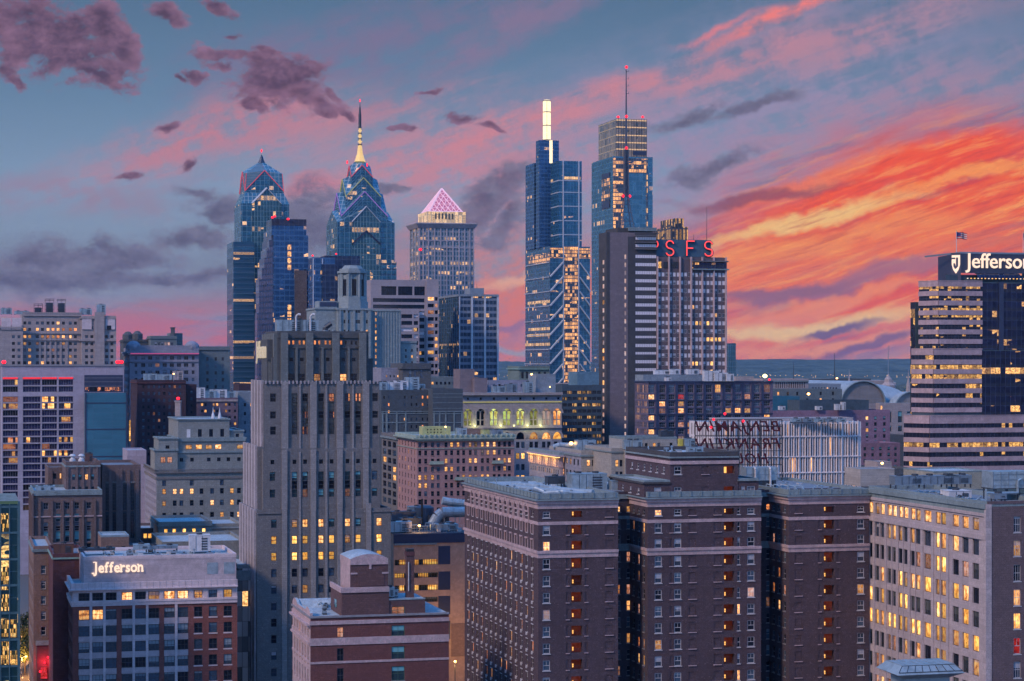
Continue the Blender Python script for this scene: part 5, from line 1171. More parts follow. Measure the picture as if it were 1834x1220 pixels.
# ------------------------------------------------------------------ car park / laboratory block with orange walls
def lab():
 b = B('laboratory_block', 705, 845, 520, 40, 'orange tan office block with ribbon windows and a crowded plant roof', 'office building'); R = b.R; k = 520/F_; z = b.z
 zt = z(957)
 cols = [(.3, R.fu(784)), (R.fu(785), R.fu(806.5)), (R.fu(819), R.fu(845))]
 rw = [(z(y+15), z(y+0)) for y in (1003, 1027)] ; rw = [(z(1013), z(1003)), (z(1036), z(1027)), (z(1059), z(1049)), (z(1080), z(1071)), (z(1102), z(1093)), (z(1124), z(1115)), (z(1147), z(1137)), (z(1170), z(1160))]
 b.lot(R, 'F', 0, zt-.1, [cols[0], cols[2]], rw, 'tan_wall', [('lit_strip', 4), ('pane_blue', 1)], rec=.5, style='thin', frame='frame_dark')
 for i in range(18): b.panel(R, 'F', 1+i*R.fu(784)/18, 1.12+i*R.fu(784)/18, z(1170), z(1003), -.3, 'frame_dark', 'mullion')
 for y in (980, 1026, 1070, 1115): b.panel(R, 'F', cols[1][0], cols[1][1], z(y+33), z(y), .04, 'navy', 'dark_glass', one=True)
 b.wall4(R, 0, zt-.1, 'tan_wall', skip='F'); b.band(R, .3, z(974), z(957), 'navy', 'fascia', faces='F'); b.part('roof').poly([Vector((q.x, q.y, zt)) for q in R.pts()], 'roof_dark')
 b.panel(R, 'F', R.fu(808), R.fu(836), z(1180), z(1120), .08, 'brick_tan', 'panel'); b.panel(R, 'F', R.fu(706), R.fu(782), z(977), z(973.5), .5, 'stone_teal', 'ledge'); b.done()
 def at(px, v, py=None, z0=0): p = R.pt(R.fu(px, v), v); return Vector((p.x, p.y, zt+z0))
 m = MB(); a = at(771, 22, z0=-.4); m.path([a, a+EX*2+Vector((0, 0, 3.3)), a+EX*3.4+Vector((0, 0, 4.4)), a+EX*16+Vector((0, 0, 4.4))], 1.5, 'duct', 14)
 for i in range(16): q = a+EX*(3.5+i*.8)+Vector((0, 0, 4.4)); m.tube(q, q+EX*.12, 1.6, 'galv', 14)
 for i in range(4): q = a+EX*(4+i*3.2); m.box((q.x, q.y, zt), .3, .3, 3.0, 'steel')
 tag(link('roof_duct', m.mesh('roof_duct')), 'fat silver duct with a bent end on the orange block roof', 'duct')
 m = MB(); a = at(792, 32, z0=6.6); m.path([a, a+EX*3+Vector((0, 0, -.6)), a+EX*15+Vector((0, 0, -2))], 1.2, 'duct', 14)
 for i in range(14): q = a+EX*(2.5+i*.8)+Vector((0, 0, -.5-i*.1)); m.tube(q, q+EX*.12, 1.3, 'galv', 14)
 for i in range(4): q = a+EX*(2+i*3.2); m.box((q.x, q.y, zt), .3, .3, 5.0, 'steel')
 tag(link('roof_duct', m.mesh('roof_duct')), 'upper silver duct running behind the bent duct on the orange block roof', 'duct')
 # dark drum tank, boxes, railings, pipes
 m = MB(); c = at(757, 26); m.lathe((c.x, c.y, zt), [(3.2, 0), (3.2, 5.2), (2.4, 5.7), (0, 5.9)], 'steel_navy', 20); tag(link('roof_tank', m.mesh('roof_tank')), 'large dark blue drum tank on the orange block roof', 'tank')
 m = MB(); c = at(756, 16); m.tube((c.x, c.y, zt), (c.x, c.y, zt+8.4), .3, 'black', 8); m.tube((c.x, c.y, zt+3), (c.x, c.y, zt+3.2), .6, 'black', 8); tag(link('flue_pipe', m.mesh('flue_pipe')), 'tall thin black flue in front of the drum tank', 'flue')
 for px, v, w, h, mt, lb in ((722, 20, 7, 4.6, 'steel_navy', 'dark navy plant box left of the drum tank'), (735, 14, 6, 3.2, 'steel_navy', 'lower navy plant box in front of the drum tank'), (715, 5, 6.5, 3.0, 'white_paint', 'pale box unit at the left front of the orange block roof'), (784, 24, 6, 3.0, 'steel_dark', 'dark unit under the bent silver duct'), (800, 8, 6, 1.8, 'galv', 'low pale unit on the right front of the orange block roof'), (746, 26, 5, 5.5, 'steel', 'grey louvred unit behind the navy boxes')):
  rooftop_unit(at(px, v), w, 3.5, h, mt, lb)
 clutter(R, zt, 26, 'orange tan block roof', 13, .02, .9, .02, .9); m = MB()
 for v in (2, 11):
  for i in range(24): q = at(718, v)+EX*i*.75; m.tube(q, q+Vector((0, 0, 1.2)), .04, 'galv', 4)
  for h in (.6, 1.2): q = at(718, v, z0=h); m.tube(q, q+EX*18, .05, 'galv', 4)
 tag(link('railing', m.mesh('railing')), 'thin pale railings across the orange block roof', 'railing')
 m = MB()
 for i in range(9): q = at(726+i*9, 3+(i*7) % 15, z0=.3); m.path([q, q+Vector((0, 0, .9+.3*(i % 3))), q+Vector((1.6+.4*(i % 2), .3, 1+.3*(i % 3))), q+Vector((1.8, .4, 0))], .16, 'galv' if i % 3 else 'steel', 6)
 tag(link('roof_pipes', m.mesh('roof_pipes')), 'tangle of pale pipes among the plant of the orange block roof', 'pipes')
 m = MB(); c = at(751, 4, z0=1.6); m.lathe((c.x, c.y, c.z), [(0, 0), (.35, .15), (.35, .4), (0, .55)], 'lamp_street', 8); m.tube((c.x, c.y, zt), (c.x, c.y, c.z), .06, 'steel', 5); tag(link('roof_lamp', m.mesh('roof_lamp')), 'glaring orange lamp on a short pole on the orange block roof', 'lamp')
 L = bpy.data.lights.new('lamp_light', 'POINT'); L.energy = 1400; L.color = (1, .5, .15); L.shadow_soft_size = .4; o = link('lamp_light', L, loc=(c.x, c.y-1.0, c.z+.9)); 
lab()
# narrow dark glass infill between the hospital and the tower
b = gb('infill_block', 'narrow dark glass block between the lit name block and the setback tower', 425, 462, 486, 24, 1018, 'glass_infill', roof='roof_pale', par=1.0, parm='stone_teal', done=False, side='stone_dark'); b.band(b.R, .25, b.z(1040), b.z(1022), 'stone_teal', 'fascia'); b.done()
# green glass corner building, left edge
def glass_left():
 b = B('glass_building', -120, 34, 430, 30, 'teal glass building with lit stairs at the left frame edge', 'office building'); R = b.R; z = b.z; k = 430/F_
 b.wall4(R, 0, z(905), 'glass_left', skip='', part='glass_wall', roof='grass_roof')
 ys = [(1018, 1060, 'lit_loft'), (1068, 1098, 'lit_loft'), (1113, 1145, 'lit_loft'), (1153, 1195, 'lit_loft'), (922, 955, 'lit_loft')]
 for y0, y1, mt in ys:
  b.panel(R, 'F', R.fu(-30), R.fu(16), z(y1), z(y0), .05, mt, 'lit_room', one=True)
 b.panel(R, 'F', R.fu(18), R.fu(30), z(1146), z(1114), .05, 'lit_loft', 'lit_room', one=True); b.panel(R, 'F', R.fu(18), R.fu(31), z(1196), z(1170), .05, 'lit_loft', 'lit_room', one=True)
 for p in (-14, 1, 17): b.panel(R, 'F', R.fu(p)-.12, R.fu(p)+.12, 0, z(905), .3, 'steel_teal', 'mullion')
 for y in (908, 955, 1003, 1050, 1100, 1148, 1196): b.panel(R, 'F', 0, R.w, z(y)-.5, z(y), .2, 'steel_teal', 'floor_edge')
 m = b.part('corner_post'); c = R.pt(R.w, 0); m.box((c.x, c.y, 0), .5, .5, z(900), 'steel_teal', TF)
 for i in range(16): q = R.pt(R.w-.3, 2+i*1.6, z(905)); b.part('roof_louvre').tube(R.pt(0, 2+i*1.6, z(900)), R.pt(R.w, 2+i*1.6, z(900)), .12, 'galv', 4)
 b.done()
glass_left()
# ------------------------------------------------------------------ brown brick art deco complex, left
def deco_brown():
 b = B('brick_tower', 60, 183, 540, 26, 'brown brick art deco block with tall arched windows and pale roof clutter', 'building'); R = b.R; k = 540/F_; z = b.z; zt = z(884)
 cen = [82, 104, 120.5, 137.5, 159]
 cols = [(R.fu(p)-4.3*k, R.fu(p)+4.3*k) for p in cen]
 def pick(i, j):
  return {0: ('pane_dark', 'g22') if i not in (9,) else None, 1: ('pane_teal' if i in (1, 2, 3) else None), 2: 'pane_blue', 3: 'pane_black', 4: 'pane_teal'}.get(j, b.choose([('pane_teal', 2), ('pane_dark', 2), ('lit_dim', 1)]))
 rw = [(z(913), z(901)), (z(936), z(921)), (z(943), z(936.2)), (z(952), z(943.2)), (z(972), z(952.2))]+[(z(972+i*29+22), z(972+i*29+3)) for i in range(8)]
 b.facade(R, 'F', 0, zt, cols, rw, 'brick_tan2', .45, 'sash2', 'frame_grey', pick=pick)
 for p in (71, 93, 112, 129, 148.5, 170): b.panel(R, 'F', R.fu(p)-2*k, R.fu(p)+2*k, 0, z(897), .45, 'brick_tan2', 'pier')
 b.band(R, .3, z(927), z(925), 'stone_pink', 'band'); b.band(R, .4, z(888), z(883), 'stone_teal', 'cornice')
 b.lot(R, 'L', 0, zt, even(26, 6, 1.2, 1.4), rw, 'brick_tan2', DK); b.piers(R, 'L', [i*4.3+.4 for i in range(7)], 1, .4, 0, zt, 'brick_tan2')
 b.wall4(R, 0, zt, 'brick_tan2', skip='FL'); b.parapet(R, zt, .8, 'stone_teal', .4, 'roof_pale', .02)
 b.done()
 for p, lb in ((75, 'pale roof unit at the left end of the brown art deco block'), (92, 'second pale roof unit of the brown art deco block')): rooftop_unit(R.pt(R.fu(p), 8, zt), 2.6, 3, 1.6, 'galv', lb)
 c = gb('brick_penthouse', 'square brown brick tower stage with arched windows and two white vents on top', 118, 180, 556, 20, 832, 'brick_tan2', pF=[132, 143.5, 155, 166], wF=5.6, r0=850, rp=22, rh=10, nr=2, bot=886, cor=[(.3, 834, 3, 'stone_teal')], mix=[('pane_teal', 3), ('lit_warm', .6), ('pane_dark', 2)], style='sash2', nL=3, zb=0, cat='tower stage', done=False)
 c.piers(c.R, 'F', [c.R.fu(p) for p in (121, 138, 149, 160.5, 174)], .5, .35, c.z(884), c.z(836), 'brick_tan2'); c.done()
 for i, p in enumerate((132, 148)):
  m = MB(); m.lathe((0, 0, 0), [(.9, 0), (.9, 1.2), (.5, 1.5), (.5, 1.9), (1.0, 2.2), (.6, 2.7), (0, 2.8)], 'white_paint', 10); tag(link('roof_vent', m.mesh('roof_vent'), loc=c.R.pt(c.R.fu(p), 6, c.zt)), ('left', 'right')[i]+' of two white onion shaped vents on the brown tower stage', 'vent')
 rooftop_unit(c.R.pt(c.R.fu(163), 9, c.zt), 2.2, 2, 2.6, 'rust', 'small rusty red box on the brown tower stage')
 d = gb('brick_wing', 'brown brick art deco wing with tall dark vertical windows beside the stage', 183, 252, 566, 30, 838, 'brick_tan2', pF=[192, 204.5, 223.5, 237], wF=6.4, r0=866, rp=50.5, rh=49, nr=5, bot=980, mix=[('pane_tall', 1)], style='g28', nL=0, cat='wing', done=False)
 d.facade(d.R.sub(0, d.R.w, -.02, 0.2), 'F', d.z(862), d.z(842), [(d.R.fu(p+q)-1.4*d.k, d.R.fu(p+q)+1.4*d.k) for p in (192, 223.5, 237) for q in (-3, 3)], [(d.z(856), d.z(847))], 'brick_tan2', pick=lambda i, j: 'pane_blue')
 d.piers(d.R, 'F', [d.R.fu(p) for p in (185.5, 198, 211, 216, 230, 246)], 1.0, .5, 0, d.z(842), 'brick_tan2'); d.band(d.R, .3, d.z(866), d.z(863), 'stone_grey', 'band', faces='F'); d.done()
 e = gb('brick_tower', 'lower brown brick stage with paired slots behind the onion vents', 86, 119, 575, 20, 842, 'brick_tan2', pF=[98, 110], wF=6, r0=848, rp=22, rh=10, bot=890, cat='tower stage', done=False); e.piers(e.R, 'F', [1, 4.2], .7, .3, e.z(890), e.z(843), 'brick_tan2'); e.done()
deco_brown()
gb('brick_tower', 'narrow tan brick corner block with one column of arched windows over the street', 60, 93, 500, 30, 984, 'brick_tan', pF=[77.5], wF=8.4, nL=8, r0=1013, rp=27.5, rh=15, cor=[(.35, 984, 5, 'stone_teal')], style='sash2', mix=[('pane_blue', 3), ('pane_pale', 1), ('pane_dark', 3)], frame='frame_white', sill=('frame_grey', 'sill'), roof='roof_pale')
gb('brick_block', 'dark maroon blank brick block with green copper corner behind the lit name block', 95, 152, 478, 24, 998, 'brick_maroon', nF=0, cor=[(.3, 999, 3, 'copper')], roof='roof_grey')
rooftop_unit(Rect.px(95, 152, 478, 24).pt(3, 8, PZ(998, 478)), 5, 4, 2.6, 'rust', 'long dark maroon roof box on the blank brick block')
gb('tan_box', 'small tan brick roof house in front of the art deco wing', 181, 231, 520, 12, 962, 'brick_tan', pF=[197, 221], wF=7, r0=979, rp=30, rh=8, nr=1, roof='roof_pale', par=.5, cat='roof house', parm='galv')
gb('brick_block', 'low brown brick block behind the small tan roof house', 100, 262, 545, 22, 985, 'brick_umber', nF=10, wF=7, r0=995, rp=25, rh=12, bot=1010, roof='roof_dark')
# row of low grey buildings with lit windows behind the hospital
gb('grey_block', 'grey block with a row of three bright yellow windows beside the art deco wing', 250, 287, 600, 20, 951, 'brick_tan2', nF=3, wF=6.5, r0=956, rp=30, rh=8.5, mix=[('lit_yellow', 1)], nr=2, roof='roof_pale')
gb('grey_block', 'low grey stone block with mixed lit windows in front of the stepped block', 284, 380, 585, 26, 940, 'teal_stone', pF=[297, 312, 330, 347.5, 365], wF=6, r0=948, rp=28, rh=9, mix=[('lit_yellow', 3), ('pane_dark', 2), ('lit_warm', 1)], roof='roof_pale', cor=[(.3, 941, 3, 'teal_stone')], nr=2)
gb('grey_block', 'small grey stone annex with one lit window at the foot of the setback tower', 378, 434, 592, 26, 943, 'teal_stone', pF=[399], wF=6, r0=957, rp=28, rh=9, mix=[('lit_blind', 1)], roof='roof_pale', nr=1, cor=[(.3, 944, 3, 'galv')])
gb('low_block', 'flat pale roofed block directly behind the white box roof unit', 290, 440, 540, 30, 976, 'teal_stone', roof='roof_pale')

# ================================================================== middle distance, left side
def grid_tower():
 b = B('apartment_tower', 4, 222, 800, 30, 'pale gridded apartment tower with red light strips under its roof slab', 'tower'); R = b.R; k = 800/F_; z = b.z; zt = z(655); fu = R.fu
 bays = [(5, 32), (41, 72.5), (75, 102), (105, 131)]
 rw = [(z(y+10.3), z(y)) for y in [680, 692.2]+[710.5+12.15*i for i in range(17)]]
 mx = [('pane_night', 6), ('pane_black', 2), ('lit_flat', 2.2), ('lit_party', .8)]
 b.facade(R, 'F', 0, zt, [(fu(a), fu(c)) for a, c in bays], rw, 'precast_v', .7, 'g61', 'frame_grey', pick=lambda i, j: b.choose(mx))
 for a, c in bays: 
  if a != 75: b.panel(R, 'F', fu(a), fu(131 if a == 105 else c), z(679), z(676), .25, 'neon', 'light_strip', one=True)
 b.panel(R, 'F', fu(75), fu(102), z(679), z(676), .25, 'neon', 'light_strip', one=True)
 m = b.part('dark_glass'); b.panel(R, 'F', fu(151), fu(220), z(703), z(672), .1, 'navy', 'dark_glass')
 for q in range(9): u = fu(153)+q*(fu(216)-fu(153))/9; b.panel(R, 'F', u, u+1.5, z(701), z(694), .14, b.choose([('lit_party', 1), ('pane_black', 1)]), 'sky_lobby_window', one=True)
 for y in (677, 684, 692): b.panel(R, 'F', fu(151), fu(220), z(y+.6), z(y), .2, 'frame_grey', 'rail')
 q = R.sub(fu(151), fu(226.5), -4, -.05); b.wall4(q, 0, q.Zf(704), 'glass_panel', part='glass_screen', roof='roof_dark')
 for y in (722, 769, 818): b.panel(q, 'F', 0, q.w, q.Zf(y+.8), q.Zf(y-.8), .2, 'navy', 'joint')
 for u in (0, q.w-.6): b.panel(q, 'F', u, u+.6, 0, q.Zf(704), .25, 'navy', 'joint')
 b.wall4(R, 0, zt, 'precast_v', skip='F', roof='roof_dark'); b.band(R, .4, zt-.2, zt+.5, 'frame_grey', 'coping'); b.done()
 for p, lb in ((7, 'red warning light at the left roof corner of the gridded tower'), (211, 'inner of two red warning lights at the right roof corner of the gridded tower'), (217.5, 'outer of two red warning lights at the right roof corner of the gridded tower')): beacon(R.pt(fu(p), .5, zt+.5), lb, 1.0)
grid_tower()
def hotel_old():
 b = B('grand_hotel', -40, 208, 1050, 50, 'large ornate cream stone hotel with dark roof boxes at the left edge', 'hotel'); R = b.R; k = 1050/F_; fu = R.fu; z = b.z
 mx = [('pane_dark', 4), ('pane_blue', 3), ('lit_warm', .7), ('lit_dim', .5)]
 def sec(p0, p1, v, top, cols, ys, w=5.2, h=5.5, lit=None):
  r = R.sub(fu(p0, v), fu(p1, v), v, 48); zz = r.Zf
  b.facade(r, 'F', 0, zz(top), [(r.fu(p)-w*k/2, r.fu(p)+w*k/2) for p in cols], [(zz(y+h/2), zz(y-h/2)) for y in ys], 'classic', .5, 'thin', pick=lambda i, j: b.choose([('lit_warm', 4), ('lit_orange', 3), ('pane_dark', 1)]) if ys[j] in (590, 603) and p0 == 41 else b.choose(mx))
  b.wall4(r, 0, zz(top), 'classic', skip='F'); b.parapet(r, zz(top), .8, 'classic', .5, 'roof_dark'); return r
 c = sec(41, 147, 5, 562, [44.5, 53, 67, 76, 86, 95, 104, 113.5, 126, 135], [578.5, 590, 603, 615.5, 627, 638.5, 650])
 for y in (597, 609): b.bands(c, 'F', [c.Zf(y+.8)], 1.6*k, .8, 'classic')
 for p in (61, 71.5, 81, 90.5, 99.5, 109, 120): b.panel(c, 'F', c.fu(p)-.5, c.fu(p)+.5, 0, c.Zf(597), .35, 'classic', 'pilaster')
 for px in range(44, 146, 4): b.panel(c, 'F', c.fu(px), c.fu(px)+.7, c.Zf(562), c.Zf(559), .2, 'classic', 'crest')
 lf = sec(-40, 41, 0, 585, [24, 34], [603, 615, 627, 638.5, 650]); rt = sec(146, 208, 0, 568, [155, 164.5, 191, 200.5], [587, 603, 616, 628, 639, 650])
 for r, ps in ((lf, (2, 21)), (rt, (147, 189))):
  for p in ps: b.panel(r, 'F', r.fu(p), r.fu(p)+17*k, r.Zf(590), r.Zf(569), .6, 'precast', 'relief_panel', one=True)
 b.panel(rt, 'F', rt.fu(169.5), rt.fu(187), 0, rt.Zf(559), 1.6, 'classic', 'buttress'); b.band(rt, 1.0, rt.Zf(611), rt.Zf(607.5), 'classic', 'cornice'); b.band(lf, .8, lf.Zf(588), lf.Zf(585), 'classic', 'cornice')
 b.band(rt, .8, rt.Zf(571), rt.Zf(568), 'classic', 'cornice'); b.bands(c, 'F', [c.Zf(566)], 3*k, .7, 'classic')
 b.panel(rt, 'F', rt.fu(191), rt.fu(199), rt.Zf(590), rt.Zf(583), .7, 'pane_black', 'big_window', one=True)
 b.done()
 for i, (a, c_, y, lb) in enumerate(((61, 76, 546, 'lowest and leftmost dark louvred box on the grand hotel roof'), (81, 96.5, 537, 'middle tall dark box in a scaffold on the grand hotel roof'), (102.5, 117.5, 537.5, 'right tall dark box in a scaffold on the grand hotel roof'))):
  o = link('roof_box', None, loc=c and R.pt((R.fu(a, 15)+R.fu(c_, 15))/2, 15, PZ(561, 1064)), rz=TF); tag(o, lb, 'roof box'); w = (c_-a)*k; h = (561-y)*k
  m = MB(); m.box((0, 0, .2), w*.8, 3.5, h-1.5, 'steel_dark'); link('casing', m.mesh('casing'), o); m = MB()
  for x in (-w/2, 0, w/2):
   for y_ in (-2.2, 2.2): m.tube((x, y_, 0), (x, y_, h+1), .12, 'steel_dark', 4)
  for zz in (h*.3, h*.6, h, h+.8): m.tube((-w/2, -2.2, zz), (w/2, -2.2, zz), .1, 'steel_dark', 4); m.tube((-w/2, 2.2, zz), (w/2, 2.2, zz), .1, 'steel_dark', 4)
  link('scaffold', m.mesh('scaffold'), o)
 for px, w, h, lb in ((12, 6, 3.5, 'pale roof plant at the left end of the grand hotel'), (155, 7, 3.5, 'pale roof plant box beside the right buttress of the grand hotel'), (183, 5, 6, 'round topped grey unit on the right wing of the grand hotel'), (40, 8, 2, 'low pale railing box on the grand hotel roof')):
  rooftop_unit(R.pt(fu(px), 8, z(563)), w, 4, h, 'galv', lb)
hotel_old()
def classic_mid():
 b = B('bank_building', 232, 356, 1100, 40, 'pale violet classical office block with a pink lit cornice', 'office building'); R = b.R; k = 1100/F_; z = b.z; zt = z(623)
 cs = [243.5, 256.5, 269, 282, 295, 308, 320.5, 333.5, 346]
 rw = [(z(y+3.6), z(y-3.4)) for y in [641, 654, 667, 680]+[692.6+12.6*i for i in range(11)]]
 b.lot(R, 'F', 0, zt, [(R.fu(p)-(3.9 if 0 < i < 8 else 2.6)*k, R.fu(p)+(3.9 if 0 < i < 8 else 2.6)*k) for i, p in enumerate(cs)], rw, 'classic_blue', [('pane_dark', 4), ('pane_blue', 4), ('lit_dim', .3)], style='g21', frame='frame_grey', rec=.5)
 b.lot(R, 'L', 0, zt, even(40, 7, 2.6, 2), rw, 'classic_blue', DK); b.wall4(R, 0, zt, 'classic_blue', skip='FL', roof='roof_grey')
 b.band(R, 1.6, z(633), z(630), 'classic_blue', 'cornice'); b.band(R, .9, z(636), z(633), 'classic_blue', 'cornice'); b.band(R, .5, z(648.5), z(647), 'classic_blue', 'band')
 b.panel(R, 'F', .5, R.w, z(634.2), z(632.6), 1.75, 'neon_line', 'light_strip', one=True)
 b.panel(R, 'F', R.w*.12, R.w*.96, z(630), z(618.5), .2, 'classic_blue', 'attic')
 m = b.part('cupola'); 
 for px in (240, 345): c = R.pt(R.fu(px), 4); m.lathe((c.x, c.y, z(625)), [(4.5, 0), (4.5, 1.5), (3.8, 3), (2, 4.4), (0, 4.8)], 'classic_blue', 14)
 for y in (0,): b.panel(R, 'F', -.2, 2.2, z(790), z(753), .5, 'lit_yellow', 'lit_bay', one=True)
 b.done()
classic_mid()
gb('grey_block', 'grey green stone block to the right of the pink lit cornice building', 356, 412, 1120, 40, 623, 'stone_teal2', pF=[371.5, 386.5, 399], wF=4, r0=640, rp=12.5, rh=6, cor=[(.6, 624, 3, 'stone_teal2')], bot=720)
gb('attic_block', 'narrow stone block with a row of pale windows rising behind the classical block', 270, 317, 1180, 25, 604, 'stone_teal2', nF=6, wF=4, r0=613, rp=30, rh=6.5, nr=1, mix=[('lit_pale', 2), ('pane_pale', 2), ('lit_warm', .3)], cor=[(.5, 605, 2, 'stone_teal2')])
gb('stair_head', 'small stone stair head with a chimney behind the classical block', 304, 327, 1190, 15, 598, 'stone_teal2', par=.5, cat='roof house')
m = MB(); m.box((0, 0, 0), 2.2, 2.2, 14, 'stone_dark'); m.box((0, 0, 14), 2.8, 2.8, .8, 'stone_dark'); tag(link('chimney', m.mesh('chimney'), loc=(PX(309.5, 1188), 1188, PZ(600, 1188)-10)), 'dark square chimney on the stone stair head', 'chimney')
gb('dark_block', 'dark slate roofed block with turrets behind the left of the classical block', 221, 270, 1190, 25, 609, 'stone_dark', par=.4, cor=[(.5, 610, 2, 'stone_dark')])
for x, y, lb in ((229, 598, 'left dark roof turret behind the classical block'), (246, 597, 'right dark roof turret behind the classical block')):
 m = MB(); m.lathe((0, 0, 0), [(3.4, 0), (3.4, 3.5), (2.4, 4.2), (1.6, 5.2), (0, 5.6)], 'stone_dark', 10); tag(link('roof_turret', m.mesh('roof_turret'), loc=(PX(x, 1195), 1195, PZ(y, 1195)-4)), lb, 'turret')
b = gb('maroon_block', 'dark maroon brick office block with small bluish windows', 246, 333, 850, 34, 684, 'dark_brick', nF=8, wF=4.2, nL=3, r0=690, rp=12.1, rh=5.8, bot=815, mix=[('pane_blue', 5), ('pane_dark', 4), ('lit_dim', .5), ('lit_warm', .15)], cor=[(.4, 685, 2, 'brick_maroon')], roof='roof_pale')
for px, w, h, lb in ((272, 6, 3.5, 'pale louvred unit on the maroon block roof'), (295, 8, 3.2, 'long pale unit on the maroon block roof'), (322, 4.5, 4.8, 'tan square tank on the maroon block roof')): rooftop_unit(b.R.pt(b.R.fu(px), 8, b.zt), w, 4, h, 'galv' if px < 320 else 'classic', lb)
gb('maroon_block', 'low dark annex right of the maroon brick block', 334, 352, 870, 25, 692, 'dark_brick', r0=700, rp=12, rh=5, nF=1, wF=4)
b = gb('brown_block', 'rosy brown brick block with paired windows and a pale cornice', 338, 426, 900, 34, 716, 'brick_purple', pF=[344, 350, 362, 368, 383, 389, 405, 411, 421], wF=4, r0=722.5, rp=11.6, rh=5, bot=790, mix=[('pane_dark', 3), ('pane_blue', 2), ('lit_warm', 1.3)], cor=[(.5, 716, 3.5, 'classic')], roof='roof_pale')
for i, (px, w, h, lb) in enumerate(((362, 5, 5.5, 'white tank on the rosy brown block roof'), (378, 7, 4, 'pale box left of the middle on the rosy brown block roof'), (397, 8, 4.5, 'pale box right of the middle on the rosy brown block roof'), (416, 6, 3.5, 'pale box at the right end of the rosy brown block roof'))): rooftop_unit(b.R.pt(b.R.fu(px), 10+i, b.zt), w, 5, h, 'white_paint' if i % 2 == 0 else 'galv', lb)
gb('grey_block', 'pale blue grey block between the rosy brown block and the setback tower', 427, 462, 920, 30, 705, 'concrete_blue', nF=2, wF=4, r0=722, rp=16, rh=6, par=1, bot=790, roof='roof_pale')
gb('grey_block', 'small maroon block behind the pale blue grey block', 428, 450, 1000, 20, 690, 'dark_brick', roof='roof_pale')
def lampstar(px, py, Y, lb, mat='lamp_street', r=.5, pole=1.5):
 m = MB(); z = PZ(py, Y); m.tube((0, 0, -pole), (0, 0, 0), .12, 'steel', 5); m.lathe((0, 0, 0), [(0, 0), (r, r*.5), (r, r*1.3), (0, r*1.8)], mat, 8); tag(link('roof_lamp', m.mesh('roof_lamp'), loc=(PX(px, Y), Y, z)), lb, 'lamp', 'bright lamps on the roofs')
lampstar(336, 729, 893, 'bright orange lamp at the left corner of the rosy brown block'); lampstar(311, 671, 850, 'orange lamp among the units of the maroon block roof', r=.35, pole=3)
m = MB(); m.box((0, 0, 0), 2.0, 2.0, 22, 'classic'); m.box((0, 0, 22), 2.4, 2.4, .5, 'classic'); tag(link('chimney', m.mesh('chimney'), loc=(PX(319, 700), 700, PZ(720, 700)-22)), 'slim pale chimney stack with a red light on top', 'chimney'); beacon((PX(319, 700), 700, PZ(719, 700)+.3), 'red warning light on the slim pale chimney stack', .7)
gb('low_wall_block', 'plain pale lilac blank wall behind the art deco wing', 228, 262, 700, 20, 809, 'precast_v', roof='roof_pale', par=.6)
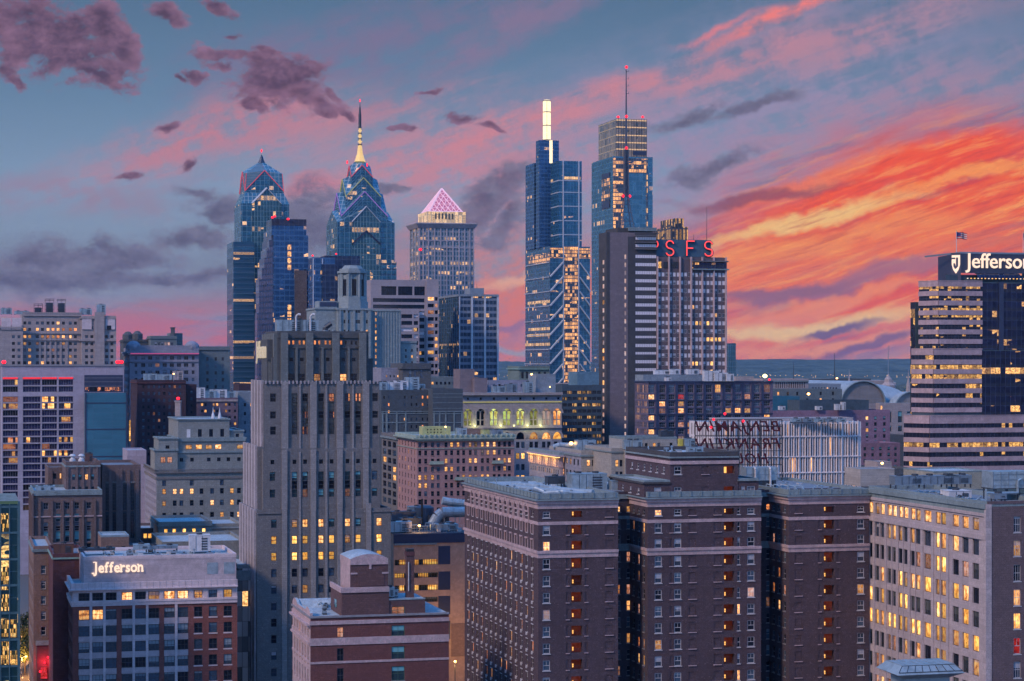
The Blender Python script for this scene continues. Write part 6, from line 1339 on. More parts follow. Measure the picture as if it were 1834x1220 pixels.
def stepped():
 b = B('stepped_building', 280, 436, 640, 40, 'grey stepped stone office building with balustrade and setback upper floors', 'office building'); R = b.R; k = 640/F_; z = b.z; fu = R.fu
 zt = z(848); cs = [294, 313, 325, 343.5, 361, 380, 397.5, 415.5, 428]
 mx = [('pane_dark', 5), ('pane_blue', 1), ('lit_blind', 2.2), ('lit_warm', 1)]
 rw = [(z(y+5), z(y-5)) for y in (866, 881, 902, 924, 945, 966)]
 def pick(i, j): return (b.choose([('pane_blue', 1)]) if i in (0, 3, 6) else None) if j == 0 else b.choose(mx)
 b.facade(R, 'F', 0, zt, [(fu(p)-3.4*k, fu(p)+3.4*k) for p in cs], rw, 'teal_stone', .35, 'sash2', pick=pick)
 b.lot(R, 'L', 0, zt, even(40, 10, 1.6, 1.5), [(z(y+4), z(y-4)) for y in (858, 872, 886, 900, 914, 928, 942, 956)], 'classic_blue', DK, style='sash2', frame='frame_grey'); b.wall4(R, 0, zt, 'teal_stone', skip='FL', roof='roof_pale')
 b.band(R, .7, z(848), z(846), 'stone_grey', 'cornice'); b.band(R, .25, z(859), z(855), 'stone_grey', 'band')
 m = b.part('balustrade')
 for i in range(70): u = i*R.w/69; c = R.pt(u, -.4, zt+.1); m.box(c, .22, .22, 1.0, 'stone_grey', TF)
 for i in range(40): c = R.pt(-.4, i, zt+.1); m.box(c, .22, .3, 1.0, 'stone_grey', TL)
 b.band(R, .6, zt+1.1, zt+1.3, 'stone_grey', 'balustrade')
 def st(p0, p1, v, top, cs, y, h, w, mx, lo, dd=30):
  r = R.sub(fu(p0, v), fu(p1, v), v, v+dd); b.facade(r, 'F', lo, r.Zf(top), [(r.fu(p)-w*k/2, r.fu(p)+w*k/2) for p in cs], [(r.Zf(yy+h/2), r.Zf(yy-h/2)) for yy in y], 'teal_stone', .3, 'g21', pick=lambda i, j: b.choose(mx))
  b.wall4(r, lo, r.Zf(top), 'teal_stone', skip='F'); b.parapet(r, r.Zf(top), .5, 'stone_teal', .4, 'roof_pale', .35); return r
 a = st(300, 436, 3, 812, [325, 344, 374, 392, 409, 428], [824], 7, 6.5, [('pane_dark', 6), ('lit_warm', 1)], zt)
 a2 = st(277, 318, 1.5, 808, [292, 304], [824], 11, 9, [('lit_dim', 1), ('pane_dark', 1)], zt, 14)
 c = st(318, 440, 6, 787, [338, 356, 374, 391, 430], [801], 9, 11.5, [('lit_blind', 3), ('pane_dark', 1)], zt); b.band(c, .5, c.Zf(791), c.Zf(787), 'stone_teal', 'cornice')
 c2 = st(284, 319, 5, 787, [300], [801], 6, 7, [('pane_dark', 1)], zt, 16)
 d = st(319, 411, 9, 753, [358, 378, 398], [776], 14, 7, [('pane_dark', 1)], zt); b.panel(d, 'F', d.fu(334.5), d.fu(341), d.Zf(784), d.Zf(769), .05, 'white_paint', 'door', one=True)
 e = st(411, 436, 10, 773, [425], [780], 6, 6, [('pane_dark', 1)], zt)
 b.done()
 rooftop_unit(a2.pt(5, 6, a2.Zf(808)), 5, 3, 2, 'galv', 'pale unit on the left setback of the stepped stone building')
 for px in (385, 397): m = MB(); m.lathe((0, 0, 0), [(.7, 0), (.5, 1.4), (.2, 2.6), (0, 4.5)], 'white_paint', 6); tag(link('roof_vent', m.mesh('roof_vent'), loc=d.pt(d.fu(px), 5, d.Zf(752))), ('left' if px < 390 else 'right')+' small white spiky vent on the stepped stone building', 'vent')
stepped()
# ================================================================== middle distance, centre
def arches():
 b = B('arcade_building', 829, 1006, 850, 40, 'pale stone building with a row of tall green lit double arches', 'building'); R = b.R; k = 850/F_; z = b.z; fu = R.fu; zt = z(704)
 ac = [838, 861, 884.5, 908, 932, 956, 978.5, 1000]
 rw = [(z(716.5), z(712.5))]; mx = [('pane_dark', 3), ('lit_warm', 1)]
 b.lot(R, 'F', z(722), zt, [(fu(p)-2*k, fu(p)+2*k) for p in ac], rw, 'classic_blue', mx, style='none'); b.wall4(R, 0, zt, 'classic_blue', skip='F', roof='roof_pale')
 b.band(R, 1.6, z(708), z(703.5), 'classic', 'cornice')
 for i in range(60): b.panel(R, 'F', R.w*i/60, R.w*i/60+.4, z(710), z(708), 1.0, 'classic', 'dentil')
 b.bands(R, 'F', [z(721.5)], .5, .4, 'gold_lit')
 def arch_row(spring, base, hw, rise, glassf, top, bot, double, only=None):
  m = b.part('arcade_wall'); n = 8
  cs = [fu(p) for p in ac]; zs, zb, z1, z0 = z(spring), z(base), z(top), z(bot)
  P_ = lambda u, zz, dp=0: R.pt(u, dp, zz)
  edges = [0]+[(cs[i]+cs[i+1])/2 for i in range(7)]+[R.w]
  for i, c in enumerate(cs):
   a, d = edges[i], edges[i+1]; c = min(c, R.w-hw-.1)
   for x0, x1 in ((a, c-hw), (c+hw, d)):
    if x1 > x0: m.poly([P_(x0, z0), P_(x1, z0), P_(x1, z1), P_(x0, z1)], 'classic')
   m.poly([P_(c-hw, z0), P_(c+hw, z0), P_(c+hw, zb), P_(c-hw, zb)], 'classic')
   pr = [(c-hw*math.cos(math.pi*q/n), zs+rise*math.sin(math.pi*q/n)) for q in range(n+1)]
   for (u0, h0), (u1, h1) in zip(pr, pr[1:]): m.poly([P_(u0, h0), P_(u1, h1), P_(u1, z1), P_(u0, z1)], 'classic'); m.poly([P_(u0, h0), P_(u0, h0, 1), P_(u1, h1, 1), P_(u1, h1)], 'classic')
   for u0 in (c-hw, c+hw): m.poly([P_(u0, zb), P_(u0, zb, 1), P_(u0, zs, 1), P_(u0, zs)], 'classic')
   w = b.add('arched_window'); g = glassf(i); w.poly([P_(c-hw, zb, .98), P_(c+hw, zb, .98), P_(c+hw, zs, .98)]+[P_(u, h, .98) for u, h in pr[::-1]][1:-1]+[P_(c-hw, zs, .98)], g, [(0, 0), (1, 0), (1, .6)]+[(.5+.5*math.cos(math.pi*q/n), .6+.4*math.sin(math.pi*q/n)) for q in range(1, n)]+[(0, .6)])
   if double:
    w.box(P_(c, zb, .7), .5, .5, zs-zb+rise*.5, 'classic', TF); w.box(P_(c-hw+.2, zb, .7), .4, .5, zs-zb, 'classic', TF); w.box(P_(c+hw-.2, zb, .7), .4, .5, zs-zb, 'classic', TF)
    for s_ in (-1, 1):
     q0 = [(c+s_*hw/2-hw/2*math.cos(math.pi*q/6), zs+hw*.55*math.sin(math.pi*q/6)) for q in range(7)]
     for (u0, h0), (u1, h1) in zip(q0, q0[1:]): w.poly([P_(u0, h0, .6), P_(u1, h1, .6), P_(u1, h1+.45, .6), P_(u0, h0+.45, .6)], 'classic')
    w.box(P_(c, zb+(zs-zb)*.42, .8), hw*2, .3, .4, 'classic', TF)
   m2 = b.add('archivolt'); pr2 = [(c-(hw+.9)*math.cos(math.pi*q/n), zs+(rise+.9)*math.sin(math.pi*q/n)) for q in range(n+1)]
   for (u0, h0), (u1, h1), (u2, h2), (u3, h3) in zip(pr, pr[1:], pr2, pr2[1:]): m2.poly([P_(u0, h0, -.3), P_(u2, h2, -.3), P_(u3, h3, -.3), P_(u1, h1, -.3)][::-1], 'classic')
 arch_row(741, 762.5, 8*k, 8.5*k, lambda i: ['lit_green', 'pane_black', 'lit_green', 'lit_green', 'lit_green', 'lit_green', 'lit_pale', 'lit_warm'][i], 722, 765, True)
 b.band(R, .8, z(768), z(765), 'classic', 'band'); b.part('wall').poly([R.pt(0, 0, z(772)), R.pt(R.w, 0, z(772)), R.pt(R.w, 0, z(765)), R.pt(0, 0, z(765))], 'classic_blue')
 arch_row(786, 788, 8*k, 11*k, lambda i: ['pane_black', 'pane_black', 'pane_black', 'pane_black', 'pane_dark', 'lit_warm', 'lit_blind', 'lit_yellow'][i], 772, 790, False)
 b.lot(R, 'F', 0, z(790), [(fu(p+q)-3.2*k, fu(p+q)+3.2*k) for p in ac[3:] for q in (-4.6, 4.6)], [(z(y+5.5), z(y-5.5)) for y in (798, 818, 838, 858)], 'classic_blue', [('pane_dark', 5), ('lit_yellow', 1), ('pane_blue', 2)], style='g22')
 # uplights at the foot of the arches
 for i in (0, 2, 3, 4, 5): b.part('uplight').box(R.pt(fu((ac[i]+ac[min(i+1, 7)])/2) if i != 0 else fu(850), -.5, z(764)), .5, .5, .5, 'lamp_green', TF)
 b.done()
 for i in (0, 2, 4, 5):
  L = bpy.data.lights.new('uplight', 'POINT'); L.energy = 420; L.color = (.9, .95, .3); L.shadow_soft_size = .5; link('uplight', L, loc=R.pt(fu(ac[i]+(11 if i else 9)), -2.5, z(763)+.5))
 return R
RA = arches()
def topb(name, lb, x0, x1, Y, d, y0, y1, mat, **kw): return gb(name, lb, x0, x1, Y, d, y0, mat, zb=PZ(y1, Y+d*.9)-2, **kw)
topb('roof_house', 'tall blank lilac grey roof box at the left end of the arcade building', 824, 850, 862, 12, 662, 704, 'slab_stone', cat='roof house', par=.3)
topb('roof_house', 'lower blank lilac grey roof box beside the tall one on the arcade building', 850, 873, 860, 12, 678, 704, 'slab_stone', cat='roof house', par=.3)
topb('roof_house', 'long pale low roof house in the middle of the arcade building', 874, 945, 875, 10, 682, 704, 'classic_blue', cat='roof house', par=.3, nF=6, wF=4, r0=688, rp=20, rh=5, nr=1)
topb('roof_house', 'teal grey roof box with lamps at the right end of the arcade building', 960, 995, 862, 12, 671, 703, 'concrete_blue', cat='roof house', par=.3)
lampstar(885, 696, 855, 'small orange lamp on the pale low roof house of the arcade building', r=.4); lampstar(952, 672, 860, 'tall orange lamp left of the teal grey roof box', r=.45, pole=7); lampstar(985, 694, 858, 'small lamp in front of the teal grey roof box', r=.3)
for px, w, h, mt, lb in ((893, 6, 3, 'galv', 'pale plant unit behind the small orange lamp'), (915, 5, 4, 'steel', 'grey plant unit in the middle of the arcade roof'), (945, 4, 5, 'galv', 'pale upright unit beside the tall orange lamp')): rooftop_unit((PX(px, 857), 857, PZ(704, 857)), w, 4, h, mt, lb)
gb('pavilion', 'dark teal pavilion with three tall windows and a low hipped roof', 721, 772, 900, 26, 655, 'stone_dark', pF=[735, 744, 755], wF=4.5, r0=663, rp=40, rh=14, nr=1, mix=[('pane_blue', 1)], cor=[(.7, 658, 3, 'stone_dark')], par=1.2, roof='roof_dark')
gb('pale_block', 'pale low block with tiny windows left of the dark teal pavilion', 683, 722, 905, 20, 662, 'classic_blue', nF=4, wF=2.4, r0=672, rp=12, rh=4, roof='roof_pale', bot=700)
gb('grey_block', 'long pale roofed block between the brick blocks and the dark grid office', 765, 822, 950, 30, 678, 'stone_teal2', nF=6, wF=4, r0=684, rp=12, rh=5, roof='roof_pale', bot=720)
gb('pavilion', 'green copper roofed pavilion in front of the cross braced tower', 930, 984, 1000, 22, 659, 'copper_stone', pF=[936, 944, 966, 976], wF=4.5, r0=666, rp=40, rh=12, nr=1, cor=[(.7, 660, 2, 'copper')], par=1.0, roof='copper', mix=[('pane_dark', 1)])
b = gb('brick_block', 'dark blue grey brick block with pale belts and a lit stair window column', 683, 774, 800, 30, 702, 'teal_brick', pF=[688, 696.5, 725, 737, 746, 757, 766], wF=3, r0=709, rp=13.2, rh=5.5, bot=860, mix=[('pane_dark', 4), ('lit_orange', .9), ('pane_blue', 2), ('lit_warm', .6)], roof='roof_pale', done=False)
for y in (738, 741.5, 758, 782, 786): b.bands(b.R, 'F', [b.z(y)], .35, .25, 'stone_teal')
for p in (683.6, 691, 709, 725): b.panel(b.R, 'F', b.R.fu(p), b.R.fu(p)+.7, b.z(800), b.z(739), .25, 'stone_teal', 'pilaster')
b.panel(b.R, 'F', b.R.fu(725), b.R.fu(772), 0, b.z(699), .02, 'teal_brick', 'bay') if 0 else None
b.done()
for i, (px, w, h, lb) in enumerate(((690, 5, 4, 'pale unit at the left of the blue grey brick block roof'), (712, 9, 4, 'row of white tanks on the blue grey brick block roof'), (730, 6, 4.5, 'white finned unit on the blue grey brick block roof'), (752, 6, 6, 'round pale tank group on the blue grey brick block roof'), (767, 5, 3, 'low pale unit near the right of the blue grey brick block roof'))): rooftop_unit(b.R.pt(b.R.fu(px), 9+2*i, b.zt), w, 4, h, 'white_paint' if i in (1, 2) else 'galv', lb)
b = gb('brick_block', 'dark blue grey brick block with a pale framed window band beside the arcade', 775, 829, 797, 30, 700, 'teal_brick', nF=0, roof='roof_grey', done=False)
for y in (706, 712, 722, 732): b.bands(b.R, 'F', [b.z(y)], .2, .12, 'stone_teal')
for y in (738, 742, 758, 783): b.bands(b.R, 'F', [b.z(y)], .35, .25, 'stone_teal')
for p in (776, 786, 797, 812, 826): b.panel(b.R, 'F', b.R.fu(p), b.R.fu(p)+.6, b.z(800), b.z(739), .25, 'stone_teal', 'pilaster')
b.done()
def hotel_pink():
 b = B('hotel_building', 747, 921, 640, 30, 'salmon brick hotel with green cornice and small balconies', 'hotel'); R = b.R; k = 640/F_; z = b.z; fu = R.fu; zt = z(787)
 cs = [752, 762.5, 774.7, 785, 799, 809, 820.6, 830.5, 842.3, 852, 864, 873.8, 885.3, 894, 904, 912.4]
 rw = [(z(y+4.6), z(y-4.2)) for y in [797+14.6*i for i in range(9)]]; mx = [('pane_dark', 6), ('pane_blue', 1.5), ('lit_warm', 1.1), ('lit_blind', .9)]
 b.lot(R, 'F', 0, zt, [(fu(p)-2.7*k, fu(p)+2.7*k) for p in cs], rw, 'pink_brick', mx, style='sash2', sill=('pink_brick', 'sill'))
 b.lot(R, 'L', 0, zt, even(30, 6, 1.3, 1.5), rw, 'pink_brick', mx, style='sash2', frame='frame_grey'); b.wall4(R, 0, zt, 'pink_brick', skip='FL', roof='roof_pale')
 b.band(R, 1.4, z(787), z(784.5), 'copper_pale', 'cornice'); b.band(R, .9, z(789), z(787), 'copper_pale', 'cornice'); b.band(R, .3, z(804.3), z(803.2), 'copper_pale', 'band')
 for i in range(56): b.panel(R, 'F', R.w*i/56, R.w*i/56+.3, z(790.5), z(788.5), 1.0, 'copper_pale', 'bracket')
 b.parapet(R, z(784.4), .9, 'copper_pale', .4, 'roof_pale', .6)
 for i in range(19): c = R.pt(R.w*(i+.5)/19, -.7, z(784.5)); b.part('anthemion').lathe((c.x, c.y, c.z), [(.15, 0), (.45, .5), (.4, 1.0), (0, 1.3)], 'copper_pale', 8)
 for p0, p1, y in ((768, 793, 829), (880, 900, 829), (813, 834, 858)):
  m = b.add('balcony'); c = R.pt((fu(p0)+fu(p1))/2, -.7, z(y+3)); m.box(c, fu(p1)-fu(p0), 1.5, .35, 'copper_pale', TF); c = R.pt((fu(p0)+fu(p1))/2, -1.35, z(y+3)); m.box(c, fu(p1)-fu(p0), .12, 1.1, 'copper_pale', TF)
 b.done()
 r = topb('roof_house', 'olive yellow roof house with rows of round vents on the salmon hotel', 757, 807, 650, 5, 765, 786, 'olive_wall3', cat='roof house', par=.2, roof='roof_pale', pF=[766, 772, 778, 784, 790], wF=2.2, r0=768.5, rp=5, rh=2.4, nr=2, mix=[('pane_black', 1)], style='none')
 topb('roof_house', 'brown roof house behind the olive yellow one on the salmon hotel', 835, 866, 655, 5, 769, 786, 'brick_tan', cat='roof house', par=.2); topb('roof_house', 'yellow green roof house right of the brown one on the salmon hotel', 866, 880, 652, 4, 771, 786, 'olive_wall3', cat='roof house', par=.2)
 lampstar(798, 766, 648, 'orange lamp above the olive yellow roof house', r=.3, pole=1); rooftop_unit((PX(826, 650), 650, PZ(786, 650)), 3.4, 3, 3.6, 'galv', 'pale square unit beside the olive yellow roof house'); rooftop_unit((PX(889, 650), 650, PZ(786, 650)), 4, 3, 3, 'steel', 'dark blue fan unit near the right end of the salmon hotel')
hotel_pink()
gb('grey_block', 'narrow grey building with bluish windows left of the salmon hotel', 712, 730, 668, 26, 783, 'stone_grey', nF=1, wF=10, nL=3, wL=5.5, r0=793, rp=14.8, rh=10.5, cor=[(.6, 785, 3, 'stone_teal')], style='g22', frame='frame_dark', bot=910)
def gold():
 b = B('cornice_building', 1003, 1009, 590, 1, 'narrow old building with a golden lit cornice along its long side', 'building'); R = b.R; R.d = d = R.lu(948); z = b.z; zt = z(816); k = 590/F_
 rw = [(z(y+9), z(y)) for y in (842, 861, 880)]
 b.lot(R, 'L', 0, zt, even(d, 14, 1.1, .8), rw, 'classic_blue', DK, style='sash2', frame='frame_grey'); b.wall4(R, 0, zt, 'stone_pink', skip='L', roof='roof_pale')
 b.band(R, 1.6, z(818.5), z(816), 'stone_pink', 'cornice'); b.band(R, .25, z(838), z(835.5), 'stone_pink', 'band')
 b.panel(R, 'L', .2, d, z(820), z(818.8), .9, 'lamp_gold', 'light_strip', one=True)
 for i in range(15): u = .4+i*(d-.8)/14; b.panel(R, 'L', u-.25, u+.25, z(836), z(820), .5, 'stone_pink', 'pilaster')
 b.parapet(R, zt, 1.0, 'stone_teal', .4, 'roof_pale', .3); b.done()
 for i in range(4):
  L = bpy.data.lights.new('cornice_light', 'POINT'); L.energy = 420; L.color = (1, .55, .14); L.shadow_soft_size = .6; q = R.pt(-1.6, d*(.12+.25*i), z(826)); link('cornice_light', L, loc=q)
gold()
b = gb('cream_block', 'cream stone block with paired windows behind the apartment house roof', 1041, 1094, 575, 32, 812, 'cream_b', pF=[1054, 1063], wF=6, nL=8, wL=1.7, r0=824, rp=21, rh=11, style='sash2', cor=[(.4, 815, 3, 'stone_teal')], roof='roof_grey', side='classic_blue', par=1.0)
lampstar(1023, 797, 598, 'dazzling orange lamp above the cream stone block', r=.6, pole=2)
rooftop_unit((PX(1048, 596), 596, PZ(812, 596)-.5), 6, 4, 4.6, 'galv', 'stack of pale louvred boxes on the cream stone block'); rooftop_unit((PX(1066, 592), 592, PZ(812, 592)-.5), 5, 4, 3, 'white_paint', 'low white box right of the stacked boxes on the cream stone block')
m = MB(); m.path([(-3, 0, 1.5), (-1, 0, 2.2), (3, 0, 2.0), (6, 0, 1.6)], .8, 'duct', 10); m.box((0, 0, 0), .4, .4, 2, 'steel'); tag(link('roof_duct', m.mesh('roof_duct'), loc=(PX(1008, 600), 600, PZ(806, 600)-.6)), 'fat pale duct left of the dazzling lamp', 'duct')
gb('cream_block', 'cream stone block with dark sash windows directly left of the brick penthouse', 1095, 1145, 560, 24, 808, 'cream_b', pF=[1105, 1112.5, 1127], wF=5.5, r0=824, rp=21, rh=12, style='sash2', roof='roof_pale', cor=[(.3, 809, 2, 'stone_teal')])
b = gb('cream_block', 'long low cream roof storey with dark window pairs above the brick penthouse', 1119, 1212, 560, 14, 787, 'cream_b', pF=[1149.5, 1157.5, 1172, 1180, 1202], wF=5.4, r0=794, rp=30, rh=11, nr=1, style='g22', roof='roof_grey', par=.7, parm='stone_teal')
for px, w, lb in ((1128, 4, 'left pale louvred unit on the cream roof storey'), (1140, 3, 'right pale louvred unit on the cream roof storey')): rooftop_unit((PX(px, 555), 555, PZ(806, 555)), w, 2, 2.8, 'galv', lb)
rooftop_unit((PX(1193, 566), 566, PZ(787, 566)), 4, 3, 2.6, 'steel_dark', 'dark fan cluster on the cream roof storey', legs=True)
o = rooftop_unit((PX(1234, 552), 552, PZ(806, 552)), 3.4, 2, 3.2, 'galv', 'pair of grey condenser fans beside a yellow panel'); m = MB(); m.box((0, 0, 0), 1.1, 1.6, 3.4, 'yellow_paint', TF); tag(link('yellow_panel', m.mesh('yellow_panel'), loc=(PX(1218.5, 552), 552, PZ(807, 552))), 'yellow upright panel beside the condenser fans', 'panel')
gb('low_block', 'pale flat block carrying the condenser fans', 1205, 1330, 556, 22, 806, 'cream_b', roof='roof_grey')
# dark striped office and blue boxes
b = gb('striped_office', 'dark office block with horizontal glass bands and yellow lit floors', 1007, 1078, 900, 40, 693, 'navy_stone', nF=8, wF=8.3, r0=700, rp=11.2, rh=6, bot=830, mF=(.3, .3), mix=[('strip_dark', 5), ('strip_lit', 4)], style='thin', rec=.6, roof='roof_dark')
topb('roof_house', 'blank blue grey box above the dark striped office', 1034, 1073, 915, 14, 667, 698, 'concrete_blue2', cat='roof house', par=.3, roof='roof_pale')
gb('low_block', 'pale flat roof beneath the cross braced tower', 993, 1036, 960, 20, 690, 'classic', roof='roof_pale')

# ================================================================== middle distance, right
def white_grid():
 b = B('ribbed_building', 1278, 1542, 640, 22, 'white vertically ribbed modern block with tall narrow windows', 'building'); R = b.R; k = 640/F_; z = b.z; fu = R.fu; zt = z(757)
 cs = []; p = 1283.0
 while p < 1538: cs.append(p); p += 4.45 if len(cs) % 8 else 7.0
 rw = [(z(782), z(761)), (z(818.5), z(785.5)), (z(847.5), z(822)), (z(880), z(851)), (z(910), z(884))]
 mx = [('pane_shade', 5), ('pane_dark', 3), ('pane_blue', 2)]
 def pick(i, j): return 'lit_warm' if (i*7+j*3) % 23 == 5 or (j >= 2 and (i//4*5+j) % 9 == 1 and i % 4 < 3) else b.choose(mx)
 b.facade(R, 'F', 0, zt, [(fu(q)-1.15*k, fu(q)+1.15*k) for q in cs], rw, 'white_fin', .35, 'none', pick=pick)
 for i, q in enumerate(cs): 
  if i % 2: b.panel(R, 'F', fu(q+2.2)-.1, fu(q+2.2)+.1, 0, zt+.4, .35, 'white_fin', 'fin')
 for y in (783.7, 820.2, 849.3): b.bands(R, 'F', [z(y+.5)], .9*k, .4, 'white_fin')
 b.lot(R, 'L', 0, zt, even(22, 8, 1, 1), rw, 'white_fin', mx, style='none'); b.wall4(R, 0, zt, 'white_fin', skip='FL', roof='roof_pale'); b.done()
 r = topb('roof_house', 'long pale roof storey of the white ribbed block', 1290, 1528, 648, 10, 750, 760, 'classic', cat='roof house', par=.2, roof='roof_pale')
 for i in range(5): rooftop_unit((PX(1425+i*20, 646), 646, PZ(757, 646)), 3.4, 1.5, 1.3, 'steel' if i % 2 else 'galv', ['first', 'second', 'third', 'fourth', 'last'][i]+' of five small grey units in front of the pale roof storey')
white_grid()
def apartments():
 b = B('apartment_block', 1161, 1384, 720, 26, 'dark framed apartment block with a grid of large windows', 'apartment building'); R = b.R; k = 720/F_; z = b.z; fu = R.fu; zt = z(684)
 cs = [1167, 1186.5, 1203, 1220, 1237, 1253, 1270, 1286, 1304.6, 1321.8, 1339, 1356, 1374]
 ys = [(689, 704), (706.5, 716)]+[(719+12.5*i, 728.5+12.5*i) for i in range(7)]
 mx = [('pane_blue', 4), ('pane_dark', 5), ('lit_warm', 1.3), ('lit_blind', 1), ('lit_dim', 1), ('lit_red', .2), ('pane_pale', .5)]
 b.lot(R, 'F', 0, zt, [(fu(p)-5.6*k, fu(p)+5.6*k) for p in cs], [(z(c), z(a)) for a, c in ys], 'purple_dk', mx, style='g32', frame='frame_grey', rec=.5)
 for i in range(len(cs)-1): u = fu((cs[i]+cs[i+1])/2); b.panel(R, 'F', u-.35, u+.35, 0, zt, .25, 'navy', 'pier')
 for y in (718, 743, 767.5, 793): b.bands(R, 'F', [z(y)], .3, .3, 'navy')
 R.d = R.lu(1137); b.lot(R, 'L', 0, zt, even(R.d, 9, R.d/9-.7, .3), [(z(c), z(a)) for a, c in ys], 'purple_dk', [('pane_blue', 3), ('lit_warm', 2), ('lit_blind', 2), ('pane_pale', 1)], style='g32', frame='frame_grey')
 b.wall4(R, 0, zt, 'purple_dk', skip='FL', roof='roof_dark'); b.band(R, .4, zt-.3, zt+.3, 'navy', 'coping'); b.done()
 topb('roof_house', 'long blank teal roof storey on the dark framed apartment block', 1152, 1262, 728, 9, 672, 684, 'concrete_blue', cat='roof house', par=.2, roof='roof_pale')
 topb('roof_house', 'pale stepped roof house right of the blank teal storey', 1318, 1350, 735, 8, 675, 685, 'classic', cat='roof house', par=.2)
 for i, (px, py, w, h, lb) in enumerate(((1187, 671, 7, 1.8, 'long cluster of white roof fans at the left of the teal roof storey'), (1207, 671, 4, 2.2, 'white roof fan pair in the middle of the teal roof storey'), (1240, 671, 4.5, 2.2, 'white roof fan pair at the right of the teal roof storey'), (1273, 683, 6, 4.2, 'big stacked white unit right of the teal roof storey'), (1290, 683, 5.5, 3.4, 'second stacked white unit right of the teal roof storey'), (1196, 683, 2, 1.6, 'small white box at the foot of the teal roof storey'), (1306, 683, 3, 3, 'small white unit left of the pale stepped roof house'))): rooftop_unit((PX(px, 726+(8 if py < 680 else 0)), 726+(8 if py < 680 else 0), PZ(py+1, 726)), w, 2.5, h, 'white_paint', lb)
 lampstar(1370, 677, 728, 'glaring yellow green lamp at the right end of the apartment block roof', 'lamp_yg', .8, 1.5); beacon((PX(1378, 726), 726, PZ(683, 726)), 'red light below the yellow green roof lamp', .5)
apartments()
gb('purple_block', 'mauve hotel block with teal window squares behind the white ribbed block', 1383, 1594, 900, 30, 741, 'purple_wall', pF=[1553, 1568, 1584], wF=5.2, r0=747, rp=10.9, rh=6.5, nr=20, bot=860, mix=[('pane_teal', 5), ('lit_warm', .3), ('pane_dark', 1)], par=1.5, roof='roof_grey')
gb('purple_block', 'lower lilac annex with teal windows right of the mauve block', 1541, 1612, 860, 20, 797, 'purple_wall', pF=[1549, 1563, 1577, 1592, 1604], wF=5, r0=801, rp=10.9, rh=6, bot=850, mix=[('pane_teal', 5), ('lit_warm', .3)], roof='roof_grey')
topb('roof_house', 'dark navy flat roof storey on the mauve block', 1432, 1556, 915, 14, 718, 742, 'navy_stone', cat='roof house', par=.3, roof='roof_dark')
topb('glass_house', 'teal glass roof storey at the left of the mauve block', 1383, 1432, 930, 14, 711, 742, 'glass_panel', cat='roof house', par=.3)
gb('colonnade_block', 'pale classical block with a long colonnade on top', 1366, 1448, 1100, 26, 681, 'classic', pF=[1390+3.9*i for i in range(14)], wF=1.8, r0=685, rp=40, rh=10, nr=1, bot=740, mix=[('pane_dark', 1)], style='none', cor=[(.8, 682, 2, 'stone_teal')])
gb('grey_block', 'long low grey green block with a few lit windows below the colonnade', 1384, 1508, 1060, 26, 700, 'stone_teal2', pF=[1394, 1411, 1428, 1446, 1470, 1492], wF=4, r0=702, rp=12, rh=6.5, bot=740, mix=[('pane_dark', 4), ('lit_warm', .8)], roof='roof_grey')
gb('grey_block', 'pale grey plant block behind the colonnade block', 1448, 1506, 1120, 26, 690, 'concrete_blue', r0=694, rp=12, rh=4, nF=9, wF=3, roof='roof_grey', bot=720)
gb('dark_block', 'dark flat block behind the train shed arch', 1440, 1560, 1300, 26, 681, 'stone_dark', roof='roof_dark')
lampstar(1448, 708, 1050, 'orange lamp on the long low grey green block', r=.8); lampstar(1499, 679, 1280, 'small orange lamp at the foot of the tall thin mast', r=.6)
mastpole((PX(1494.5, 1290), 1290, PZ(690, 1290)), 22, .35, 'tall thin mast on the horizon between two towers'); mastpole((PX(1421, 1110), 1110, PZ(682, 1110)), 11, .22, 'thin mast above the colonnade block')
for px, w, h, lb in ((1400, 3, 2, 'tiny white plant box at the left on the navy roof storey'), (1466, 3, 2, 'tiny white plant box at the middle of the mauve block'), (1502, 4, 3, 'row of tiny white tanks on the mauve block'), (1510, 2, 4, 'tiny white stack right of the row of tanks')): rooftop_unit((PX(px, 905), 905, PZ(741, 905)+1.5), w, 2, h, 'white_paint', lb)
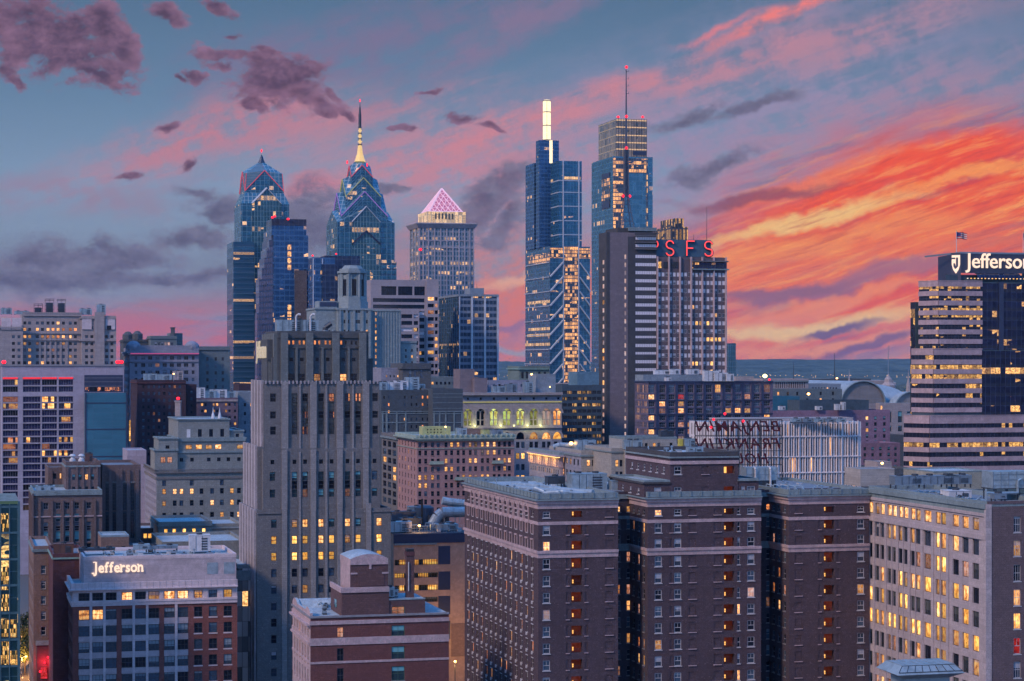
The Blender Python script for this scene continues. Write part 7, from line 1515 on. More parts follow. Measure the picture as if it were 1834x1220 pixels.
def shed():
 b = B('train_shed', 1506, 1632, 1150, 90, 'long pale vaulted hall with big arched glass ends', 'hall'); R = b.R; k = 1150/F_; z = b.z; fu = R.fu
 def vault(p0, p1, spring, top, v0, v1, nm):
  c = (fu(p0)+fu(p1))/2; hw = (fu(p1)-fu(p0))/2; zs = z(spring); rise = z(top)-zs; n = 16; fr = b.add('arched_front'); ro = b.add('roof'); rb = b.add('arch_rim')
  pr = [(c-hw*math.cos(math.pi*q/n), zs+rise*math.sin(math.pi*q/n)) for q in range(n+1)]
  uvs = [(u, h) for u, h in pr]
  fr.poly([R.pt(u, v0, h) for u, h in pr][::-1], 'shed_glass', uvs[::-1])
  for (u0, h0), (u1, h1) in zip(pr, pr[1:]): ro.poly([R.pt(u0, v0-1, h0+.4), R.pt(u0, v1, h0+.4), R.pt(u1, v1, h1+.4), R.pt(u1, v0-1, h1+.4)][::-1], 'shed_roof'); rb.tube(R.pt(u0, v0-1, h0+.4), R.pt(u1, v0-1, h1+.4), .5, 'stone_teal', 5)
  fr.poly([R.pt(c-hw, v0, zs-12), R.pt(c+hw, v0, zs-12), R.pt(c+hw, v0, zs), R.pt(c-hw, v0, zs)], 'classic')
 vault(1506, 1584, 723, 684, 0, 90, 1); vault(1590, 1652, 735, 703, -8, 0, 2)
 ro = b.part('long_roof')
 n = 10; c0 = fu(1546)
 for i in range(n):   # long side of the vault going right
  a0, a1 = math.pi/2*i/n, math.pi/2*(i+1)/n; h = lambda a: z(722)+(z(689)-z(722))*math.sin(a)
  ro.poly([R.pt(c0, 60-58*math.cos(a0), h(a0)), R.pt(fu(1634), 60-58*math.cos(a0), h(a0)), R.pt(fu(1634), 60-58*math.cos(a1), h(a1)), R.pt(c0, 60-58*math.cos(a1), h(a1))], 'shed_roof')
 q = R.sub(fu(1556), fu(1634), -14, -9); b.facade(q, 'F', 0, q.Zf(722), [(q.fu(p)-4*k, q.fu(p)+4*k) for p in (1593, 1612, 1628)], [(q.Zf(757), q.Zf(737)), (q.Zf(773), q.Zf(763)), (q.Zf(800), q.Zf(780))], 'classic', .5, 'g22', pick=lambda i, j: 'pane_teal'); b.wall4(q, 0, q.Zf(722), 'classic', skip='F', roof='roof_pale')
 b.panel(q, 'F', q.fu(1577), q.fu(1580), q.Zf(736), q.Zf(727), .2, 'lit_warm', 'lit_door', one=True); b.panel(q, 'F', q.fu(1607), q.fu(1614), q.Zf(795), q.Zf(782), .2, 'lit_yellow', 'lit_door', one=True)
 b.done()
 o = link('lantern_spire', None, loc=(PX(1591, 1230), 1230, PZ(690, 1230))); tag(o, 'white pointed lantern with a thin spire above the vaulted hall', 'spire')
 m = MB(); m.lathe((0, 0, -2), [(5, 0), (5, 2), (3.4, 3), (2.6, 4), (2.4, 6), (.8, 8), (0, 10)], 'classic', 8); link('lantern', m.mesh('lantern'), o); m = MB(); m.tube((0, 0, 8), (0, 0, 26), .35, 'steel', 5, .1); link('spire', m.mesh('spire'), o)
 for px, lb in ((1521, 'left small pointed finial on the vaulted hall'), (1627, 'right small lit pointed finial on the vaulted hall')): m = MB(); m.lathe((0, 0, 0), [(1.6, 0), (1.2, 5), (.5, 8), (0, 15)], 'classic', 6); tag(link('finial', m.mesh('finial'), loc=(PX(px, 1200), 1200, PZ(694, 1200)-3)), lb, 'finial')
 gb('pale_block', 'long pale roof block behind the vaulted hall', 1552, 1600, 1240, 20, 684, 'classic', roof='roof_pale')
shed()
gb('dark_block', 'low dark teal block under the vaulted hall', 1562, 1620, 1000, 20, 782, 'stone_dark', roof='roof_dark')
topb('roof_house', 'pale blank roof box holding a bright lamp', 1571, 1597, 700, 10, 828, 845, 'classic', cat='roof house', par=.3); lampstar(1580, 832, 695, 'dazzling lamp on the pale blank roof box at the right', r=.5, pole=2)
gb('low_block', 'dark low block with roof pipes in front of the mauve annex', 1541, 1640, 720, 24, 844, 'stone_dark', roof='roof_grey')
# ------------------------------------------------------------------ striped tower with the big lit name, right edge
def health():
 b = B('office_tower', 1620, 1900, 760, 60, 'striped pink stone and dark glass office tower stepping up to a lit name', 'office tower'); R = b.R; k = 760/F_; z = b.z; fu = R.fu
 def tier(p0, px1, p1, v, ytop, ybot, off, glassfrom, wid=2.9, parity=0):
  """striped drum with a chamfered left corner"""
  A = R.pt(fu(p0, v+9), v+9); Bq = R.pt(fu(px1, v), v); C1 = R.pt(fu(glassfrom, v), v); D = R.pt(fu(1900, v), v); back = [R.pt(fu(1900, v), v+45), R.pt(fu(p0+6, v+45), v+45)]
  ztp, zb = PZ(ytop, Bq.y), PZ(ybot, Bq.y); zs = [ztp]; y = ytop+off
  m = b.part('stone_band'); g = b.part('ribbon_window'); line = [A, Bq, C1]
  out = [A, Bq, C1, D]+back; b.part('wall').prism([(p.x, p.y) for p in out], zb, ztp-.1, 'navy_stone')
  def strip(mb, a, c, y0, y1, dep, mat, cap=False):
   d = (c-a).normalized(); n = Vector((d.y, -d.x, 0)); s0, s1 = PZ(y0, Bq.y), PZ(y1, Bq.y)
   mb.prism([(q.x, q.y) for q in (a+n*dep, c+n*dep, c-n*.5, a-n*.5)], s1, s0, mat)
  y = ytop
  for a, c in ((A, Bq), (Bq, C1)): strip(m, a, c, ytop-1, ytop+off-8, .35, 'pink_granite'); strip(m, a, c, ytop-2, ytop-1, .5, 'stone_pink')
  y = ytop+off
  while y < ybot:
   for a, c in ((A, Bq), (Bq, C1)):
    strip(g, a, c, y-8, y, .04, 'ribbon'); strip(m, a, c, y, y+wid*3.0 if parity == 0 else y+7, .4, 'pink_granite')
   y += 17.25
  w = b.part('glass_wall')
  if glassfrom < 1834:
   n = Vector((EX.y, -EX.x, 0)); s1 = ztp-.6
   a_, c_ = C1+n*.2, D+n*.2; w.poly([(a_.x, a_.y, zb), (c_.x, c_.y, zb), (c_.x, c_.y, s1), (a_.x, a_.y, s1)], 'dark_curtain')
  b.part('roof').poly([Vector((p.x, p.y, ztp)) for p in out], 'roof_grey')
 tier(1646, 1681, 0, 6, 504, 627, 17, 1759); tier(1633, 1672, 0, 3, 626, 747, 18, 1758); tier(1619, 1665, 0, 0, 746, 842, 21, 1900)
 # dark recessed corner slice and side bay
 q = R.sub(fu(1789, 5.5), fu(1797, 5.5), 5.2, 12); b.wall4(q, z(745), PZ(505, q.C.y), 'navy', part='recess')
 q = R.sub(fu(1639, 20), fu(1652, 20), 20, 24); b.facade(q, 'F', z(745), PZ(541, q.C.y), [], [], 'navy_stone'); b.wall4(q, z(745), PZ(541, q.C.y), 'ribbon', skip='F', part='side_bay')
 # crown
 c = R.sub(fu(1694, 12), fu(1900, 12), 12, 40); b.part('crown').prism([(p_.x, p_.y) for p_ in (c.pt(0, 0), c.pt(c.w, 0), R.pt(fu(1900, 40), 40), R.pt(fu(1702, 40), 40))], PZ(506, c.C.y), PZ(492, c.C.y), 'navy_stone')
 s = R.sub(fu(1721, 11), fu(1900, 11), 11, 30); s.d = 30; zt = s.Zf(453); zb = s.Zf(489)
 b.wall4(s, zb, zt, 'sign_box', skip='LB', part='sign_box')
 L_ = R.pt(fu(1703.5, 14), 14); m = b.part('sign_box'); p0 = s.pt(0, 0)
 Lb = R.pt(fu(1712, 42), 42); m.prism([(q.x, q.y) for q in (L_, p0, s.pt(6, 30), Lb)], PZ(505, 775), zt, 'sign_box'); b.part('roof').poly([Vector((q.x, q.y, zt+.05)) for q in (L_, s.pt(0, 0), s.pt(s.w, 0), s.pt(s.w, 30), Lb)], 'roof_dark')
 b.band(s, .15, zt-.3, zt+.4, 'steel', 'coping'); v = b.part('canopy')
 for i in range(6):   # curved glass canopy
  a0, a1 = math.pi/2*i/6, math.pi/2*(i+1)/6; f = lambda a: (-3.4*math.cos(a), s.Zf(500)+(s.Zf(489)-s.Zf(500))*math.sin(a))
  (y0, h0), (y1, h1) = f(a0), f(a1); v.poly([s.pt(s.fu(1743), y0, h0), s.pt(s.fu(1822), y0, h0), s.pt(s.fu(1822), y1, h1), s.pt(s.fu(1743), y1, h1)], 'dark_curtain')
 b.wall4(R.sub(fu(1735, 9), fu(1900, 9), 9, 20), PZ(505, 770), s.Zf(500), 'navy_stone', part='crown', roof='roof_dark')
 for i in range(20): u = s.fu(1725+i*6.3); b.part('canopy_lamp').box(s.pt(u, -3.6, s.Zf(500)), .5, .3, .35, 'lamp_warm' if i % 3 else 'sign_white', TF)
 me = bevel_text('Jefferson', 10, 'sign_white', 'sign', bold=.07, ext=.2, space=.98); xs = [v_.co.x for v_ in me.vertices]; W_ = s.fu(1846)-s.fu(1732); me.transform(Matrix.Diagonal((W_/max(xs), 1, .86, 1))); link('sign', me, b.root, s.pt(s.fu(1731), -.35, s.Zf(479.5))-b.org, TF)
 # shield emblem with a cut out J on the chamfer
 d = (p0-L_); d.z = 0; wch = d.length; d.normalize(); n = Vector((d.y, -d.x, 0)); m = b.add('emblem')
 S_ = lambda x, y, o=.25: L_+d*(wch*x)+n*o+Vector((0, 0, s.Zf(490)+(s.Zf(454)-s.Zf(490))*y))
 sh = [(.08, .92), (.92, .92), (.92, .45), (.78, .2), (.5, 0), (.22, .2), (.08, .45)]; m.poly([S_(x, y) for x, y in sh][::-1], 'sign_white'); m.poly([S_(x, y, .05) for x, y in sh], 'sign_white')
 for pts in ([(.52, .80), (.74, .80), (.74, .36), (.52, .36)], [(.26, .52), (.26, .36), (.40, .24), (.52, .24), (.74, .36), (.6, .42), (.52, .36), (.42, .52)][:]): m.poly([S_(x, y, .32) for x, y in pts][::-1], 'sign_box')
 m.poly([S_(x, y, .32) for x, y in ((.08, .8), (.45, .8), (.45, .72), (.08, .72))][::-1], 'sign_box')
 b.done()
 for px, lb in ((1713, 'left flagpole with a waving striped flag on the lit name tower'), (1832.5, 'right flagpole with a waving striped flag at the frame edge')):
  o = link('flagpole', None, loc=R.pt(fu(px, 20), 20, zt), rz=TF); tag(o, lb, 'flag'); m = MB(); m.tube((0, 0, 0), (0, 0, 9.5), .16, 'white_paint', 6, .08); m.lathe((0, 0, 9.5), [(.2, 0), (.2, .2), (0, .4)], 'gold_lit', 6); link('pole', m.mesh('pole'), o)
  m = MB(); nx = 10
  for st in range(7):
   for i in range(nx):
    x0, x1 = 4.6*i/nx, 4.6*(i+1)/nx; f = lambda x: .35*math.sin(x*2.2); g_ = lambda x: -.10*x-.12*math.sin(x*1.8)
    h0, h1 = 9.3-st*.4, 9.3-(st+1)*.4; mt = 'flag_blue' if st < 4 and i < 4 else ('flag_red' if st % 2 == 0 else 'flag_white')
    m.poly([(x0, f(x0), h1+g_(x0)), (x1, f(x1), h1+g_(x1)), (x1, f(x1), h0+g_(x1)), (x0, f(x0), h0+g_(x0))], mt)
  link('flag', m.mesh('flag'), o)
health()
# ------------------------------------------------------------------ dark slab tower with the red roof letters
def bank():
 b = B('bank_tower', 1086, 1300, 950, 30, 'tall dark slab tower with striped window wing and red neon roof letters', 'tower'); R = b.R; k = 950/F_; z = b.z; fu = R.fu
 A = R.sub(0, fu(1137), 0, 44); zA = z(416)
 ys = [434+14.45*i for i in range(30)]
 rA = [(b.fz(y+8, 1120), b.fz(y, 1120)) for y in [457-1+14.45*i for i in range(27)]]
 b.facade(A, 'F', 0, zA, [(A.fu(1120)-1.6*k, A.fu(1120)+1.6*k)], rA, 'slab_stone', .4, 'none', pick=lambda i, j: 'pane_lamp')
 b.panel(A, 'F', A.fu(1124.5), A.fu(1137), 0, zA-2, .05, 'slate', 'dark_strip', one=True)
 A.d = A.lu(1072.5); b.facade(A, 'L', 0, zA, [(A.d*.42, A.d*.72)], [(z(y+8), z(y)) for y in [465+14.45*i for i in range(27)]], 'slate', .4, 'none', pick=lambda i, j: b.choose([('pane_lamp', 8), ('lit_warm', 1)])); b.wall4(A, 0, zA, 'slate', skip='FL', roof='roof_dark')
 b.panel(A, 'F', 0, A.fu(1092), 0, zA, .1, 'slate', 'dark_strip', one=True)
 q = A.sub(A.fu(1108), A.fu(1137), 1, 20); b.wall4(q, zA, PZ(408, q.C.y), 'slate', roof='roof_dark')
 # striped wing without piers, then wing with piers
 W1 = R.sub(fu(1137), fu(1176), 0, 28); z1 = b.fz(416, 1150)
 rw = [(b.fz(y+7.6, 1200), b.fz(y, 1200)) for y in [488+14.5*i for i in range(24)]]
 b.lot(W1, 'F', 0, z1, [(.2, W1.w-.1)], [(b.fz(y+6.8, 1150), b.fz(y, 1150)) for y in [456+14.5*i for i in range(26)]]+[(b.fz(443, 1150), b.fz(437, 1150)), (b.fz(430, 1150), b.fz(423.5, 1150))], 'slate', [('ribbon_pale', 9)], style='g91', frame='frame_dark', rec=.12)
 for y in (422, 434, 446): b.bands(W1, 'F', [b.fz(y+1, 1150)], 1.4*k, 1.2, 'stone_grey')
 b.wall4(W1, 0, z1, 'slate', skip='F', roof='roof_dark'); b.part('roof_deck').box(W1.pt(W1.w*.4, 8, z1+.6), W1.w*1.3, 16, 1.8, 'stone_teal', TF)
 W2 = R.sub(fu(1176), fu(1300), .0, 28); z2 = b.fz(461, 1240)
 ps = [1177, 1197.5, 1217.5, 1237.5, 1257.3, 1278, 1299.5]
 cols = []
 for a, c in zip(ps, ps[1:]):
  w = (c-a)/3
  for i in range(3): cols.append((fu(a+1.2+w*i)-fu(1176), fu(a+w*(i+1)-.6)-fu(1176)))
 lit = {(12, 7), (13, 7), (14, 7), (15, 7), (12, 5), (9, 5), (10, 5), (13, 10), (8, 10), (9, 10), (7, 11), (8, 11), (12, 11), (13, 11), (7, 12), (8, 12), (12, 12), (13, 12), (9, 13), (10, 13)}
 b.facade(W2, 'F', 0, z2, cols, rw, 'slab_brown', .14, 'g31', 'frame_white', pick=lambda i, j: ('lit_yellow' if (i-1, j-1) in lit else b.choose([('pane_curt', 7), ('pane_pale', 2), ('pane_dark', .7), ('lit_warm', .1)]), 'g31'))
 for p in ps: u = fu(p)-fu(1176); b.panel(W2, 'F', max(0, u-1.3*k), u+1.3*k, 0, z2+.2, 1.0, 'pier_pink', 'pier')
 b.wall4(W2, 0, z2, 'slab_brown', skip='F', roof='roof_dark')
 t = b.panel(W2, 'F', fu(1188)-fu(1176), fu(1198)-fu(1176), b.fz(480, 1190), b.fz(469, 1190), .3, 'pane_dark', 'top_window', one=True); b.panel(W2, 'F', fu(1203)-fu(1176), fu(1214)-fu(1176), b.fz(480, 1210), b.fz(469, 1210), .3, 'pane_dark', 'top_window', one=True); b.panel(W2, 'F', fu(1178)-fu(1176), fu(1184)-fu(1176), b.fz(480, 1180), b.fz(469, 1180), .3, 'lit_yellow', 'top_window', one=True)
 # glazed lounge with a flying roof at the right
 G = W2.sub(W2.fu(1240), W2.fu(1296), -.3, 20); b.wall4(G, z2, z2+.1, 'slate'); 
 G2 = W2.sub(W2.fu(1240), W2.fu(1296), 2, 22); b.panel(W2, 'F', W2.fu(1240), W2.fu(1300), b.fz(481, 1270), b.fz(471, 1270), 1.15, 'dark_curtain', 'lounge_glass', one=True)
 b.panel(W2, 'F', W2.fu(1240), W2.fu(1304), b.fz(484, 1270), b.fz(481.5, 1270), 1.6, 'stone_teal', 'balcony', one=True); m = b.add('flying_roof'); c = W2.pt((W2.fu(1240)+W2.fu(1304))/2, 6, b.fz(469.5, 1270)); m.box(c, W2.fu(1304)-W2.fu(1240), 16, .6, 'stone_grey', TF)
 q = W2.sub(W2.fu(1240), W2.fu(1290), 1, 20); b.wall4(q, z2-.2, q.Zf(461), 'stone_teal', roof='roof_dark')
 # billboard and letters
 Sg = R.sub(fu(1165), fu(1276), 2, 8); b.wall4(Sg, Sg.Zf(459), Sg.Zf(428.5), 'sign_blue', part='billboard', roof='roof_dark'); b.wall4(Sg, b.fz(463, 1220), Sg.Zf(459), 'slate')
 def tube(pts, o, ax, sc, nm='letter'):
  m = b.add(nm); n = Vector((ax.y, -ax.x, 0))
  m.path([o+ax*(x*sc[0])+Vector((0, 0, y*sc[1]))+n*.5 for x, y in pts], .30, 'neon_tube', 6)
  m.path([o+ax*(x*sc[0]+.3)+Vector((0, 0, y*sc[1]-.1))-n*.1 for x, y in pts], .75, 'steel_navy', 4)
 arc = lambda cx, cy, rx, ry, a0, a1, n=8: [(cx+rx*math.cos(math.radians(a0+(a1-a0)*i/n)), cy+ry*math.sin(math.radians(a0+(a1-a0)*i/n))) for i in range(n+1)]
 Pl = [(0, 0), (0, 1), (.5, 1)]+arc(.5, .76, .5, .24, 90, -90)+[(0, .52)]
 Sl = arc(.5, .74, .5, .26, 15, 270)+arc(.5, .24, .5, .24, 90, -165)
 Fl = [(0, 0), (0, 1), (1, 1)], [(0, .52), (.8, .52)]
 hgt = Sg.Zf(431)-Sg.Zf(457.5)
 for p, w, sh in ((1164.5, 13, Pl), (1192, 13.5, Sl), (1229, 14, Fl[0]), (1229, 14, Fl[1]), (1261, 14, Sl)): tube(sh, Sg.pt(Sg.fu(p), -.5, Sg.Zf(457.5)), EX, (Sg.fu(p+w)-Sg.fu(p), hgt))
 for y in (431, 444, 457): b.part('letter_edge').box(Sg.pt(-.8, 1, Sg.Zf(y)), .5, 1.5, 2.2, 'neon', TF)
 b.done()
 mastpole(Sg.pt(Sg.fu(1268.5), 2, Sg.Zf(428)), 17, .16, 'tall thin pole above the last red letter'); mastpole(Sg.pt(Sg.fu(1245), 2, Sg.Zf(428)), 3, .14, 'short thin pole above the red letters')
 # lattice mast
 o = link('lattice_mast', None, loc=q.pt(0, 0)*0+A.pt(A.fu(1121.5, 10), 10, PZ(412, 962)), rz=TF); tag(o, 'tall dark lattice mast with red lights on the slab tower', 'mast')
 kk = 962/F_; H = lambda y: (412-y)*kk; m = MB()
 hw = lambda y: ((12.5 if y > 405 else 11.5)+(y-352)/60*8.2-8.2)*kk if y > 352 else (4.0-(352-y)/100*1.2)*kk
 lv = [412, 396, 380, 366, 352, 340, 328, 316, 304, 292, 280, 268]
 cr = [(-1, -1), (1, -1), (1, 1), (-1, 1)]
 for y0, y1 in zip(lv, lv[1:]):
  a, c = hw(y0), hw(y1)
  for i in range(4):
   x, y_ = cr[i]; x2, y2 = cr[(i+1) % 4]; m.tube((x*a, y_*a, H(y0)), (x*c, y_*c, H(y1)), .26, 'mast_grey', 5); m.tube((x*a, y_*a, H(y0)), (x2*c, y2*c, H(y1)), .12, 'mast_grey', 4); m.tube((x*c, y_*c, H(y1)), (x2*c, y2*c, H(y1)), .14, 'mast_grey', 4)
 link('lattice', m.mesh('lattice'), o); m = MB(); m.tube((0, 0, H(352)), (0, 0, H(268)), .5, 'mast_grey', 6); m.tube((0, 0, H(268)), (0, 0, H(210)), .62, 'mast_grey', 6, .45); m.tube((0, 0, H(210)), (0, 0, H(124)), .42, 'mast_grey', 6, .2)
 for y in (128, 141, 154, 167): m.tube((0, 0, H(y)), (1.3, 0, H(y)), .12, 'mast_grey', 4); m.tube((1.3, 0, H(y)), (1.3, 0, H(y)+.8), .12, 'mast_grey', 4)
 link('pole', m.mesh('pole'), o)
 for dx_, y in ((0, 121), (0, 209.5), (0, 266), (-1.7, 352), (1.7, 352)): m = MB(); m.lathe((dx_, -.5, H(y)-.6), [(0, 0), (.75, .5), (.75, 1.2), (0, 1.7)], 'beacon', 8); link('warning_light', m.mesh('warning_light'), o)
bank()
def crown_tower():
 b = B('crown_annex', 1201, 1232, 1290, 30, 'gold lit stepped crown storeys seen over the red roof letters', 'tower crown'); R = b.R; z = b.z; b.R.d = R.lu(1170.5)
 b.wall4(R, z(460), z(406), 'gold_slots', part='slotted_wall', roof='roof_dark'); q = R.sub(4, R.w-2.2, 2, R.d-3); b.wall4(q, z(406), q.Zf(391), 'gold_slots', part='slotted_wall', roof='roof_dark'); b.done()
crown_tower()
gb('glass_tower', 'small blue glass tower peeking out right of the striped wing', 1304, 1318, 1300, 14, 617, 'glass_far', side='glass_far')
# the roof sign seen from behind
def roofsign():
 Yc = 452; L0 = Vector((PX(1245, Yc), Yc, 0)); w = (PX(1396, Yc+6)-PX(1245, Yc)); o = link('roof_sign', None, loc=(L0.x, L0.y, PZ(880, Yc)), rz=math.radians(4)); tag(o, 'open steel roof sign with dark red slanted letters seen from behind', 'sign')
 zb = PZ(880, Yc); H = lambda y: PZ(y, Yc)-zb; m = MB()
 for i in range(9): x = w*i/8; m.tube((x, 0, 0), (x, 0, H(752)), .14, 'black', 4); m.tube((x, -2.6, 0), (x, 0, H(800)), .08, 'steel_dark', 4)
 for y in (752, 764, 780, 795, 808, 820, 833): m.tube((0, 0, H(y)), (w, 0, H(y)), .13, 'black', 4)
 for i in range(40): x = w*i/39; m.tube((x, .1, H(833)), (x, .1, H(752)), .05, 'black', 3, cap=False)
 for y in (782, 808): m.tube((0, -.6, H(y)), (w, -.6, H(y)), .08, 'steel_dark', 4); 
 link('frame', m.mesh('frame'), o)
 for body, yb, x0, x1 in (('BENJAMIN', 773, 1, 0), ('FRANKLIN', 804, 1, 0), ('HOUSE', 831, .86, .25)):
  me = bevel_text(body, 3.4, 'letter_red', 'lettering', bold=.03, ext=.14, shear=.30, space=1.12); xs = [v.co.x for v in me.vertices]; W_ = w*(x0-x1)
  me.transform(Matrix.Diagonal((W_/max(xs), 1, 1.05, 1))); me.transform(Matrix.Rotation(math.pi, 4, 'Z')); ob = link('lettering', me, o, (w*x0, .35, H(yb)))
  m = MB()   # serifs
  link('baseline', m.mesh('baseline'), o) if 0 else None
 for x, y, lb in ((.21, 754, 0), (.55, 757, 0), (.18, 768, 0), (.34, 744, 0)):
  m = MB(); m.lathe((w*x, -.3, H(y)), [(0, 0), (.3, .2), (.3, .5), (0, .7)], 'beacon', 8); link('warning_light', m.mesh('warning_light'), o)
 m = MB(); m.box((w*.27, 2, -1), w*.45, 3, H(812), 'steel_dark'); link('base', m.mesh('base'), o)
roofsign()

# ================================================================== skyline
def quad_roof(m, r, zw, zg, zt, mat, gmat, inset=0.0, valley=True, tz=None):
 """four gables of height zg on walls of height zw, roof planes rising to a common top zt"""
 p = [Vector((q.x, q.y, zw)) for q in r.pts()]; c = (p[0]+p[2])/2; T = Vector((c.x, c.y, zt))
 for i in range(4):
  a, b_ = p[i], p[(i+1) % 4]; G = (a+b_)/2; G.z = zg
  m.poly([a, b_, G], gmat); m.poly([a, G, T], mat); m.poly([G, b_, T], mat)
def neon_gable(b, r, zw, zg, mat, faces='FL', rad=.3, inset=0.0):
 m = b.add('neon_edge'); p = r.pts(.25)
 for f in faces:
  a, c = (p[0], p[1]) if f == 'F' else (p[3], p[0])
  a, c = Vector((a.x, a.y, zw)), Vector((c.x, c.y, zw)); G = (a+c)/2; G.z = zg+.3
  m.tube(a, G, rad, mat, 5); m.tube(G, c, rad, mat, 5)
def crown_rect(R, a0, a1, v, d=None):
 w = R.fu(a1, v)-R.fu(a0, v); return Rect(R.pt(R.fu(a0, v), v), w, d or w)
def chevrons(b, R, us, zw, zg, n, mat, dep, step):
 """stripes following a gable on the front"""
 for i in range(n): pass
def liberty_one():
 b = B('spired_skyscraper', 604, 706, 1450, 50, 'blue glass skyscraper with nested glowing gables and a tall golden lit spire', 'skyscraper'); R = b.R; k = 1450/F_; z = b.z; fu = R.fu
 W = R.w; R.d = W
 b.wall4(R, 0, z(398), 'glass_lib', part='glass_wall')
 # corner notches: slim lower corner volumes and lower broadening
 low = R.sub(-1.5, W+1.5, -1.5, W+1.5); b.wall4(low, 0, z(468), 'glass_lib_b', part='podium', roof='roof_dark')
 # sloping shoulder from body to first gable level
 lv = [(604, 706, 0, 398, 375, 360), (611, 694, 3.2, 386, 342, 326), (621, 684, 7.5, 350, 316, 300), (630, 668, 12, 313, 292, 276)]
 names = ['neon_violet', 'neon_violet', 'neon_yellow', 'neon_soft']
 prev = z(398)
 for i, (a, c, v, yw, yg, yt) in enumerate(lv):
  r = R.sub((W-(fu(c)-fu(a)))/2, (W+(fu(c)-fu(a)))/2, (W-(fu(c)-fu(a)))/2, (W+(fu(c)-fu(a)))/2) if i else R
  # gable levels narrow toward the centre bay; corners drop as glass slopes
  zw, zg, zt = z(yw), z(yg), z(yt); m = b.part('glass_crown')
  if i: b.wall4(r, prev-14, zw, 'glass_lib', part='glass_wall')
  quad_roof(m, r, zw, zg, zt, 'glass_slope', 'glass_lib')
  if i: neon_gable(b, r, zw, zg, names[i], rad=.32)
  prev = zw
  # chevron mullions on the gable fronts
  mm = b.part('chevron'); p = r.pts(.12); A, C = Vector((p[0].x, p[0].y, zw)), Vector((p[1].x, p[1].y, zw))
  for q in range(1, 5):
   dz = q*(2.3); G = (A+C)/2; G.z = zg-dz; mm.tube(A-Vector((0, 0, dz)), G, .16, 'steel_blue', 4); mm.tube(G, C-Vector((0, 0, dz)), .16, 'steel_blue', 4)
 # slanted glass shoulders between body edge and first set back wall
 # central bay
 bay = R.sub(fu(630), fu(681), -1.6, .2); zb = z(397)
 p = [bay.pt(0, 0), bay.pt(bay.w, 0)]; m = b.part('centre_bay'); G = (p[0]+p[1])/2
 m.poly([p[0], p[1], Vector((p[1].x, p[1].y, zb)), Vector((G.x, G.y, z(369))), Vector((p[0].x, p[0].y, zb))], 'glass_bay')
 for a in (p[0], p[1]): m.poly([a, a+EY*1.7, a+EY*1.7+Vector((0, 0, zb)), a+Vector((0, 0, zb))], 'glass_lib')
 n = b.add('neon_edge'); o_ = Vector((0, -.4, 0)); n.tube(Vector((p[0].x, p[0].y, zb))+o_, Vector((G.x, G.y, z(369)))+o_, .5, 'steel_pale', 4); n.tube(Vector((p[1].x, p[1].y, zb))+o_, Vector((G.x, G.y, z(369)))+o_, .3, 'steel_pale', 4)
 n = b.part('chevron'); n.tube(bay.pt(0, -.3, z(437)), bay.pt(bay.w/2, -.3, z(413)), .8, 'navy', 4); n.tube(bay.pt(bay.w, -.3, z(437)), bay.pt(bay.w/2, -.3, z(413)), .8, 'navy', 4)
 for u in (.1, .5): pass
 # pinstripe edges of the body
 for p_ in (604, 617, 630, 681, 693, 706): b.panel(R, 'F', max(0, fu(p_)-.35), fu(p_)+.35, z(470), z(398), .4, 'steel_blue', 'corner_fin')
 # spire
 c = R.pt(W/2, W/2); kk = c.y/F_; H = lambda y: PZ(y, c.y); s = b.add('spire_base'); s.lathe((c.x, c.y, H(290)), [(10*kk, 0), (8*kk, (6)*kk), (5*kk, 16*kk), (3.6*kk, 29*kk)], 'spire_gold', 8)
 s = b.add('spire_rings'); s.tube((c.x, c.y, H(262)), (c.x, c.y, H(228)), 2.0*kk, 'spire_gold', 8)
 for y in (260, 255, 250, 245, 240, 235, 230): s.tube((c.x, c.y, H(y)), (c.x, c.y, H(y-2)), 4.0*kk-(260-y)*.03*kk, 'steel_dark' if y % 2 == 0 else 'spire_gold', 8)
 s = b.add('spire_mast'); s.tube((c.x, c.y, H(229)), (c.x, c.y, H(205)), 2.6*kk, 'steel_dark', 8); s.tube((c.x, c.y, H(205)), (c.x, c.y, H(192)), 2.2*kk, 'steel_dark', 8, 1.4*kk); s.tube((c.x, c.y, H(192)), (c.x, c.y, H(183)), .8*kk, 'steel_dark', 6, .5*kk)
 s = b.add('warning_light'); s.lathe((c.x, c.y, H(184)), [(0, 0), (1.1*kk, 1), (1.1*kk, 2), (0, 3)], 'beacon', 8)
 for px, y in ((628, 285), (664, 289)): s = b.add('roof_light'); q = R.pt(fu(px), W*.3, z(y)-2); s.box(q, 1, 1, 2.2, 'beacon')
 b.done()
liberty_one()
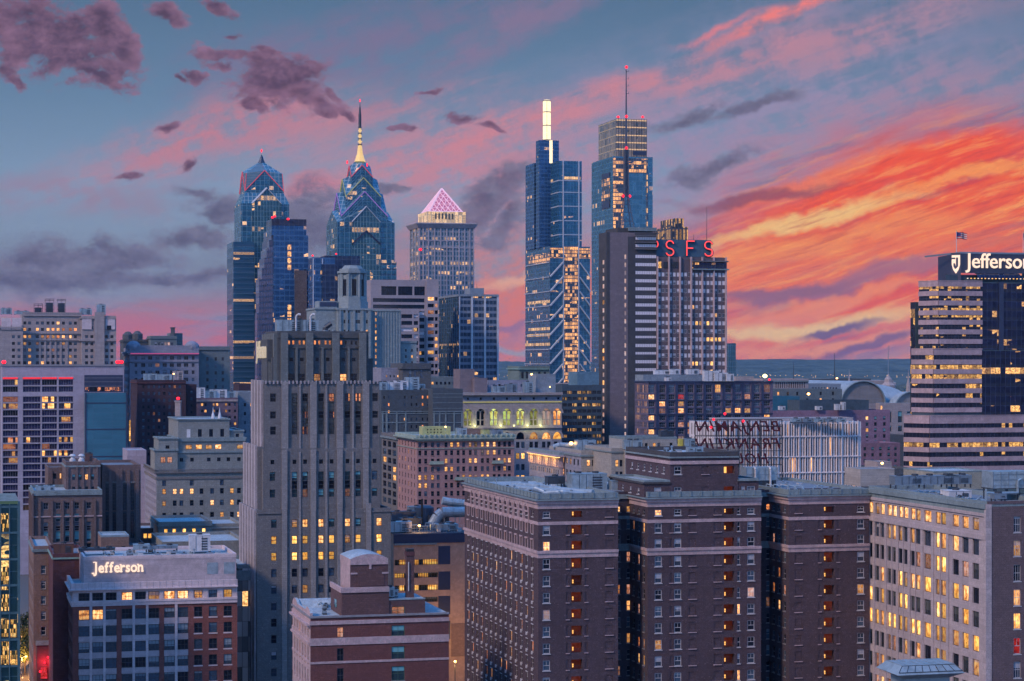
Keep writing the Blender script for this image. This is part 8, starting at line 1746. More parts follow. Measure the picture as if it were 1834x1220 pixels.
def liberty_two():
 b = B('peaked_skyscraper', 432, 518, 1500, 50, 'blue glass skyscraper with one large red edged gable and a short pointed top', 'skyscraper'); R = b.R; k = 1500/F_; z = b.z; fu = R.fu; W = R.w; R.d = W
 b.wall4(R, 0, z(364), 'glass_lib', part='glass_wall')
 m = b.part('glass_crown'); s = (fu(513)-fu(444)); r = R.sub((W-s)/2, (W+s)/2, (W-s)/2, (W+s)/2)
 # sloping shoulder
 p = [Vector((q.x, q.y, z(364))) for q in R.pts()]; q2 = [Vector((q.x, q.y, z(344))) for q in r.pts()]
 for i in range(4): m.poly([p[i], p[(i+1) % 4], q2[(i+1) % 4], q2[i]], 'glass_slope')
 b.wall4(r, z(345), z(341), 'glass_lib', part='glass_wall')
 zt = z(283); P4 = [Vector((q.x, q.y, z(341))) for q in r.pts()]; T = (P4[0]+P4[2])/2; T.z = zt
 up = [Vector((q.x, q.y, z(309))) for q in R.sub((W-s)/2+1, (W+s)/2-1, (W-s)/2+1, (W+s)/2-1).pts()]
 for i in range(4):
  a, c = P4[i], P4[(i+1) % 4]; G = (a+c)/2; G.z = z(304); a2, c2 = up[i], up[(i+1) % 4]
  m.poly([a, c, G], 'glass_lib'); m.poly([a, G, T, a2], 'glass_stripe' if i in (0,) else 'glass_slope'); m.poly([G, c, c2, T], 'glass_slope')
 neon_gable(b, r, z(341), z(304), 'neon_soft', rad=.32); nn = b.add('neon_edge')
 for i in (0, 3, 1): nn.tube(P4[i], up[i], .28, 'neon_soft', 5)
 c_ = T; kk = T.y/F_; s_ = b.add('finial'); s_.lathe((T.x, T.y, zt-2), [(7*kk, 0), (4*kk, 6*kk), (2.4*kk, 12*kk), (.6*kk, 15*kk), (0, 18*kk)], 'steel_navy', 8); s_ = b.add('warning_light'); s_.lathe((T.x, T.y, zt+15*kk), [(0, 0), (1.3*kk, 1), (1.3*kk, 2), (0, 3)], 'beacon', 8)
 # inner bay with gable
 bay = R.sub(fu(451), fu(504), -1.4, .2); zb = z(364); pa, pb = bay.pt(0, 0), bay.pt(bay.w, 0); G = (pa+pb)/2; m = b.part('centre_bay')
 m.poly([pa, pb, Vector((pb.x, pb.y, zb)), Vector((G.x, G.y, z(336))), Vector((pa.x, pa.y, zb))], 'glass_bay')
 for a in (pa, pb): m.poly([a, a+EY*1.5, a+EY*1.5+Vector((0, 0, zb)), a+Vector((0, 0, zb))], 'glass_lib')
 n = b.add('gable_edge'); o_ = Vector((0, -.4, 0)); n.tube(Vector((pa.x, pa.y, zb))+o_, Vector((G.x, G.y, z(336)))+o_, .9, 'steel_pale', 4); n.tube(Vector((pb.x, pb.y, zb))+o_, Vector((G.x, G.y, z(336)))+o_, .35, 'steel_pale', 4)
 # lower west block
 q = R.sub(fu(416), fu(453), -6, 30); b.wall4(q, 0, q.Zf(433), 'glass_band', part='lower_block', roof='roof_dark'); 
 q2_ = R.sub(fu(504), fu(523), -2, 30); b.wall4(q2_, 0, q2_.Zf(433), 'glass_band', part='lower_block', roof='roof_dark')
 b.done()
 for px, lb in ((407, 'left tiny roof lamp'), (452, 'right tiny roof lamp')): pass
liberty_two()
def ritz():
 b = B('glass_tower', 490, 552, 1350, 30, 'dark blue glass tower with stepped left edge and a lit window column', 'skyscraper'); R = b.R; k = 1350/F_; z = b.z; fu = R.fu
 R.d = 30; b.wall4(R, 0, z(421), 'glass_ritz', part='glass_wall', roof='roof_dark')
 t = R.sub(fu(487), fu(549), .5, 26); b.wall4(t, z(421)-.2, t.Zf(404), 'glass_ritz', part='glass_wall'); b.wall4(t, t.Zf(404), t.Zf(392), 'glass_dark', part='screen', roof='roof_dark')
 # stepped slab ends on the left
 for i, (a, y) in enumerate(((486, 412), (482, 430), (478, 446), (473.5, 462), (469, 480), (464, 500), (461, 560))):
  q = R.sub(fu(a, 4+i*4), fu(491, 4+i*4), 4+i*4, 40); b.wall4(q, 0, q.Zf(y), 'glass_slat', part='slab_step', roof='roof_dark')
 for y in range(438, 600, 12):
  if 485 < y < 535: continue
  b.panel(R, 'F', fu(515), fu(521.5), z(y+9.5), z(y), .15, 'lit_blind' if y % 5 else 'lit_warm', 'lit_window', one=True)
 b.panel(R, 'F', fu(527.5), fu(549.5), 0, z(484), .5, 'rust_wall', 'unclad_shaft', one=True)
 b.done()
 for px, y, lb in ((488, 391, 'left red light on the stepped glass tower'), (492, 389, 'second red light from the left on the stepped glass tower'), (516, 394, 'middle red light on the stepped glass tower')): beacon((PX(px, 1352), 1352, PZ(y+1, 1352)), lb, 1.0)
ritz()
def dark_trio():
 b = B('glass_tower', 560, 600, 1290, 30, 'dark navy glass block half hidden behind the stone lantern tower', 'office tower'); R = b.R; z = b.z; fu = R.fu
 R.d = R.lu(552); b.wall4(R, 0, z(461), 'glass_ritz', part='glass_wall', roof='roof_dark'); q = R.sub(fu(585), fu(648), 6, 30); b.wall4(q, 0, q.Zf(458), 'glass_navy', part='glass_wall', roof='roof_dark'); q = R.sub(fu(576), fu(600), -3, .2); b.wall4(q, 0, q.Zf(473), 'glass_navy', part='front_bay', roof='roof_dark')
 for p in (560, 576.5): b.panel(R, 'F', fu(p), fu(p)+.7, 0, z(463), .3, 'steel_pale', 'edge_fin')
 b.done()
 beacon((PX(560, 1290), 1290, z(460)), 'red light on the navy glass block behind the stone lantern', .7); beacon((PX(602, 1296), 1296, PZ(457, 1296)), 'red light on the dark slab right of the stepped glass tower', .7)
dark_trio()
def pyramid_tower():
 b = B('pyramid_tower', 751, 848, 1550, 42, 'pale gridded tower crowned by a glowing pink lattice pyramid', 'skyscraper'); R = b.R; k = 1550/F_; z = b.z; fu = R.fu
 R.d = R.lu(735); zt = z(416); b.wall4(R, 0, z(400), 'mellon', part='facade'); W = R.w
 for i, p in enumerate((751, 758, 767, 778, 789, 800, 811, 822, 832, 841, 848)): b.panel(R, 'F', max(0, fu(p)-.55), fu(p)+.55, 0, z(403), .7, 'stone_pale', 'pier')
 for u in (0, R.d*.33, R.d*.66, R.d-1): b.panel(R, 'L', u, u+1.1, 0, z(403), .7, 'stone_pale', 'pier')
 for y in (431, 444): b.bands(R, 'F', [z(y)], .8, .6, 'stone_pale')
 m = b.part('flared_cornice'); o = R.pts(1.0); o2 = R.pts(3.0); m.prism([(q.x, q.y) for q in o], z(408), z(401), 'stone_pale', pts1=[(q.x, q.y) for q in o2]); m.prism([(q.x, q.y) for q in R.pts(3.1)], z(400.9), z(399), 'stone_pale')
 s = fu(827)-fu(758); r = R.sub((W-s)/2, (W+s)/2, (R.d-s)/2, (R.d+s)/2); c = r.pt(r.w/2, r.d/2); kk = c.y/F_; H = lambda y: PZ(y, c.y)
 b.wall4(r, z(400), H(382), 'lantern_wall', part='lit_storey', roof='roof_pale')
 for i in range(6): p = 779+i*6; b.panel(r, 'F', r.fu(p), r.fu(p+3), H(395), H(385), .2, 'pane_shade', 'dark_window', one=True)
 s2 = fu(822)-fu(763); r2 = R.sub((W-s2)/2, (W+s2)/2, (R.d-s2)/2, (R.d+s2)/2); P = [Vector((q.x, q.y, H(381.8))) for q in r2.pts()]; T = (P[0]+P[2])/2; T.z = H(338); m = b.part('pyramid'); lt = b.part('lattice')
 for i in range(4):
  a, d = P[i], P[(i+1) % 4]; m.poly([a, d, T], 'pyramid_glow'); lt.tube(a, T, .8, 'lattice_pink', 5); lt.tube(a, d, .8, 'lattice_pink', 5); n = Vector((d.y-a.y, a.x-d.x, 0)).normalized()*.4; N = 6
  for q in range(1, N): f = q/N; lt.tube(a.lerp(d, f)+n, d.lerp(T, 1-f)+n, .38, 'lattice_pink', 4); lt.tube(a.lerp(d, f)+n, a.lerp(T, f)+n, .38, 'lattice_pink', 4); lt.tube(a.lerp(T, f)+n, d.lerp(T, f)+n, .3, 'lattice_pink', 4)
 b.done(); beacon((PX(753, 1540), 1540, PZ(450, 1540)), 'red light on the left face of the pyramid topped tower', 1.4)
m_, t_, p_ = mat_new('pyramid_glow'); p_.inputs['Base Color'].default_value = (.4, .16, .26, 1); p_.inputs['Emission Color'].default_value = (.55, .13, .24, 1); p_.inputs['Emission Strength'].default_value = .42
m_, t_, p_ = mat_new('lattice_pink'); p_.inputs['Base Color'].default_value = (.6, .4, .5, 1); p_.inputs['Emission Color'].default_value = (.9, .55, .7, 1); p_.inputs['Emission Strength'].default_value = .5
pyramid_tower()
def lantern_tower():
 b = B('lantern_tower', 570, 718, 1150, 40, 'pale grey green stone tower with a pillared lantern on top', 'tower'); R = b.R; k = 1150/F_; z = b.z; fu = R.fu; b.mix = [('pane_dark', 5), ('pane_blue', 2), ('lit_warm', 1)]
 def sec(p0, p1, v, top, cs, ys, w=4, h=6, d=30, mx=None, mat='grn_stone'):
  r = R.sub(fu(p0, v), fu(p1, v), v, v+d); b.facade(r, 'F', 0, r.Zf(top), [(r.fu(p)-w*k/2, r.fu(p)+w*k/2) for p in cs], [(r.Zf(y+h/2), r.Zf(y-h/2)) for y in ys], mat, .5, 'none', pick=lambda i, j: b.choose(mx or b.mix)); b.wall4(r, 0, r.Zf(top), mat, skip='F', roof='roof_pale'); b.band(r, .6, r.Zf(top)-.8, r.Zf(top)+.3, mat, 'cornice'); return r
 yy = [594+11.2*i for i in range(9)]
 c = sec(605, 667, 0, 553, [617, 624, 639, 643, 657, 662], [557]+[576]+yy, 3.4, 6.5)
 l = sec(565, 606, 4, 552, [578, 590, 600], yy, 3.2, 5); r = sec(667, 718, 4, 555, [673], [562+11*i for i in range(12)], 3, 6, mx=[('lit_warm', 3), ('lit_pale', 1)])
 r2 = sec(718, 746, 8, 612, [727, 738], yy[3:], 3, 5); 
 for p in (607, 619, 632, 647, 660): b.panel(c, 'F', c.fu(p), c.fu(p)+1.3, 0, c.Zf(556), .8, 'grn_stone', 'pilaster')
 for p in range(670, 718, 5): b.panel(r, 'F', r.fu(p), r.fu(p)+.6, 0, r.Zf(558), .4, 'grn_stone', 'pilaster')
 q = R.sub(fu(571, 6), fu(604, 6), 6, 20); b.wall4(q, 300, 0, 'grn_stone') if 0 else None
 b.wall4(q, l.Zf(552), q.Zf(539), 'grn_stone', roof='roof_pale'); b.panel(q, 'F', q.fu(573), q.fu(603), q.Zf(549), q.Zf(541), .2, 'navy', 'louvre', one=True)
 # lantern: octagonal drum with openings and pilasters
 t = R.sub(fu(611, 2), fu(661, 2), 2, 17); cc = t.pt(t.w/2, t.w/2); kk = cc.y/F_; H = lambda y: PZ(y, cc.y); hw = 25*kk
 def octo(rad): return [(cc.x+rad*math.cos(math.radians(22.5+45*i)+TF), cc.y+rad*math.sin(math.radians(22.5+45*i)+TF)) for i in range(8)]
 m = b.part('lantern'); m.prism(octo(hw*1.16), H(556), H(541), 'grn_stone'); m.prism(octo(hw*1.08), H(541), H(532), 'grn_stone'); m.prism(octo(hw*.92), H(532), H(490), 'grn_stone'); m.prism(octo(hw*1.12), H(490), H(486), 'grn_stone'); m.prism(octo(hw*.95), H(486), H(482), 'grn_stone'); m.prism(octo(hw*.8), H(482), H(476), 'grn_stone', pts1=octo(hw*.6))
 op = octo(hw*.94)
 for i in range(8):
  a, d = Vector((*op[i], 0)), Vector((*op[(i+1) % 8], 0)); e = (d-a).normalized(); n = Vector((e.y, -e.x, 0)); w = b.add('tall_opening'); L_ = (d-a).length; f = .27
  w.poly([a.lerp(d, f)+n*.1+Vector((0, 0, H(530))), a.lerp(d, 1-f)+n*.1+Vector((0, 0, H(530))), a.lerp(d, 1-f)+n*.1+Vector((0, 0, H(501))), a.lerp(d, f)+n*.1+Vector((0, 0, H(501)))], 'pane_black'); m.box((a.x, a.y, H(532)), 1.5, 1.5, H(490)-H(532), 'grn_stone', math.atan2(e.y, e.x)+math.pi/8)
  for g in (f-.07, 1-f+.02): q_ = a.lerp(d, g+.025)+n*.3; m.box((q_.x, q_.y, H(531)), .5, .5, H(491)-H(531), 'grn_stone', math.atan2(e.y, e.x))
 b.done()
lantern_tower()
def concrete_office():
 b = B('office_building', 664, 785, 1250, 36, 'pinkish concrete office building with three big top windows and stepped bays', 'office building'); R = b.R; k = 1250/F_; z = b.z; fu = R.fu; zt = z(501)
 A = R.sub(0, fu(763), 0, 36); mx = [('ribbon_pale', 2), ('strip_dark', 4), ('strip_lit', 2)]
 rw = [(A.Zf(y+7), A.Zf(y)) for y in (534, 545.5)]+[(A.Zf(y+7), A.Zf(y)) for y in [557+12*i for i in range(12)]]
 cols = [(fu(683), fu(710)), (fu(713), fu(739)), (fu(742), fu(769)-3)]
 b.facade(A, 'F', z(531), zt, cols, [(z(528.5), z(512.5))], 'concrete', .8, 'g41', pick=lambda i, j: 'pane_dark'); b.facade(A, 'F', 0, z(531), [(fu(668), A.w-1)], rw, 'concrete', .8, 'g91', pick=lambda i, j: b.choose(mx))
 C = R.sub(fu(763), R.w, -1, 36); rc = [(C.Zf(y+6.5), C.Zf(y)) for y in [532+12*i for i in range(14)]]; b.facade(C, 'F', 0, C.Zf(500), [(1, C.w*.62), (C.w*.7, C.w-.6)], rc, 'concrete', 1.5, 'none', pick=lambda i, j: b.choose([('pane_dark', 4), ('lit_warm', 2), ('lit_dim', 1)]))
 b.wall4(C, 0, C.Zf(500), 'concrete', skip='F'); b.wall4(A, 0, zt, 'concrete', skip='F', roof='roof_grey'); b.part('roof').poly([Vector((q.x, q.y, C.Zf(500))) for q in C.pts()], 'roof_grey')
 D = R.sub(fu(718, -6), fu(751, -6), -6, 0); b.facade(D, 'F', 0, D.Zf(553), [(.3, D.w*.62), (D.w*.7, D.w-.8)], [(D.Zf(y+7), D.Zf(y)) for y in [563+12*i for i in range(12)]], 'concrete', .8, 'none', pick=lambda i, j: b.choose(mx)); b.wall4(D, 0, D.Zf(553), 'concrete', skip='F', roof='roof_grey')
 b.done()
concrete_office()
def grid_office():
 b = B('office_tower', 822, 893, 1300, 30, 'dark blue office tower with pale vertical piers and one lit floor', 'office tower'); R = b.R; k = 1300/F_; z = b.z; fu = R.fu; R.d = R.lu(787.5); zt = z(527)
 b.wall4(R, 0, zt, 'grid_blue', skip='L', part='facade', roof='roof_grey'); b.wall4(R, 0, zt, 'grid_navy', skip='FRB', part='side_facade')
 for i in range(4): p = 822+i*23.2; b.panel(R, 'F', max(0, fu(p)-.7), min(R.w, fu(p)+.7), 0, zt, .8, 'steel_pale', 'pier')
 for i in range(10): u = R.d*i/10; b.panel(R, 'L', u, u+.5, 0, zt, .5, 'steel_blue', 'pier')
 b.bands(R, 'F', [z(531)], 4*k, .9, 'concrete_blue'); b.bands(R, 'L', [z(531)], 4*k, .6, 'concrete_blue'); b.bands(R, 'L', [z(618.5)], 3.5*k, .06, 'lit_floor'); q = R.sub(fu(846), fu(871), 6, 20); b.wall4(q, zt, q.Zf(516), 'concrete_blue', part='roof_house', roof='roof_grey'); b.done()
 for px in (853, 861): mastpole(R.pt(fu(px), 10, z(516)), 3.4, .2, ('left' if px < 860 else 'right')+' stubby aerial on the dark tower with pale piers')
grid_office()
def tech_tower():
 b = B('braced_skyscraper', 985, 1057, 1900, 40, 'very tall blue glass skyscraper with white cross braces and a glowing rod on top', 'skyscraper'); R = b.R; k = 1900/F_; z = b.z; fu = R.fu; R.d = R.lu(941)
 zl = z(441); b.wall4(R, 0, zl, 'glass_tech', part='glass_wall', roof='roof_dark'); b.panel(R, 'F', fu(1010), fu(1035), 0, zl, .5, 'glass_tech_lit', 'lit_centre', one=True)
 b.panel(R, 'F', fu(985), R.w, z(462), z(444), .3, 'glass_tech_lit', 'lit_storeys', one=True); b.panel(R, 'L', R.d*.1, R.d, z(470), z(452), .3, 'glass_tech_lit', 'lit_storeys', one=True)
 for y, u0 in ((537, .1), (586, .15), (597, .1), (614, 0)): b.panel(R, 'L', R.d*u0, R.d, z(y+5), z(y), .35, 'glass_tech_lit2', 'lit_floor', one=True)
 for p in (1009, 1036): b.panel(R, 'F', fu(p)-.6, fu(p)+.6, 0, zl, 1.0, 'steel_pale', 'pier')
 m = b.part('brace'); ys = [470+26*i for i in range(10)]
 for y in ys: m.tube(R.pt(0, -.9, z(y+26)), R.pt(fu(1008), -.9, z(y)), 1.0, 'steel_pale', 5); m.tube(R.pt(fu(1038), -.9, z(y)), R.pt(R.w, -.9, z(y+26)), .8, 'steel_pale', 5); m.tube(R.pt(-.9, R.d, z(y)), R.pt(-.9, 0, z(y)), .5, 'steel_pale', 4)
 U = R.sub(fu(1001, 4), fu(1042, 4), 4, 36); U.d = U.lu(967); zu = U.Zf(288); b.wall4(U, zl-.5, zu, 'glass_tech_up', part='glass_wall', roof='roof_dark')
 for p in (1008.5, 1036.5): b.panel(U, 'F', U.fu(p)-.6, U.fu(p)+.6, zl, zu, .8, 'steel_pale', 'pier')
 for y in (324, 345, 370, 396, 421): b.bands(U, 'L', [U.Zf(y)], .9, .4, 'steel_pale'); b.bands(U, 'F', [U.Zf(y)], .9, .4, 'steel_pale')
 b.panel(U, 'F', U.fu(1010), U.fu(1040), U.Zf(321), U.Zf(316), .3, 'glass_tech_lit2', 'lit_floor', one=True); b.panel(U, 'L', U.d*.1, U.d*.7, U.Zf(322), U.Zf(318), .3, 'glass_tech_lit2', 'lit_floor', one=True)
 q = U.sub(-10, U.w*.2, U.d, U.d+12); q = U.sub(U.fu(957, U.d*.7), U.fu(980, U.d*.7), U.d*.7, U.d+12); b.wall4(q, zl, q.Zf(292), 'glass_ritz', part='rear_wing', roof='roof_dark')
 t = U.sub(U.fu(966, 26), U.fu(1001, 26), 26, 38); b.wall4(t, zl, t.Zf(251), 'glass_ritz', part='rod_housing', roof='roof_dark'); b.panel(t, 'F', t.fu(984), t.fu(989.5), t.Zf(292), t.Zf(251), .3, 'mast_white', 'lit_slot', one=True)
 c = t.pt(t.fu(982), 5); kk = c.y/F_; H = lambda y: PZ(y, c.y); m = b.part('light_rod'); m.lathe((c.x, c.y, H(252)), [(7*kk, 0), (7*kk, 70*kk), (6*kk, 72.5*kk), (0, 73.5*kk)], 'mast_white', 14)
 for y in (252, 226, 202, 182): b.part('rod_ring').lathe((c.x, c.y, H(y)), [(7.1*kk, 0), (7.4*kk, .1), (7.4*kk, .8), (7.1*kk, .9)], 'steel_dark', 14)
 b.part('rod_ring').tube((c.x, c.y-7.2*kk, H(252)), (c.x, c.y-7.2*kk, H(181)), .25, 'steel_dark', 4)
 b.done()
tech_tower()
def center_tower():
 b = B('glass_skyscraper', 1098, 1169, 1700, 40, 'very tall pale blue glass skyscraper with glowing banded crown and lit central slot', 'skyscraper'); R = b.R; k = 1700/F_; z = b.z; fu = R.fu; R.d = R.lu(1059.5); zb = z(280)
 b.wall4(R, 0, zb, 'glass_cc', part='glass_wall', roof='roof_dark'); b.panel(R, 'F', fu(1098), fu(1117), 0, z(285), .5, 'glass_tech_lit', 'lit_slot', one=True); b.panel(R, 'F', fu(1098), fu(1158), z(309), z(283), .4, 'glass_tech_lit', 'lit_storeys', one=True)
 b.panel(R, 'F', fu(1157), fu(1160), 0, z(283), .45, 'glass_cc_dim', 'lit_seam', one=True); b.panel(R, 'L', R.d*.5, R.d*.86, z(371), z(307), .4, 'glass_tech_lit', 'atrium_window', one=True); b.panel(R, 'L', R.d*.5, R.d*.86, z(371), z(356), .6, 'navy', 'dark_panel', one=True); b.panel(R, 'L', R.d*.5, R.d*.86, z(317), z(307), .6, 'navy', 'dark_panel', one=True)
 T = R.sub(fu(1103, 4), fu(1158, 4), 4, 34); T.d = T.lu(1072); b.wall4(T, zb-.3, T.Zf(213), 'crown_glow', part='crown', roof='roof_dark')
 for y in (216, 228.5, 243, 256, 268): b.bands(T, 'F', [T.Zf(y)], 1.0, .25, 'crown_strip', name='light_strip'); b.bands(T, 'L', [T.Zf(y)], .6, .25, 'crown_strip_dim', name='light_strip')
 for i in range(13): u = T.w*i/12; b.panel(T, 'F', max(0, u-.15), u+.15, zb, T.Zf(212), .5, 'steel_dark', 'mullion')
 b.panel(T, 'F', T.w*.55, T.w*.98, T.Zf(277), T.Zf(270), .6, 'navy', 'dark_panel', one=True); b.done()
 for px, lb in ((1107, 'left red light on the banded crown'), (1151, 'right red light on the banded crown')): beacon((PX(px, 1706), 1706, PZ(212, 1706)), lb, 1.3)
center_tower()
# ================================================================== the ground and the far country
def ground():
 m = MB(); n = 40
 m.poly([(-7000, -300, 0), (7000, -300, 0), (7000, 12500, 0), (-7000, 12500, 0)], 'ground'); tag(link('ground', m.mesh('ground')), None, None, kind='structure')
 for (Y0, base, amp, seed, nm) in ((5000, 20, 22, 1.0, 'near_hills'), (6600, 46, 22, 4.0, 'middle_hills'), (8400, 78, 30, 9.0, 'far_hills')):
  m = MB(); rr = random.Random(int(seed*10)); N = 260; hs = []; ph = [rr.random()*6.28 for _ in range(9)]
  for i in range(N+1): x = (i/N-.5)*Y0*.8; hs.append((x, base+amp*sum(math.sin(x/(2600/(1.7**q))*1.0+ph[q])/(1.6**q) for q in range(8))*.5+rr.random()*3))
  for (x0, h0), (x1, h1) in zip(hs, hs[1:]):
   m.poly([(x0, Y0, -5), (x1, Y0, -5), (x1, Y0+350, h1*.6), (x0, Y0+350, h0*.6)], 'forest'); m.poly([(x0, Y0+350, h0*.6), (x1, Y0+350, h1*.6), (x1, Y0+900, h1), (x0, Y0+900, h0)], 'forest'); m.poly([(x0, Y0+900, h0), (x1, Y0+900, h1), (x1, Y0+3500, h1*.8), (x0, Y0+3500, h0*.8)], 'forest')
  tag(link('hills', m.mesh(nm)), None, None, kind='structure')
m_, t_, p_ = mat_new('ground'); g_ = t_.nodes.new('ShaderNodeNewGeometry'); nz = noise(t_, g_.outputs['Position'], .006, 6, .7); n2 = noise(t_, g_.outputs['Position'], .05, 4, .7); setin(t_, p_, 'Base Color', mixc(t_, nz.ss(.4, .6), mixc(t_, n2.ss(.4, .6), (.05, .05, .055, 1), (.10, .10, .11, 1)), (.03, .05, .035, 1))); p_.inputs['Roughness'].default_value = .95
m_, t_, p_ = mat_new('forest'); g_ = t_.nodes.new('ShaderNodeNewGeometry'); nz = noise(t_, g_.outputs['Position'], .012, 6, .75); setin(t_, p_, 'Base Color', mixc(t_, nz.ss(.35, .65), (.03, .05, .04, 1), (.09, .12, .10, 1))); p_.inputs['Roughness'].default_value = 1
ground()
def far_town():
 rr = random.Random(21); pal = ['classic_blue', 'stone_teal2', 'concrete_blue', 'brick_umber', 'stone_dark', 'classic']
 # distant low buildings in the gaps of the skyline
 spec = []
 for x0, x1, n in ((893, 941, 7), (1318, 1636, 30), (205, 405, 10), (1236, 1304, 4)):
  for i in range(n): spec.append((x0+(x1-x0)*(i+rr.random()*.6)/n, 1700+rr.random()*2600))
 adj = ['long', 'short', 'squat', 'tall', 'plain', 'narrow', 'broad', 'stepped']; root = None
 for i, (px, Y) in enumerate(sorted(spec)):
  w = 14+rr.random()*42; h = 8+rr.random()*22; d = 14+rr.random()*20; mt = pal[rr.randrange(6)]; m = MB(); m.prism([(-w/2, 0), (w/2, 0), (w/2, d), (-w/2, d)], 0, h, mt, 'roof_pale' if rr.random() < .5 else 'roof_grey'); m.box((rr.uniform(-w/3, w/3), d/2, h), w*.25, d*.3, 2.6, mt)
  o = link('distant_building', None, loc=(PX(px, Y), Y, 0), rz=TF); link('wall', m.mesh('wall'), o)
  g = MB(); nfl = max(1, int(h/4)); nc = int(w/4)
  for a in range(nfl):
   for c in range(nc):
    q = rr.random()
    if q < .75: x = -w/2+2+c*4; g.poly([(x, -.06, 1.2+a*4), (x+1.8, -.06, 1.2+a*4), (x+1.8, -.06, 3+a*4), (x, -.06, 3+a*4)], 'lit_warm' if q < .1 else 'pane_dark', [(a+.01, c+.01), (a+.99, c+.01), (a+.99, c+.99), (a+.01, c+.99)])
  if g.f: link('window_rows', g.mesh('window_rows'), o)
  tag(o, 'low distant building on the plain beyond the skyline towers', 'building', 'distant low buildings')
 # their lights
 m = MB()
 for i in range(260):
  Y = rr.uniform(3000, 9000); px = rr.choice([rr.uniform(893, 945), rr.uniform(1318, 1640), rr.uniform(1318, 1640), rr.uniform(1318, 1640)]); x = PX(px, Y); s_ = Y*.00024; m.box((x, Y, rr.uniform(4, 20) if Y < 6000 else 40), s_, s_, s_, 'lamp_far')
 o = tag(link('town_lights', m.mesh('town_lights')), 'faint orange lights scattered over the distant plain', 'lights', kind='stuff')
 # big pale roofs and woods far off
 for px, Y, w, h, lb in ((1417, 2600, 34, 16, 'pale low domed roof on the plain right of the small glass tower'), (1470, 5200, 60, 22, 'far pale building on the wooded slope'), (1550, 5600, 90, 14, 'long far pale building on the wooded slope near the right tower'), (1333, 3000, 40, 14, 'small pale roof near the small glass tower')):
  m = MB(); m.prism([(-w, 0), (w, 0), (w, 40), (-w, 40)], 0, h*.5, 'classic'); m.prism([(-w, 0), (w, 0), (w, 40), (-w, 40)], h*.5, h, 'roof_pale', pts1=[(-w*.5, 10), (w*.5, 10), (w*.5, 30), (-w*.5, 30)]); o = link('distant_hall', m.mesh('distant_hall'), loc=(PX(px, Y), Y, 0 if Y < 4000 else 22)); tag(o, lb, 'building')
 # woods on the plain
 m = MB()
 for i in range(1500):
  Y = rr.uniform(3000, 6300); px = rr.choice([rr.uniform(880, 950), rr.uniform(1310, 1650), rr.uniform(1310, 1650), rr.uniform(200, 410)]); x = PX(px, Y); r = rr.uniform(6, 13); m.lathe((x, Y, 0), [(r*.7, 0), (r, r*.6), (r*.6, r*1.2), (0, r*1.5)], 'forest', 6)
 tag(link('woods', m.mesh('woods')), 'dark tree canopy covering the distant plain', 'woods', kind='stuff')
far_town()
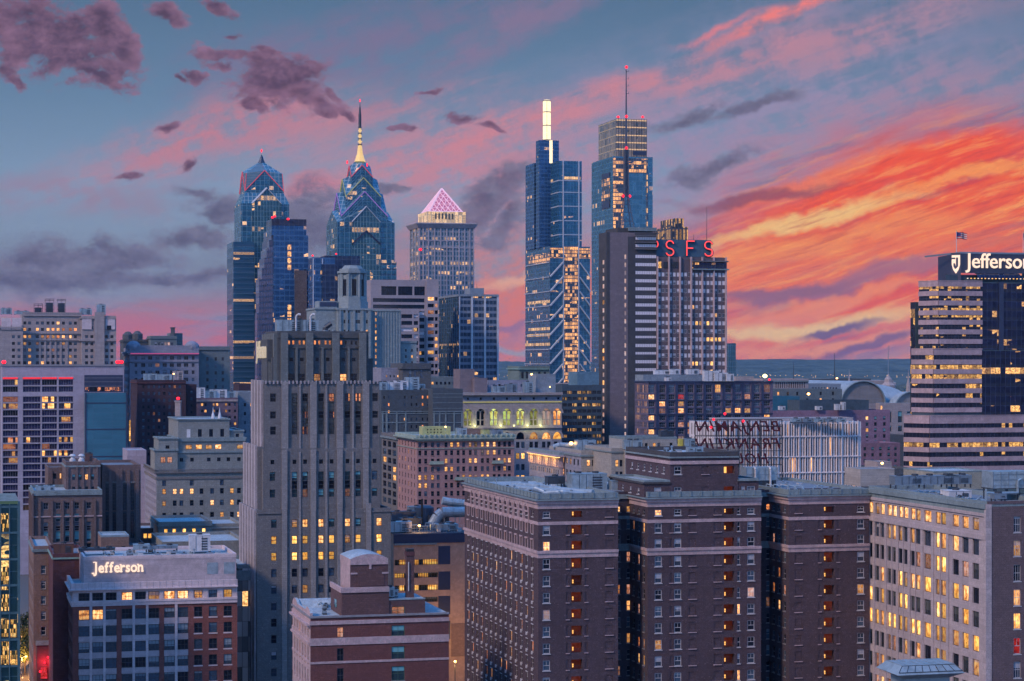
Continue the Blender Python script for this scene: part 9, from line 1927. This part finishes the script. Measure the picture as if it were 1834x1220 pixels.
# ------------------------------------------------------------------ the street at the lower left
def street():
 m = MB(); m.prism([(-180, 430), (-95, 430), (-130, 900), (-215, 900)], -.2, .12, 'pavement'); tag(link('pavement', m.mesh('pavement')), None, None, kind='structure')
 a, c = Vector((PX(38, 500), 500, 0)), Vector((PX(62, 500), 500, 0)); m = MB(); d = EY*240
 m.poly([a-EY*60+Vector((0, 0, .16)), c-EY*60+Vector((0, 0, .16)), c+d+Vector((0, 0, .16)), a+d+Vector((0, 0, .16))], 'asphalt')
 for i in range(24): q = (a+c)/2+EY*(i*9-50); m.poly([q+Vector((-.1, 0, .17)), q+Vector((.1, 0, .17)), q+EY*3+Vector((.1, 0, .17)), q+EY*3+Vector((-.1, 0, .17))], 'white_paint')
 tag(link('road', m.mesh('road')), None, None, kind='structure')
 rr = random.Random(5)
 for i, (px, Y, lb) in enumerate(((44, 545, 'first leafy street tree nearest the frame bottom in the lower left street'), (52, 560, 'second leafy tree in the lower left street'), (41, 580, 'third leafy tree in the lower left street'), (48, 610, 'last leafy tree visible up the lower left street'))):
  o = link('street_tree', None, loc=(PX(px, Y), Y, .1)); tag(o, lb, 'tree', 'street trees'); m = MB(); m.tube((0, 0, 0), (.2, 0, 3.4), .28, 'bark', 6, .18)
  for q in range(5): a_ = q*1.26; m.tube((.2, 0, 3.2), (1.6*math.cos(a_), 1.6*math.sin(a_), 5.6), .12, 'bark', 4, .05)
  link('trunk', m.mesh('trunk'), o); m = MB()
  for q in range(700):
   th = rr.uniform(0, 6.28); ph = math.acos(rr.uniform(-1, 1)); R0 = 3.1*rr.uniform(.45, 1)**.5*(.8+.35*math.sin(3*th+i)); p = Vector((R0*math.sin(ph)*math.cos(th), R0*math.sin(ph)*math.sin(th), 6.3+R0*.9*math.cos(ph))); e = Vector((rr.gauss(0, 1), rr.gauss(0, 1), rr.gauss(0, 1))).normalized()*.33; f = e.orthogonal().normalized()*.26
   m.poly([p-e, p+f, p+e, p-f], 'leaf')
  link('crown', m.mesh('crown'), o)
 for px, py, Y, lb in ((39, 1205, 540, 'street lamp glowing orange nearest the frame bottom at the lower left'), (50, 1195, 570, 'street lamp glowing orange halfway up the lower left street'), (42, 1165, 620, 'farthest orange street lamp in the lower left street')):
  o = link('street_lamp', None, loc=(PX(px, Y), Y, 0)); tag(o, lb, 'street lamp', 'lit street lamps'); h = max(6, PZ(py, Y)); m = MB(); m.tube((0, 0, 0), (0, 0, h), .12, 'steel_dark', 6, .07); m.tube((0, 0, h), (1.2, 0, h+.3), .06, 'steel_dark', 5); link('post', m.mesh('post'), o); m = MB(); m.lathe((1.2, 0, h-.05), [(0, 0), (.3, .12), (.34, .3), (0, .45)], 'lamp_street', 8); link('lamp_head', m.mesh('lamp_head'), o)
  L = bpy.data.lights.new('lamp_light', 'POINT'); L.energy = 9000; L.color = (1, .42, .10); L.shadow_soft_size = .4; link('lamp_light', L, o, (1.2, -.2, h-.6))
 # low red lit shop front with a pale awning roof
 b = B('shop', 66, 89, 500, 14, 'low shop with red lit sign glowing above the street corner', 'shop'); R = b.R; z = b.z; b.wall4(R, 0, z(1157), 'brick_maroon', roof='roof_dark'); m = b.add('awning'); c = R.pt(R.w/2, 2, z(1156)); m.prism([(q.x, q.y) for q in R.pts(.3)], z(1156), z(1148), 'galv')
 for px, y in ((80, 1189), (72, 1205), (86, 1180)): m = b.add('red_lamp'); q = R.pt(R.fu(px), -.4, z(y)); m.lathe((q.x, q.y, q.z), [(0, 0), (.3, .2), (.3, .5), (0, .7)], 'beacon', 8)
 b.panel(R, 'F', 1.0, R.w-.6, z(1216), z(1196), .15, 'lit_red', 'red_sign', one=True); b.done()
 L = bpy.data.lights.new('red_light', 'POINT'); L.energy = 700; L.color = (1, .03, .05); L.shadow_soft_size = .4; q = R.pt(R.w*.55, -1.5, z(1185)); link('red_light', L, loc=q)
 # the alleys: warm street light between the big blocks
 for px, Y, h, e in ((815, 505, 10, 12000), (30, 640, 9, 14000), (240, 700, 12, 9000), (440, 560, 14, 5000)):
  L = bpy.data.lights.new('lamp_light', 'POINT'); L.energy = e; L.color = (1, .5, .15); L.shadow_soft_size = .5; o = link('street_lamp', None, loc=(PX(px, Y), Y, 0)); m = MB(); m.tube((0, 0, 0), (0, 0, h), .12, 'steel_dark', 6); m.lathe((0, 0, h), [(0, 0), (.3, .1), (.3, .3), (0, .5)], 'lamp_street', 8); link('lamp_head', m.mesh('lamp_head'), o); link('lamp_light', L, o, (0, -.4, h+.8))
  tag(o, {815: 'street lamp in the gap between the orange tan block and the apartment house', 30: 'street lamp behind the teal glass building', 240: 'street lamp in the gap right of the blue glass panel', 440: 'street lamp in the alley beside the setback tower'}[px], 'street lamp', 'lit street lamps')
street()

# ------------------------------------------------------------------ evening air between the camera and the far hills
def air():
 m = MB(); m.prism([(-7050, -350), (7050, -350), (7050, 12600), (-7050, 12600)], -6, 345, 'air'); tag(link('haze', m.mesh('haze')), None, None, kind='stuff')
m_ = bpy.data.materials.new('air'); m_.use_nodes = True; M['air'] = m_; t_ = m_.node_tree; t_.nodes.clear(); o_ = t_.nodes.new('ShaderNodeOutputMaterial'); v_ = t_.nodes.new('ShaderNodeVolumePrincipled')
v_.inputs['Color'].default_value = (.26, .56, 1, 1); v_.inputs['Density'].default_value = 2.6e-5; v_.inputs['Anisotropy'].default_value = 0; t_.links.new(v_.outputs[0], o_.inputs['Volume'])
air()
